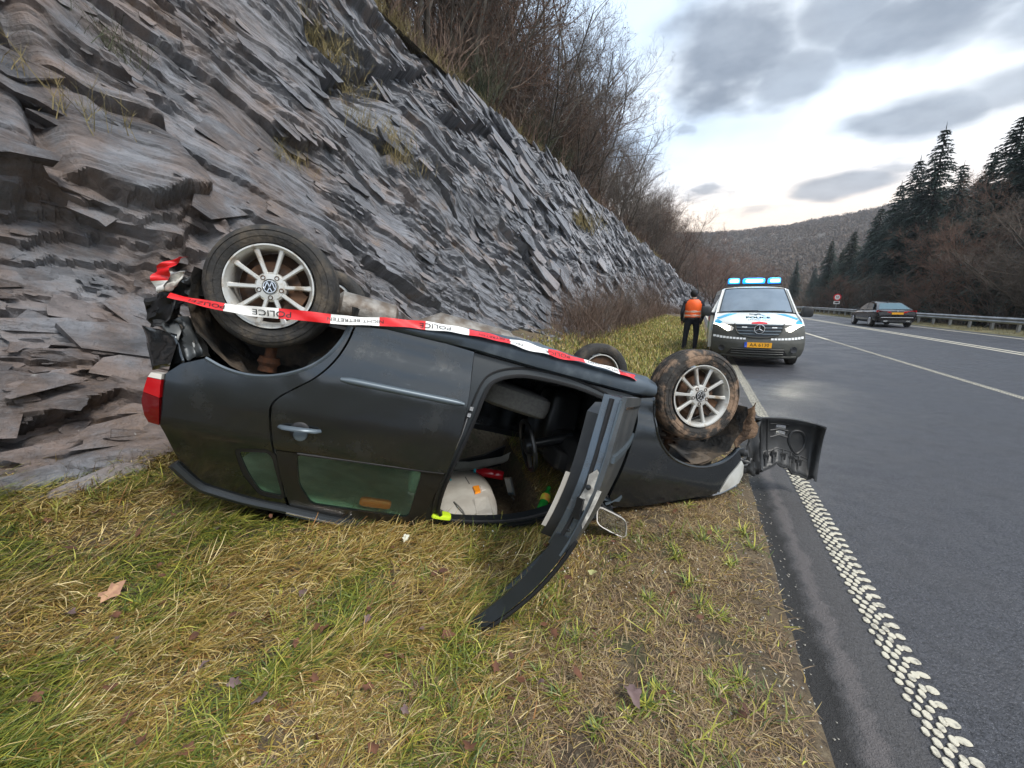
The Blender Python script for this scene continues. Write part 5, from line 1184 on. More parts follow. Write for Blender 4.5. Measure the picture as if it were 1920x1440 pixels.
# ---- nose end: muddy liner, torn bracket, the front bumper hanging over the road edge
crumple('torn_arch_liner', [(1375, 800, .10), (1412, 755, .05), (1424, 800, .06), (1378, 850, .05)], M['mud'], .016, 21)
crumple('torn_arch_liner', [(1250, 830, .10), (1330, 850, .12), (1370, 850, .10), (1300, 872, .02)], M['liner'], .012, 22)
crumple('torn_bracket', [(1400, 806, .12), (1424, 790, .12), (1424, 890, .10), (1398, 888, .08)], M['blackplastic'], .014, 23)
def place_at(px, py, y): return Vector(at_y(px, py, y))
bw = MB(); NU, NV = 26, 14
def bump_pt(u, v, d=0.0):
    """inside of the bumper cover, u along it, v from its upper to its lower edge in the photograph"""
    a = place_at(1416 + 128 * u, 783 + 16 * u - 6 * math.sin(u * 3.1), 3.62 + .26 * u); b = place_at(1420 + 100 * u + (6 if u > .8 else 0), 872 + 24 * u - 13 * math.exp(-((u - .42) / .22) ** 2) + 9 * math.exp(-((u - .12) / .08) ** 2) + 3 * math.sin(u * 31), 3.55 + .26 * u)
    p = a.lerp(b, v); e = max(0, (u - .82) / .18); curl = -.10 * e ** 2 - .045 * (2 * v - 1) ** 4
    out = Vector((-.15, -1, .15)).normalized(); return p - out * (.05 * math.sin(math.pi * v) * (1 - .3 * u)) - out * curl + out * d
slots = [(9, 14, 2, 3), (9, 14, 4, 5), (9, 16, 6, 6)]
ring_c = (.66, .42)
for i in range(NU + 1):
    for j in range(NV + 1): bw.v.append(tuple(bump_pt(i / NU, j / NV)))
for i in range(NU):
    for j in range(NV):
        if (8 <= i <= 11 and j in (2, 4)): continue
        a = i * (NV + 1) + j; bw.f.append((a, a + NV + 1, a + NV + 2, a + 1)); bw.m.append(0)
fb = bw.build('front_bumper', M['blackplastic'], None, angle=50); s_ = fb.modifiers.new('thick', 'SOLIDIFY'); s_.thickness = .008
det = MB()
det.tube([bump_pt(ring_c[0] + .13 * math.cos(t * .3307), ring_c[1] + .22 * math.sin(t * .3307), .012) for t in range(20)], .010, 6)
for v_ in (.12, .26, .40): det.tube([bump_pt(u, v_, .008) for u in np.linspace(.22, .50, 8)], .006, 5)
det.tube([bump_pt(u, .0, .005) for u in np.linspace(0, 1, 14)], .010, 6); det.tube([bump_pt(u, 1, .005) for u in np.linspace(0, .93, 14)], .009, 6); det.tube([bump_pt(1, v, .0) for v in np.linspace(0, 1, 8)], .008, 6)
for u in (.16, .30, .46, .60, .74): det.box(bump_pt(u, .80, .012), (.035, .03, .045)); det.tube([bump_pt(u, .68, .012), bump_pt(u, .96, .010)], .006, 5)
det.tube([bump_pt(u, .68, .010) for u in np.linspace(.08, .84, 10)], .006, 5); det.tube([bump_pt(u, .74, .010) for u in np.linspace(.12, .84, 10)], .005, 5)
det.tube([bump_pt(.06, v, .010) for v in np.linspace(0, 1, 8)], .02, 6); det.tube([bump_pt(.18, v, .010) for v in np.linspace(0, .9, 8)], .007, 6)
rb_ = det.build('bumper_ribs', M['blackplastic'], None)
for o in (fb, rb_): o.parent = car; o.matrix_parent_inverse = CMI
rb_.parent = fb; rb_.matrix_parent_inverse = Matrix(); rb_.matrix_basis = Matrix()
# ---- open driver's door
A_ = R(55); dd = Vector((-math.cos(A_), math.sin(A_), 0)); ni = Vector((-math.sin(A_), -math.cos(A_), 0)); HB = Vector((2.235, -.012, 0))
def dlean(z): q = max(0, z - .35); return -.03 + .26 * q * q + .125 * q ** 3
def dfn(k):
    def f(w, z, d):
        return HB + dd * w + Vector((-.02 * max(0, z - .4), 0, z + .0)) + ni * (dlean(z) + k + d + .05 * (w - .5) ** 2)
    return f
dskin = [(0, .115), (.5, .10), (1.06, .10), (1.09, .32), (1.095, .511), (1.08, .744), (1.065, .81), (.05, .80), (.0, .548)]
dr = panel('front_door', dskin, dfn(0), M['litdustypaint'], car, step=.05, thick=.02); dr['label'] = "driver's door standing open, its window frame bent down to the grass"
def inn(p, k): return grow(p, -k)
panel('door_inner_shell', inn(dskin, .012), dfn(.022), M['jambsheen'], dr, step=.06, thick=.075)
panel('door_trim', [(.10, .17), (.9, .16), (1.02, .20), (1.03, .50), (1.015, .74), (.99, .80), (.12, .79), (.06, .5)], dfn(.10), M['blackplastic'], dr, step=.06, thick=.055)
panel('trim_insert', [(.95, .50), (1.036, .48), (1.036, .62), (1.022, .75), (.97, .77)], dfn(.150), M['beige'], dr, step=.05, thick=.02)
FR = [(.03, .74), (1.076, .74), (1.062, .98), (1.062, 1.16), (1.095, 1.40), (1.06, 1.44), (.85, 1.33), (.60, 1.22), (.31, 1.08), (.10, .92)]
FH = [(.20, .845), (.955, .865), (.965, 1.0), (.985, 1.16), (1.02, 1.335), (.85, 1.26), (.62, 1.155), (.38, 1.03)]
panel('door_window_frame', FR, dfn(.010), M['jamb'], dr, holes=[FH], step=.05, thick=.075)
for k, (g, dp, r_, mm) in enumerate(((-.004, -.004, .010, 'rubber'), (-.03, .068, .011, 'rubber'))):
    q = [p for p in grow(FR, g)][1:6]; m = MB(); m.tube([dfn(dp)(w, z, 0) for w, z in opens(q, 2)], r_, 6); m.build('frame_seal', M[mm], dr)
q = opens([(1.055, .12), (1.075, .32), (1.08, .51), (1.065, .744), (1.06, .83)], 1)
m = MB(); m.tube([dfn(.06)(w, z, 0) for w, z in q], .011, 6); m.build('edge_seal', M['rubber'], dr)
m = MB(); m.tube([dfn(.020)(w + .008, z, 0) for w, z in q], .007, 6); m.build('edge_sheen_strip', M['molding'], dr)  # added pale strip, drawn for the sky reflecting along the door edge
m = MB(); m.box(dfn(.05)(1.088, .60, 0), (.03, .02, .09), rot=Matrix.Rotation(A_, 3, 'Z')); m.lathe([(0, .012), (.006, .011), (.007, 0)], dfn(.045)(1.10, .50, 0), dd, 10); m.lathe([(0, .008), (.006, .007), (.007, 0)], dfn(.045)(1.10, .70, 0), dd, 10); m.build('door_lock', M['darktrim'], dr)
panel('scraped_patch', [(-.004, .44), (.018, .42), (.042, .45), (.036, .50), (.046, .56), (.030, .60), (.018, .64), (.010, .60), (-.002, .61)], lambda d, z, e: dfn(.020)(float(np.interp(z, [.32, .51, .744], [1.082, 1.088, 1.074])) + .004 - e, z, d), M['bare'], dr, step=.02, thick=.003)
panel('scraped_patch', [(-.030, .50), (-.012, .50), (-.010, .66), (-.022, .68)], lambda d, z, e: dfn(.020)(float(np.interp(z, [.32, .51, .744], [1.082, 1.090, 1.076])) + .008 - e, z, d), M['bare'], dr, step=.02, thick=.003)
panel('rub_strip', [(.02, .34), (1.05, .355), (1.05, .385), (.02, .37)], dfn(-.014), M['molding'], dr, step=.08, thick=.014)
panel('door_crease', [(.02, .15), (1.04, .14), (1.04, .152), (.02, .162)], dfn(-.004), M['paint'], dr, step=.1, thick=.004)
# mirror
mc = Vector(at_y(1147, 980, 2.36)); mc = CMI @ mc
toc = (CMI @ Vector((.05, .75, .42)) - mc).normalized(); mu = Vector((0, 0, -1)); ms = mu.cross(toc).normalized(); mu = toc.cross(ms)
def mir(u, v, d): return mc + ms * u + mu * v + toc * d
def rr_ring(k, d, tw=.0):
    q = []
    for t in range(20):
        a = 2 * math.pi * t / 20; f = lambda w: math.copysign(abs(w) ** .45, w); u, v = .098 * f(math.cos(a)) * k, .058 * f(math.sin(a)) * k
        q.append(mir(u - .012 * v / .058, v - .20 * u, d))
    return q
m = MB(); rings = [rr_ring(.93, .0), rr_ring(1, .004), rr_ring(1.02, -.02), rr_ring(.93, -.06), rr_ring(.6, -.085), rr_ring(.05, -.09)]
m.v = [tuple(p) for r_ in rings for p in r_]; m.f = [(i * 20 + j, i * 20 + (j + 1) % 20, (i + 1) * 20 + (j + 1) % 20, (i + 1) * 20 + j) for i in range(5) for j in range(20)]; m.m = [1 if i < 2 * 1 else 0 for i in range(5) for j in range(20)]
fo = dfn(-.01)(.13, .84, 0); m.tube([mir(-.06, .05, -.045), (mir(-.06, .05, -.045) + fo) / 2, fo], [.025, .022, .03], 8)
m.build('mirror_housing', [M['blackplastic'], M['whitelens']], dr, angle=40)
m = MB(); r_ = rr_ring(.90, .001); m.v = [tuple(p) for p in r_]; m.f = [tuple(range(20))]; m.m = [0]; m.build('mirror_glass', M['mirror'], dr, smooth=False)
m = MB(); m.tube([cpx(1130, 935, .02), cpx(1160, 938, -.03), cpx(1166, 930, -.03), cpx(1135, 945, .0)], .012, 6, flat=.4); m.build('bent_strip', M['molding'], dr)

# ---- things lying inside the car
def bottle(name, base, axis, L, r, m0, label, lab=None, cap='aqua'):
    ax = Vector(axis).normalized(); t = empty(name, label=label, cat='bottle'); b = MB()
    b.lathe([(0, 0), (0, r * .8), (.01, r), (L * .30, r), (L * .34, r * .93), (L * .38, r), (L * .66, r), (L * .84, r * .5), (L * .88, r * .38), (L * .94, r * .38), (L * .94, 0)], base, ax, 18); b.build('body', m0, t)
    c = MB(); c.lathe([(L * .92, r * .42), (L * .92, r * .46), (L, r * .46), (L, 0)], base, ax, 14); c.build('cap', M[cap], t)
    if lab: l = MB(); l.lathe([(L * .40, r * 1.015), (L * .64, r * 1.015)], base, ax, 18); l.build('label', lab, t)
    return t
rest = lambda px, py, z: CM @ cz(px, py, z)
a = rest(944, 892, 1.06); b = rest(898, 884, 1.08); bottle('red_bottle', a, b - a, .26, .040, M['redbottle'], 'clear bottle of red drink lying inside the overturned car behind the console')
g0 = Vector(on_ground(1013, 962, .07)); bottle('green_bottle', g0, Vector((-.02, .35, .14)), .24, .036, M['greenbottle'], 'small green bottle with yellow label lying on the grass inside the car', M['label'], 'greenbottle')
ph = empty('phone_holder', label='black phone in a holder dangling inside the car beside the steering wheel', cat='phone'); pc_ = rest(956, 912, 1.0); n_ = (Vector((0, 0, EYE)) - pc_).normalized(); sx_ = Vector((0, 0, 1)).cross(n_).normalized(); rotp = Matrix((sx_, n_, Vector((-.25, 0, 1)).normalized())).transposed() @ Matrix.Rotation(R(48), 3, 'Z')
m = MB(); m.box(pc_, (.07, .012, .145), rot=rotp); m.tube([pc_ + Vector((0, .0, -.06)), pc_ + Vector((.02, .03, -.12))], .008, 6); m.build('case', M['dash'], ph, smooth=False); m = MB(); m.box(pc_ + (rotp @ Vector((0, -.008, 0))) * 1, (.060, .004, .125), rot=rotp); m.box(pc_ + (rotp @ Vector((0, .008, 0))), (.060, .004, .125), rot=rotp); m.build('screen', M['sedanglass'], ph, smooth=False)
m = MB(); q = rest(704, 943, 1.17); ax_ = CF; sd_ = CL
cush = MB(); cushion(cush, (0, 0, 0), (.20, .05, .055)); o = cush.build('orange_case', M['orange'], None); o.matrix_world = Matrix.Translation(q) @ CM.to_3x3().to_4x4(); tag(o, 'orange rounded case lying behind the rear door window of the overturned car', 'case')
v_ = MB(); cushion(v_, (0, 0, 0), (.13, .09, .03)); o = v_.build('hi_vis_cloth', M['hivis'], None); o.matrix_world = Matrix.Translation(rest(827, 966, 1.15)) @ CM.to_3x3().to_4x4(); tag(o, 'bright yellow folded cloth at the lower corner of the open door frame', 'cloth')
v_ = MB(); cushion(v_, (0, 0, 0), (.05, .05, .03)); o = v_.build('blue_bag', M['aqua'], None); o.matrix_world = Matrix.Translation(rest(848, 903, 1.15)) @ CM.to_3x3().to_4x4(); tag(o, 'small turquoise plastic thing at the edge of the door pillar inside the car', 'plastic bag')

# ---- red and white police tape
tape = empty('barrier_tape', label='red and white police tape stretched along the upturned side of the car', cat='tape')
TP = [(316, 553, -.03), (345, 560, -.03), (400, 572, -.045), (470, 583, -.045), (560, 591, -.045), (632, 599, -.035), (680, 602, -.02), (745, 605, -.025), (850, 617, -.03), (940, 636, -.035), (1040, 663, -.035), (1110, 681, -.03), (1165, 698, -.025), (1192, 709, .0)]
tp = [CM @ cpx(*p) for p in TP]
def cat(P, t):
    n = len(P) - 1; i = min(int(t * n), n - 1); f = t * n - i; p0, p1, p2, p3 = P[max(i - 1, 0)], P[i], P[i + 1], P[min(i + 2, n)]
    return .5 * ((2 * p1) + (p2 - p0) * f + (2 * p0 - 5 * p1 + 4 * p2 - p3) * f * f + (3 * p1 - p0 - 3 * p2 + p3) * f ** 3)
pts = [cat(tp, i / 400) for i in range(401)]; arc = [0.0]
for i in range(400): arc.append(arc[-1] + (pts[i + 1] - pts[i]).length)
TLn = arc[-1]
def tape_at(s, v):
    i = int(np.clip(np.searchsorted(arc, s) - 1, 0, 399)); f = (s - arc[i]) / max(arc[i + 1] - arc[i], 1e-6); p = pts[i].lerp(pts[i + 1], f); t = (pts[i + 1] - pts[i]).normalized()
    roll = float(np.interp(s / TLn, [0, .06, .12, .3, .42, .5, .6, .75, .9, 1], [.9, .3, .1, .15, .35, .75, .9, 1.0, 1.0, 1.1])) + .18 * math.sin(s * 9) + .1 * math.sin(s * 23 + 1)
    n = CL.copy(); n = (n - t * n.dot(t)).normalized(); u = t.cross(n) * -1
    if u.z < 0: u = -u
    wdir = u * math.cos(roll) - n * math.sin(roll); nn = n * math.cos(roll) + u * math.sin(roll); fold = float(np.interp(s / TLn, [0, .08, .16, .45, .6, 1], [.55, .6, .85, .75, 1, .8]))
    return p + wdir * v * .031 * fold + nn * (.004 * math.sin(s * 31 + v * 2)), nn
seglen = .245; k = 0; s0 = 0.0
while s0 < TLn - .01:
    s1 = min(s0 + seglen * (1 if k % 2 else 1.0), TLn); m = MB(); nu = 14
    for i in range(nu + 1):
        for j in range(4): m.v.append(tuple(tape_at(s0 + (s1 - s0) * i / nu, -1 + 2 * j / 3)[0]))
    for i in range(nu):
        for j in range(3): a = i * 4 + j; m.f.append((a, a + 4, a + 5, a + 1)); m.m.append(0)
    o = m.build('tape_red' if k % 2 == 0 else 'tape_white', M['tapered'] if k % 2 == 0 else M['tapewhite'], tape, angle=180)
    s0 = s1; k += 1
def tape_text(txt, s, size):
    v, f = textmesh(txt, size); q = []
    for p in v:
        w, n = tape_at(np.clip(s - p.x, 0, TLn), -p.y / .031 * .86); q.append(w + (n if (Vector((0, 0, EYE)) - w).dot(n) > 0 else -n) * .0025)
    mesh('tape_text', q, f, M['ink'], tape, smooth=False)
for i, (t_, s, z) in enumerate((('POLIZEI', .17, .048), ('POLICE', .46, .056), ('NICHT BETRETEN', .86, .036), ('POLICE', 1.28, .054), ('NICHT BETRETEN', 1.66, .034), ('POLICE', 2.02, .05), ('NICHT BETRETEN', 2.36, .034), ('POLICE', 2.66, .05))):
    if s + .12 < TLn: tape_text(t_, s, z)
# loose end knotted round the broken bumper
le = [CM @ cpx(*p) for p in ((300, 545, -.03), (299, 524, -.04), (306, 505, -.05), (322, 490, -.05), (346, 481, -.06))]
m = MB(); 
for i in range(19):
    p = cat(le, i / 18); w = .018 + .022 * math.sin(min(i / 18, .9) * 3.3) ; r_ = .5 * math.sin(i * .9); d_ = (CF * math.cos(r_) + CL * math.sin(r_) + Vector((0, 0, .35))).normalized(); m.v += [tuple(p - d_ * w), tuple(p + CL * .012 * math.sin(i * 1.7)), tuple(p + d_ * w)]
for i in range(18):
    for j in range(2): a = i * 3 + j; m.f.append((a, a + 3, a + 4, a + 1)); m.m.append(0 if i > 3 else 1)
m.build('tape_end', [M['tapered'], M['tapewhite']], tape, angle=180)
# ------------------------------------------------------------------ police van
VX, VY = 1.33, 10.9
van = empty('police_van', (VX, VY, 0), label='white and grey police van facing the camera with blue roof lights flashing', cat='van')
PRF = [(.12, .20, .80, .16), (.03, .27, .90, .26), (-.02, .42, .945, .30), (-.02, .56, .955, .32), (.0, .64, .955, .33), (.03, .80, .95, .36), (.075, .97, .94, .40), (.16, 1.035, .925, .40), (.55, 1.135, .89, .26), (.93, 1.215, .86, .16), (.98, 1.235, .855, .16), (1.36, 1.54, .79, .13), (1.70, 1.79, .725, .11), (1.80, 1.84, .715, .10), (2.05, 1.885, .70, .05), (3.5, 1.905, .70, 0), (5.0, 1.87, .68, 0), (5.1, 1.80, .67, 0)]
PRF = np.array(PRF); KP = np.arange(len(PRF))
def vsurf(lx, t, off=0.0):
    """van front skin: lx metres across, t station (0 bumper foot .. 17 tail)"""
    def raw(lx, t):
        ly, z, w, k = [float(np.interp(t, KP, PRF[:, c])) for c in range(4)]; u = min(abs(lx) / w, 1.0)
        zd = float(np.interp(t, [0, 5, 6.5, 8, 9.5, 13, 15, 17], [0, 0, .05, .045, .02, .03, .09, .09])) * u ** 3
        return Vector((lx, ly + k * u ** 2.6, z - zd))
    p = raw(lx, t)
    if off:
        e = .02; a = raw(lx + e, t) - raw(lx - e, t); b = raw(lx, min(t + e, 17)) - raw(lx, max(t - e, 0)); n = a.cross(b).normalized()
        if n.y > 0 and t < 13: n = -n
        if t >= 13 and n.z < 0: n = -n
        p = p + n * off
    return p
def vband(name, t0, t1, mm, u0=-1, u1=1, nt_=10, nu=30, parent=van, off=0.0):
    m = MB()
    for i in range(nt_ + 1):
        t = t0 + (t1 - t0) * i / nt_; w = float(np.interp(t, KP, PRF[:, 2]))
        for j in range(nu + 1): m.v.append(tuple(vsurf(w * (u0 + (u1 - u0) * j / nu), t, off)))
    for i in range(nt_):
        for j in range(nu): a = i * (nu + 1) + j; m.f.append((a, a + 1, a + nu + 2, a + nu + 1)); m.m.append(0)
    return m.build(name, mm, parent, angle=60)
def vpatch(name, poly, mm, parent, off=.006, step=.06, thick=.006):
    return panel(name, poly, lambda x, t, d: vsurf(x, t, off - d), mm, parent, step=step, thick=thick)
bumper = vband('front_bumper', 0, 4.4, M['vangrey'], nt_=14); face = vband('front_panel', 4.4, 6.15, M['vangrey'])
bon = vband('bonnet', 6.15, 9.0, M['white'], nt_=12); cowl = vband('cowl', 9.0, 9.95, M['ink'], nt_=3)
ws = vband('windscreen', 10.05, 12.6, M['vanglass'], -.93, .93, nt_=12)
vband('windscreen_frame', 9.95, 12.75, M['white'], -1, -.93, nu=3); vband('windscreen_frame', 9.95, 12.75, M['white'], .93, 1, nu=3)
roofv = vband('roof', 12.6, 17, M['white'], nt_=14)
m = MB(); 
for s in (-1, 1): m.tube([vsurf(s * .93 * float(np.interp(t, KP, PRF[:, 2])), t, .004) for t in np.linspace(10.0, 12.6, 10)], .012, 5)
m.tube([vsurf(x, 12.6, .004) for x in np.linspace(-.66, .66, 14)], .012, 5); m.build('windscreen_seal', M['rubber'], van)
for x0, x1, h_ in ((-.55, .05, .05), (.02, .62, .06)):
    m = MB(); m.tube([vsurf(x0, 9.75, .02), vsurf((x0 + x1) / 2, 10.0, .03), vsurf(x1, 10.0 + h_, .02)], .010, 5); m.build('wiper', M['rubber'], van)
# cabin seen through the glass
m = MB(); m.box((0, 1.35, 1.12), (1.55, .5, .22)); m.build('cab_dashboard', M['dash'], van, angle=30); m = MB(); m.box((0, 2.6, .75), (1.7, .04, 1.1)); m.build('cab_partition', M['dash'], van, angle=30)
for x in (-.42, .42):
    m = MB(); cushion(m, (x, 2.1, 1.25), (.48, .16, .62)); cushion(m, (x, 2.13, 1.64), (.26, .10, .2)); m.build('cab_seat', M['beigedark'], van)
m = MB(); m.tube([(.40 + .19 * math.cos(R(a)), 1.62 + .08 * math.sin(R(a)), 1.28 + .17 * math.sin(R(a))) for a in range(0, 375, 15)], .015, 6); m.build('steering_wheel', M['dash'], van)
# flanks
def vside(s, y, z, d=0): return (s * (float(np.interp(z, [.2, .4, .9, 1.15, 1.8, 1.9], [.93, .955, .95, .90, .745, .70])) - d), y, z)
for s in (-1, 1):
    sd_poly = [(.44, .46), (.54, .46), (.58, .52), (.72, .68), (.95, .73), (1.18, .68), (1.35, .5), (1.40, .22), (3.55, .22), (3.6, .5), (3.78, .68), (4.0, .73), (4.22, .68), (4.4, .5), (4.45, .24), (5.1, .3), (5.1, 1.75), (4.9, 1.80), (1.95, 1.80), (1.78, 1.78), (1.02, 1.20), (.62, 1.08), (.48, .95), (.36, .64)]
    fl = panel('flank', sd_poly, lambda a, b, d, s=s: vside(s, a, b, d), M['white'], van, step=.10, thick=.03, tn=(s > 0))
    panel('side_window', [(1.28, 1.18), (2.05, 1.18), (2.05, 1.66), (1.82, 1.68)], lambda a, b, d, s=s: vside(s, a, b, d - .006), M['sedanglass'], fl, step=.2, thick=.01, tn=(s > 0))
    panel('side_window', [(2.2, 1.18), (4.9, 1.18), (4.9, 1.66), (2.2, 1.66)], lambda a, b, d, s=s: vside(s, a, b, d - .006), M['sedanglass'], fl, step=.2, thick=.01, tn=(s > 0))
    panel('blue_stripe', [(.55, .80), (2.5, .62), (5.0, .62), (5.0, .86), (2.5, .86), (.62, 1.02)], lambda a, b, d, s=s: vside(s, a, b, d - .004), M['cyan'], fl, step=.2, thick=.006, tn=(s > 0))
    panel('red_stripe', [(1.0, 1.03), (2.4, .90), (5.0, .90), (5.0, 1.02), (2.4, 1.03)], lambda a, b, d, s=s: vside(s, a, b, d - .004), M['livered'], fl, step=.2, thick=.006, tn=(s > 0))
    # mirror
    m = MB(); y0 = 1.22 if s > 0 else 1.15; cushion(m, (s * 1.10, y0, 1.24), (.25, .17, .25)); m.tube([(s * .88, y0, 1.17), (s * 1.05, y0, 1.19)], .04, 6); m.build('wing_mirror', M['blackplastic'], van)
    for ly in (.95, 4.0):
        m = MB(); m.lathe([(-.10, .18), (-.10, .27), (-.08, .32), (-.04, .337), (.06, .337), (.10, .32), (.11, .27), (.09, .2), (.07, .06), (.08, 0)], (s * .82, ly, .335), (s, 0, 0), 28); w_ = m.build('wheel', M['tyre'], van)
# open cab door on the verge side
dv = empty('open_door', (-.93, 1.15, 0)); dv.parent = van; dv.rotation_euler = (0, 0, R(-14))
m = MB(); m.add([(0, 0, .32), (0, 1.05, .32), (0, 1.05, 1.18), (.13, .95, 1.72), (.10, .55, 1.66), (0, 0, 1.18)], [(0, 1, 2, 5), (5, 2, 3, 4)]); o = m.build('door_skin', M['white'], dv, smooth=False); q = o.modifiers.new('t', 'SOLIDIFY'); q.thickness = .07
panel('door_inside', [(.08, .38), (1.0, .38), (1.0, 1.14), (.08, 1.10)], lambda a, b, d: (.075 + d * .3, a, b), M['blackplastic'], dv, step=.2, thick=.03)
m = MB(); m.tube([(-.01, 1.06, .32), (-.01, 1.06, 1.18), (.13, .96, 1.74)], .022, 6); m.build('door_edge', M['white'], dv)
# livery on the bonnet
vpatch('red_arrow', [(-.155, 6.2), (.155, 6.2), (.155, 6.6), (.0, 6.98), (-.155, 6.6)], M['livered'], bon)
for s in (-1, 1):
    f = lambda P: [(s * a, b) for a, b in (P if s > 0 else P[::-1])]
    vpatch('blue_stripe', f([(.42, 8.75), (.60, 8.75), (.86, 7.9), (.80, 7.6)]), M['cyan'], bon); vpatch('blue_block', f([(.74, 6.9), (.80, 6.35), (.91, 6.3), (.905, 7.4), (.83, 7.6)]), M['cyan'], bon)
def vtext(name, txt, x, t, size, mm, parent, kt=4.6, off=.010, sx=1.0, bold=0.0):
    v, f = textmesh(txt, size, bold=bold); return mesh(name, [vsurf(x + p.x * sx, t + p.y * kt, off) for p in v], f, mm, parent, smooth=False)
M['policegrey'] = mat('dark_grey_print', (.022, .022, .024), .95, spec=0.0)
vtext('police_lettering', 'POLICE', 0, 7.76, .105, M['policegrey'], bon, 4.4, off=.007, sx=1.45, bold=.004); vtext('small_lettering', 'LËTZEBUERG', 0, 7.28, .045, M['policegrey'], bon, 4.2, off=.007, sx=1.7, bold=.001)
e = MB()
for P in ([(-.16, 8.62), (-.05, 8.56), (.02, 8.48)], [(-.16, 8.52), (-.02, 8.45), (.08, 8.52)], [(.0, 8.62), (.05, 8.48), (.13, 8.32)], [(-.05, 8.42), (.0, 8.30), (-.06, 8.25)], [(.06, 8.42), (.12, 8.26), (.17, 8.26)], [(.02, 8.66), (.08, 8.6)]): e.tube([vsurf(a, b, .006) for a, b in P], [.009] + [.006] * (len(P) - 1), 5, flat=.4)
e.build('crest', M['molding'], bon)
# grille with star, lamps, plate
gr = vpatch('grille', [(-.47, 6.05), (-.42, 4.75), (-.2, 4.30), (.2, 4.30), (.42, 4.75), (.47, 6.05)], M['grille'], face, off=.004)
for t, w in ((5.95, .46), (5.55, .445), (5.12, .425), (4.72, .39)): m = MB(); m.tube([vsurf(x, t, .014) for x in np.linspace(-w, w, 16)], .020, 6, flat=.6); m.build('grille_slat', M['molding'], gr)
m = MB(); fr_ = [(-.49, 6.12), (-.44, 4.72), (-.2, 4.24), (.2, 4.24), (.44, 4.72), (.49, 6.12)]; m.tube([vsurf(a, b, .008) for a, b in opens(fr_, 2)], .016, 6); m.build('grille_rim', M['vangrey'], gr)
for s in (-1, 1): m = MB(); m.tube([vsurf(s * .24, 5.56, .03), vsurf(s * .34, 5.56, .03)], .016, 6); m.build('strobe_light', M['reflect'], gr)
sc0 = vsurf(0, 5.35, .045); m = MB(); m.tube([sc0 + Vector((.10 * math.cos(R(a)), -.01, .10 * math.sin(R(a)))) for a in range(0, 375, 15)], .011, 6)
for a in (90, 210, 330): m.tube([sc0 + Vector((0, -.015, 0)), sc0 + Vector((.098 * math.cos(R(a)), -.01, .098 * math.sin(R(a))))], [.017, .004], 6)
m.build('star_emblem', M['chrome'], gr); m = MB(); m.lathe([(0, .10), (.004, .10), (.005, 0)], sc0 + Vector((0, .012, 0)), (0, -1, 0), 24); m.build('emblem_disc', M['ink'], gr)
for s in (-1, 1):
    f = lambda P: [(s * a, b) for a, b in (P if s > 0 else P[::-1])]
    hl2 = vpatch('headlight', f([(.53, 5.15), (.62, 5.0), (.92, 6.2), (.925, 6.45), (.86, 6.42), (.60, 5.85), (.50, 5.55)]), M['whitelens'], face, off=.006)
    vpatch('headlight_bulb', f([(.60, 5.25), (.72, 5.55), (.80, 6.05), (.66, 5.85), (.57, 5.6)]), M['ledwhite'], hl2, off=.016); vpatch('running_light', f([(.58, 5.12), (.64, 5.12), (.91, 6.22), (.88, 6.32)]), M['ledwhite'], hl2, off=.016)
    m = MB(); c_ = vsurf(s * .72, 2.0, .004); m.lathe([(0, .075), (.014, .07), (.008, .05), (.004, 0)], c_, (s * .25, -1, 0), 20); m.build('fog_lamp', M['grille'], bumper)
for k in range(13):
    for s in (-1, 1):
        if k * .068 + .26 > .93: continue
        x0 = s * (.25 + k * .068); vpatch('reflective_dash', [(min(x0, x0 + s * .052), 3.86 + .35 * (abs(x0) / .95) ** 3), (max(x0, x0 + s * .052), 3.86 + .35 * (abs(x0) / .95) ** 3), (max(x0, x0 + s * .052), 4.18 + .35 * (abs(x0) / .95) ** 3), (min(x0, x0 + s * .052), 4.18 + .35 * (abs(x0) / .95) ** 3)], M['reflect'], bumper, off=.006, step=.1)
lg = vpatch('lower_grille', [(-.62, 1.1), (.62, 1.1), (.5, 2.15), (-.5, 2.15)], M['ink'], bumper, off=.004)
for t in (1.3, 1.65, 2.0): m = MB(); m.tube([vsurf(x, t, .010) for x in np.linspace(-.52, .52, 14)], .013, 5); m.build('grille_slat', M['vangrey'], lg)
m = MB(); m.tube([vsurf(x, .75, .008) for x in np.linspace(-.80, .80, 20)], .022, 6); m.build('bumper_lip', M['vangrey'], bumper)
pl = empty('number_plate', (0, -.045, .515)); pl.parent = van
m = MB(); m.box((0, 0, 0), (.54, .014, .115)); m.build('plate_face', M['plate'], pl, smooth=False); m = MB(); m.box((-.245, -.004, 0), (.052, .012, .117)); m.build('plate_band', M['plateblue'], pl, smooth=False)
v, f = textmesh('AA 6130', .105); mesh('plate_text', [(p.x * 1.02 + .028, -.0095, p.y) for p in v], f, M['ink'], pl, smooth=False); v, f = textmesh('L', .04); mesh('plate_text', [(p.x - .245, -.0125, p.y - .03) for p in v], f, M['reflect'], pl, smooth=False)
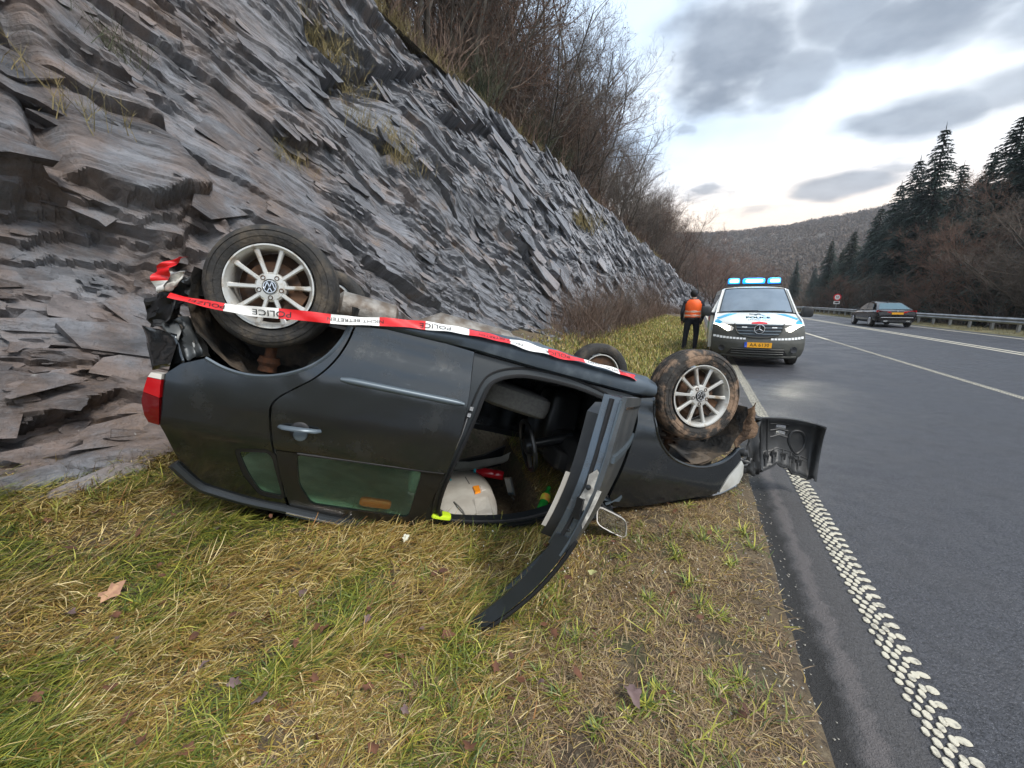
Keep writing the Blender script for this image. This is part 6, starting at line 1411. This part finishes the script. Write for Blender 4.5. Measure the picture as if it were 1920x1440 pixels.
# blue light bar
lb = empty('light_bar', (0, 2.15, 1.90)); lb.parent = van
m = MB(); m.box((0, 0, .02), (1.26, .34, .05)); m.build('bar_base', M['blackplastic'], lb, angle=30)
for x, w, mm in ((-.47, .28, 'bluelamp'), (0, .52, 'bluecore'), (.47, .28, 'bluelamp')):
    m = MB(); cushion(m, (x, 0, .115), (w, .28, .16)); lp_ = m.build('lamp', M['bluelamp'], lb); m = MB(); cushion(m, (x, -.145, .115), (w * .78, .02, .085)); m.build('flash_tube', M['bluecore'], lp_)
for x in (-.47, .47):
    l_ = bpy.data.lights.new('blue_flash', 'POINT'); l_.energy = 8; l_.color = (.08, .45, 1); l_.shadow_soft_size = .15; o = bpy.data.objects.new('blue_flash', l_); link(o, lb); o.location = (x, .25, .45)
for s in (-1, 1):
    l_ = bpy.data.lights.new('dipped_beam', 'SPOT'); l_.energy = 16; l_.color = (1, .93, .72); l_.spot_size = R(50); l_.spot_blend = .8; l_.shadow_soft_size = .08; o = bpy.data.objects.new('dipped_beam', l_); link(o, van); o.location = (s * .72, -.12, .80); o.rotation_euler = (R(80), 0, R(180))

# ------------------------------------------------------------------ police officer seen from behind
def skinned(name, V, E, Rd, m, sub=2):
    me = bpy.data.meshes.new(name); me.from_pydata([tuple(v) for v in V], E, []); o = bpy.data.objects.new(name, me); COL.objects.link(o)
    o.modifiers.new('s', 'SKIN'); o.modifiers.new('d', 'SUBSURF').levels = sub; o.modifiers['d'].render_levels = sub
    for i, r in enumerate(Rd): me.skin_vertices[0].data[i].radius = r if isinstance(r, tuple) else (r, r)
    me.skin_vertices[0].data[0].use_root = True
    dg = bpy.context.evaluated_depsgraph_get(); dg.update(); nm = bpy.data.meshes.new_from_object(o.evaluated_get(dg)); bpy.data.objects.remove(o); nm.materials.clear()
    for x in (m if isinstance(m, list) else [m]): nm.materials.append(x)
    for p in nm.polygons: p.use_smooth = True
    return link(bpy.data.objects.new(name, nm))
OX, OY = -.10, 13.3; OZ = float(zg(OX, OY))
V = [(0, 0, .93), (0, .01, 1.10), (0, .0, 1.30), (0, .0, 1.43), (0, .01, 1.50), (0, .03, 1.56), (0, .02, 1.66), (0, .02, 1.715)]; E = [(i, i + 1) for i in range(7)]; RD = [(.165, .115), (.150, .105), (.185, .115), (.165, .095), (.062, .062), (.070, .075), (.082, .098), (.060, .075)]
def limb(root, pts, rs):
    p = root
    for q, r in zip(pts, rs): V.append(q); RD.append(r); E.append((p, len(V) - 1)); p = len(V) - 1
    return p
for s in (-1, 1):
    st = .0 if s < 0 else .05
    a = limb(0, [(s * .10, 0, .86), (s * .125, .01 + st, .50), (s * (.15 if s < 0 else .11), -.01 + st, .12), (s * (.16 if s < 0 else .115), -.02 + st, .05), (s * (.17 if s < 0 else .12), .14 + st, .035)], [.098, .072, .054, .05, .042])
    h_ = limb(3, [(s * .19, .0, 1.42), (s * .255, -.03, 1.13), (s * .235, .09, .93), (s * .22, .13, .86)], [.066, .052, .040, .030])
    for k in range(4): limb(h_, [(s * (.205 + .012 * k), .15 + .008 * (1.5 - abs(k - 1.5)), .80), (s * (.20 + .012 * k), .155, .765 - .006 * (1.5 - abs(k - 1.5)))], [.010, .008])
    limb(h_, [(s * .19, .155, .85), (s * .18, .17, .81)], [.011, .009])
body = skinned('person', V, E, RD, [M['uniform'], M['skin']]); body.location = (OX, OY, OZ); body.rotation_euler = (0, 0, R(6)); body.scale = (1.14, 1.1, 1.0)
for p in body.data.polygons:
    c = p.center; p.material_index = 1 if (1.52 < c.z and (c.y > .0 or c.z < 1.60)) or c.z < .875 and abs(c.x) > .17 and c.z > .7 and c.y > .08 else 0
tag(body, 'officer in navy uniform and orange vest standing with the back to the camera', 'person')
def shell(name, z0, z1, k, mm, ymin=-9):
    """cloth following the torso, k metres off it"""
    m = MB(); n = 28; rows = 9
    for i in range(rows):
        z = z0 + (z1 - z0) * i / (rows - 1); rx = float(np.interp(z, [.90, 1.0, 1.10, 1.28, 1.40, 1.46, 1.50], [.165, .160, .155, .180, .178, .135, .075])) + k; ry = float(np.interp(z, [.90, 1.10, 1.30, 1.43, 1.50], [.118, .112, .125, .108, .07])) + k
        for j in range(n): a = 2 * math.pi * j / n; m.v.append((rx * math.cos(a), ry * math.sin(a) + .005 * math.sin(a * 5 + i), z))
    for i in range(rows - 1):
        for j in range(n): m.f.append((i * n + j, i * n + (j + 1) % n, (i + 1) * n + (j + 1) % n, (i + 1) * n + j)); m.m.append(0)
    return m.build(name, mm, body, angle=70)
shell('vest', .99, 1.495, .030, M['vest'])
shell('reflective_band', 1.13, 1.18, .034, M['vestband']); shell('reflective_band', 1.02, 1.065, .034, M['vestband']); shell('belt', .935, .985, .028, M['ink'])
m = MB(); cushion(m, (-.19, .03, .90), (.07, .10, .16)); cushion(m, (.19, -.02, .90), (.06, .09, .13)); cushion(m, (.08, -.13, .955), (.09, .05, .09)); m.build('holster', M['ink'], body)
m = MB(); m.lathe([(-.10, .062), (-.04, .088), (.02, .092), (.07, .074), (.10, .03), (.105, 0)], (0, .005, 1.665), (0, -.12, 1), 18); m.build('cap', M['hair'], body)
m = MB(); cushion(m, (0, .115, 1.635), (.026, .03, .035)); m.build('nose', M['skin'], body); m = MB(); [cushion(m, (s * .082, .02, 1.63), (.02, .04, .06)) for s in (-1, 1)]; m.build('ear', M['skin'], body)

# ------------------------------------------------------------------ dark saloon driving away
sdn = empty('dark_saloon', (10.42, 30.6, 0), label='dark brown saloon car driving away in the far lane', cat='car')
ST = [(0, .33, .72, .80), (.05, .28, .92, .88), (.25, .24, 1.00, .92), (.95, .22, 1.01, .93), (1.9, .22, .97, .93), (3.0, .22, .95, .93), (3.9, .22, .90, .92), (4.6, .24, .76, .86), (4.85, .30, .60, .76)]
m = MB(); nr = 14
def ringp(y, z0, z1, w):
    q = []
    for k in range(nr):
        a = 2 * math.pi * (k + .5) / nr; f = lambda v, e: math.copysign(abs(v) ** e, v); q.append((w * f(math.cos(a), .32), y, (z0 + z1) / 2 + (z1 - z0) / 2 * f(math.sin(a), .45)))
    return q
for s in ST: m.v += ringp(*s)
for i in range(len(ST) - 1):
    for k in range(nr): m.f.append((i * nr + k, i * nr + (k + 1) % nr, (i + 1) * nr + (k + 1) % nr, (i + 1) * nr + k)); m.m.append(0)
m.f += [tuple(range(nr)), tuple(range((len(ST) - 1) * nr, len(ST) * nr))[::-1]]; m.m += [0, 0]; sb = m.build('body', M['sedan'], sdn, angle=50)
m = MB(); G = [(.45, .99, .84, .80), (1.30, 1.36, .60, .74), (1.85, 1.46, .58, .72), (2.5, 1.46, .58, .72), (3.75, .96, .80, .80)]
for (y, z, w, wb) in G:
    zb = .93; m.v += [(-wb, y, min(zb, z)), (-w, y, z - .02), (-w * .8, y, z), (w * .8, y, z), (w, y, z - .02), (wb, y, min(zb, z))]
for i in range(4):
    for k in range(5): m.f.append((i * 6 + k, (i + 1) * 6 + k, (i + 1) * 6 + k + 1, i * 6 + k + 1)); m.m.append(0)
m.build('roof', M['sedan'], sdn, angle=35)
def quad(name, P, mm, parent, th=.01):
    n = (Vector(P[1]) - Vector(P[0])).cross(Vector(P[-1]) - Vector(P[0])).normalized() * th; b = MB(); k = len(P); b.v = [tuple(Vector(p)) for p in P] + [tuple(Vector(p) + n) for p in P]
    b.f = [tuple(range(k))[::-1], tuple(range(k, 2 * k))] + [(i, (i + 1) % k, k + (i + 1) % k, k + i) for i in range(k)]; b.m = [0] * len(b.f); return b.build(name, mm, parent, smooth=False)
quad('rear_window', [(-.70, .52, 1.02), (.70, .52, 1.02), (.50, 1.24, 1.355), (-.50, 1.24, 1.355)], M['rearglass'], sdn, .012)
for s in (-1, 1):
    f = (lambda P: P) if s < 0 else (lambda P: [(-a, b, c) for a, b, c in P][::-1])
    quad('side_window', f([(-.835, 1.05, .99), (-.69, 1.48, 1.33), (-.675, 2.05, 1.37), (-.835, 2.05, .98)]), M['sedanglass'], sdn, -.025 * 1); quad('side_window', f([(-.835, 2.12, .98), (-.675, 2.12, 1.37), (-.68, 2.65, 1.36), (-.835, 3.35, .97)]), M['sedanglass'], sdn, -.025)
    m = MB(); cushion(m, (s * 1.0, 2.95, 1.0), (.18, .12, .12)); m.build('wing_mirror', M['sedan'], sdn)
    quad('tail_light', [(s * .28, .015, .80), (s * .80, .10, .84), (s * .90, .20, .86), (s * .90, .20, .97), (s * .80, .09, .96), (s * .28, .01, .90)][::s], M['redlens2'], sdn, -.02 * 1)
    for ly in (.95, 3.85):
        m = MB(); m.lathe([(-.10, .2), (-.11, .29), (-.08, .33), (.07, .33), (.10, .30), (.10, .22), (.09, .20), (.06, .05), (.07, 0)], (s * .84, ly, .33), (s, 0, 0), 24, 0); w_ = m.build('wheel', M['tyre'], sdn)
        m = MB(); m.lathe([(.0, .22), (.012, .21), (.004, .05), (.012, 0)], (s * .945, ly, .33), (s, 0, 0), 20); m.build('rim', M['chrome'], w_)
quad('number_plate', [(-.26, -.012, .74), (.26, -.012, .74), (.26, -.012, .85), (-.26, -.012, .85)], M['plate'], sdn, .012)
v, f = textmesh('HV 4071', .10); 
quad('rear_diffuser', [(-.70, -.005, .30), (.70, -.005, .30), (.66, -.005, .42), (-.66, -.005, .42)], M['blackplastic'], sdn, .02)
for s in (-1, 1): quad('exhaust_tip', [(s * .50 - .09, -.03, .33), (s * .50 + .09, -.03, .33), (s * .50 + .09, -.03, .40), (s * .50 - .09, -.03, .40)], M['chrome'], sdn, .02)
m = MB(); m.tube([(-.72, .0, .565), (.72, .0, .565)], .012, 5); m.build('bumper_line', M['chrome'], sdn); m = MB(); m.lathe([(0, .045), (.01, .04), (.01, 0)], (0, .0, .93), (0, -1, 0), 16); m.build('badge', M['chrome'], sdn)
m = MB(); m.box((0, 1.65, 1.50), (.05, .22, .06), taper=.5); m.build('roof_fin', M['sedan'], sdn, smooth=False)

# ------------------------------------------------------------------ crash barrier and road sign
gb_ = empty('crash_barrier', (0, 0, 0), label='long galvanised crash barrier on short posts along the far side of the road', cat='crash barrier')
m = MB(); ys = list(np.arange(9.0, 110, 2.0)); pr = [(.0, .70), (-.045, .67), (-.055, .61), (-.01, .575), (.0, .545), (-.01, .515), (-.055, .48), (-.045, .42), (.0, .39)]
for y in ys: m.v += [(14.05 + float(bend(y)) + a, y, b) for a, b in pr]
for i in range(len(ys) - 1):
    for k in range(len(pr) - 1): a = i * len(pr) + k; m.f.append((a, a + len(pr), a + len(pr) + 1, a + 1)); m.m.append(0)
o = m.build('rail', M['galv'], gb_, angle=60); q = o.modifiers.new('t', 'SOLIDIFY'); q.thickness = .006
m = MB(); m.box((0, 0, .28), (.10, .14, .70)); p0 = m.build('post', M['galv'], gb_, smooth=False)
for i, y in enumerate(np.arange(10.0, 108, 2.0)):
    o = p0 if i == 0 else link(p0.copy(), gb_); o.location = (14.14 + float(bend(y)), y, 0)
sg = empty('road_sign', (14.75, 60, 0), label='round red rimmed 50 speed sign with a small truck plate below it', cat='road sign'); sg.rotation_euler = (0, 0, R(10))
m = MB(); m.tube([(0, .03, -.3), (0, .03, 2.3)], .035, 8); m.build('pole', M['galv'], sg)
m = MB(); m.lathe([(0, .40), (.012, .40), (.014, 0)], (0, 0, 1.90), (0, -1, 0), 32); m.lathe([(0, .38), (-.01, 0)], (0, 0, 1.9), (0, -1, 0), 32); m.build('disc', M['signred'], sg, angle=30)
m = MB(); m.lathe([(.016, .27), (.020, .27), (.021, 0)], (0, 0, 1.90), (0, -1, 0), 32); m.build('disc_face', M['signwhite'], sg, angle=30)
v, f = textmesh('50', .34); mesh('digits', [(p.x, -.026, p.y + 1.9) for p in v], f, M['ink'], sg, smooth=False)
m = MB(); m.box((0, 0, 1.30), (.62, .02, .32)); m.build('truck_plate', M['signwhite'], sg, smooth=False)
m = MB(); m.box((.05, -.014, 1.33), (.30, .008, .14)); m.box((-.16, -.014, 1.31), (.10, .008, .10)); [m.lathe([(0, .032), (.008, .032), (.008, 0)], (x, -.011, 1.25), (0, -1, 0), 12) for x in (-.16, .0, .14)]; m.build('truck_symbol', M['ink'], sg, smooth=False)

# ------------------------------------------------------------------ fallen leaves, pebbles
def leaf_mesh(seed, s, lobed=True):
    r = random.Random(seed); n = 16; V = [(0, 0, .004)]; 
    for k in range(n):
        a = 2 * math.pi * k / n; rad = s * (1 + (.28 * math.cos(5 * a) if lobed else 0)) * (1 - .35 * abs(math.sin(a))) * r.uniform(.88, 1.1); x, y = rad * math.cos(a), rad * math.sin(a); V.append((x, y, .35 * s * math.sin(a * 2 + seed) * r.uniform(.3, 1) + .25 * y * y / s + .004))
    return V, [(0, 1 + k, 1 + (k + 1) % n) for k in range(n)]
def drop(name, px_, py_, s, mm, label, seed, group=None, cat='leaf', z=None, lobed=True):
    p = on_ground(px_, py_, .05)
    for _ in range(6): p = on_ground(px_, py_, float(zg(p[0], p[1])) + .045)
    V, F = leaf_mesh(seed, s, lobed); o = mesh(name, V, F, M[mm], None, smooth=True); o.location = p; o.rotation_euler = (random.gauss(0, .35), random.gauss(0, .35), random.uniform(0, 6.28)); return tag(o, label, cat, group)
drop('fallen_leaf', 211, 1110, .050, 'tanleaf', 'large pale tan dead leaf lying alone in the long yellow grass', 1)
drop('fallen_leaf', 1112, 1074, .026, 'paleleaf', 'pale yellow oval leaf lying on the soil below the wing mirror', 2, lobed=False)
drop('fallen_leaf', 760, 1009, .026, 'whiteleaf', 'whitish leaf lying right below the roof edge of the car', 3)
drop('fallen_leaf', 425, 1110, .05, 'purpleleaf', 'grey purple leaf near the middle of the long grass', 4)
drop('fallen_leaf', 1185, 1300, .04, 'purpleleaf', 'dark purple leaf among the rosettes at the bottom of the verge', 5)
drop('fallen_leaf', 1195, 915, .03, 'tanleaf', 'light brown leaf resting in the front wheel arch of the car', 55)
for i, (px_, py_) in enumerate(((215, 1155), (130, 1150), (735, 1028), (600, 1065), (570, 1110), (500, 1160), (440, 1155), (220, 1200), (240, 1345), (205, 1290), (440, 1280), (270, 1385), (610, 1180), (690, 1160), (740, 1095), (730, 1230), (790, 1180), (840, 1190), (555, 1205), (385, 1245), (590, 1270), (690, 1290), (490, 1310), (350, 1405), (500, 1350), (690, 960), (180, 960), (90, 975), (410, 990), (325, 965), (1200, 1080), (1015, 1280), (930, 1250), (700, 1400), (760, 1330), (880, 1400), (1040, 1190), (160, 1240), (65, 1310), (300, 1060))):
    k = i % 3; drop('fallen_leaf', px_, py_, random.uniform(.015, .030), ('deadleaf', 'purpleleaf', 'deadleaf')[k], ('reddish brown dead leaf lying in the yellow grass', 'grey purple dead leaf lying in the grass', 'reddish brown dead leaf lying in the yellow grass')[k], 10 + i, ('red brown dead leaves in the grass', 'grey dead leaves in the grass', 'red brown dead leaves in the grass')[k])
V, F = [], []; rr = random.Random(8)
for _ in range(1300):
    x, y = rr.uniform(-.2, .64), rr.uniform(.8, 4.5)
    if rr.random() > (x + .25) * 1.3: continue
    s = rr.uniform(.002, .007); z = max(float(zg(x, y)), -.03 if x > .5 else -9) + s * .4; b = len(V); V += [(x + s, y, z), (x - s, y + s * .4, z), (x, y - s, z), (x + s * .2, y + s, z), (x, y, z + s * .8)]; F += [(b, b + 3, b + 4), (b + 3, b + 1, b + 4), (b + 1, b + 2, b + 4), (b + 2, b, b + 4)]
tag(mesh('gravel', V, F, M['stone'], smooth=False), 'tiny pale stones on the bare soil by the road edge', kind='stuff')
for i, (px_, py_, s) in enumerate(((1272, 1388, .006), (1573, 1328, .011), (1220, 905, .01), (1349, 1145, .008), (290, 858, .03), (310, 850, .025))):
    p = on_ground(px_, py_, .05)
    for _ in range(6): p = on_ground(px_, py_, float(zg(p[0], p[1])) + .005)
    m = MB(); cushion(m, (0, 0, 0), (s * 2, s * 1.6, s * 1.1), n=4); o = m.build('pebble', M['stone'], None, angle=30); o.location = p; tag(o, ('white pebble lying on the soil near the bottom of the verge', 'pale angular stone chip on the dirt beside the road gutter', 'pale pebble on the soil below the front wing of the car', 'small pale stone on the bare soil in mid verge', 'pale stone at the foot of the rock behind the car, larger one', 'pale stone at the foot of the rock behind the car, smaller one')[i], 'stone')
# more litter: dead leaves bedded in the grass, and crumbs of car glass by the open door
V, F, = [], []; rr = random.Random(15)
for _ in range(220):
    x, y = rr.uniform(-3.6, .3), .5 + rr.random() ** 1.3 * 3.6
    if under_car(x, y) > .05: continue
    s = rr.uniform(.010, .028); z = float(zg(x, y)) + rr.uniform(.01, .05); q = Matrix.Rotation(rr.uniform(0, 6.28), 3, 'Z') @ Matrix.Rotation(rr.gauss(0, .5), 3, 'X') @ Matrix.Rotation(rr.gauss(0, .4), 3, 'Y'); b = len(V)
    V += [tuple(Vector((x, y, z)) + q @ Vector(p) * s) for p in ((-1, 0, 0), (-.4, .55, .2), (.3, .6, .05), (1.1, 0, .25), (.3, -.55, .15), (-.4, -.5, .1))]; F.append((b, b + 1, b + 2, b + 3)); F.append((b, b + 3, b + 4, b + 5))
tag(mesh('leaf_scraps', V, F, M['deadleaf'], smooth=False), 'small scraps of dead leaves bedded in the matted grass', kind='stuff')
V, F = [], []
for _ in range(260):
    x, y = rr.gauss(-.55, .35), rr.gauss(2.15, .3); 
    s = rr.uniform(.003, .007); z = float(zg(x, y)) + rr.uniform(.01, .04); b = len(V); V += [(x + rr.uniform(-s, s), y + rr.uniform(-s, s), z + rr.uniform(-s, s)) for _ in range(4)]; F += [(b, b + 1, b + 2), (b, b + 1, b + 3), (b + 1, b + 2, b + 3), (b, b + 2, b + 3)]
tag(mesh('glass_crumbs', V, F, M['whitelens'], smooth=False), 'crumbs of broken window glass in the grass at the open door', kind='stuff')
# ------------------------------------------------------------------ damp winter air
hz_ = MB(); hz_.box((0, 0, 58), (1900, 1900, 121)); hm = bpy.data.materials.new('haze_air'); hm.use_nodes = True; nt = hm.node_tree; nt.nodes.clear()
pvn = nd(nt, 'ShaderNodeVolumePrincipled'); pvn.inputs['Color'].default_value = (.86, .90, .96, 1); pvn.inputs['Density'].default_value = .00038; pvn.inputs['Anisotropy'].default_value = .2
nd(nt, 'ShaderNodeOutputMaterial', inp={1: pvn.outputs[0]}); tag(hz_.build('haze', hm, None, smooth=False), 'thin damp winter haze filling the valley', kind='stuff')
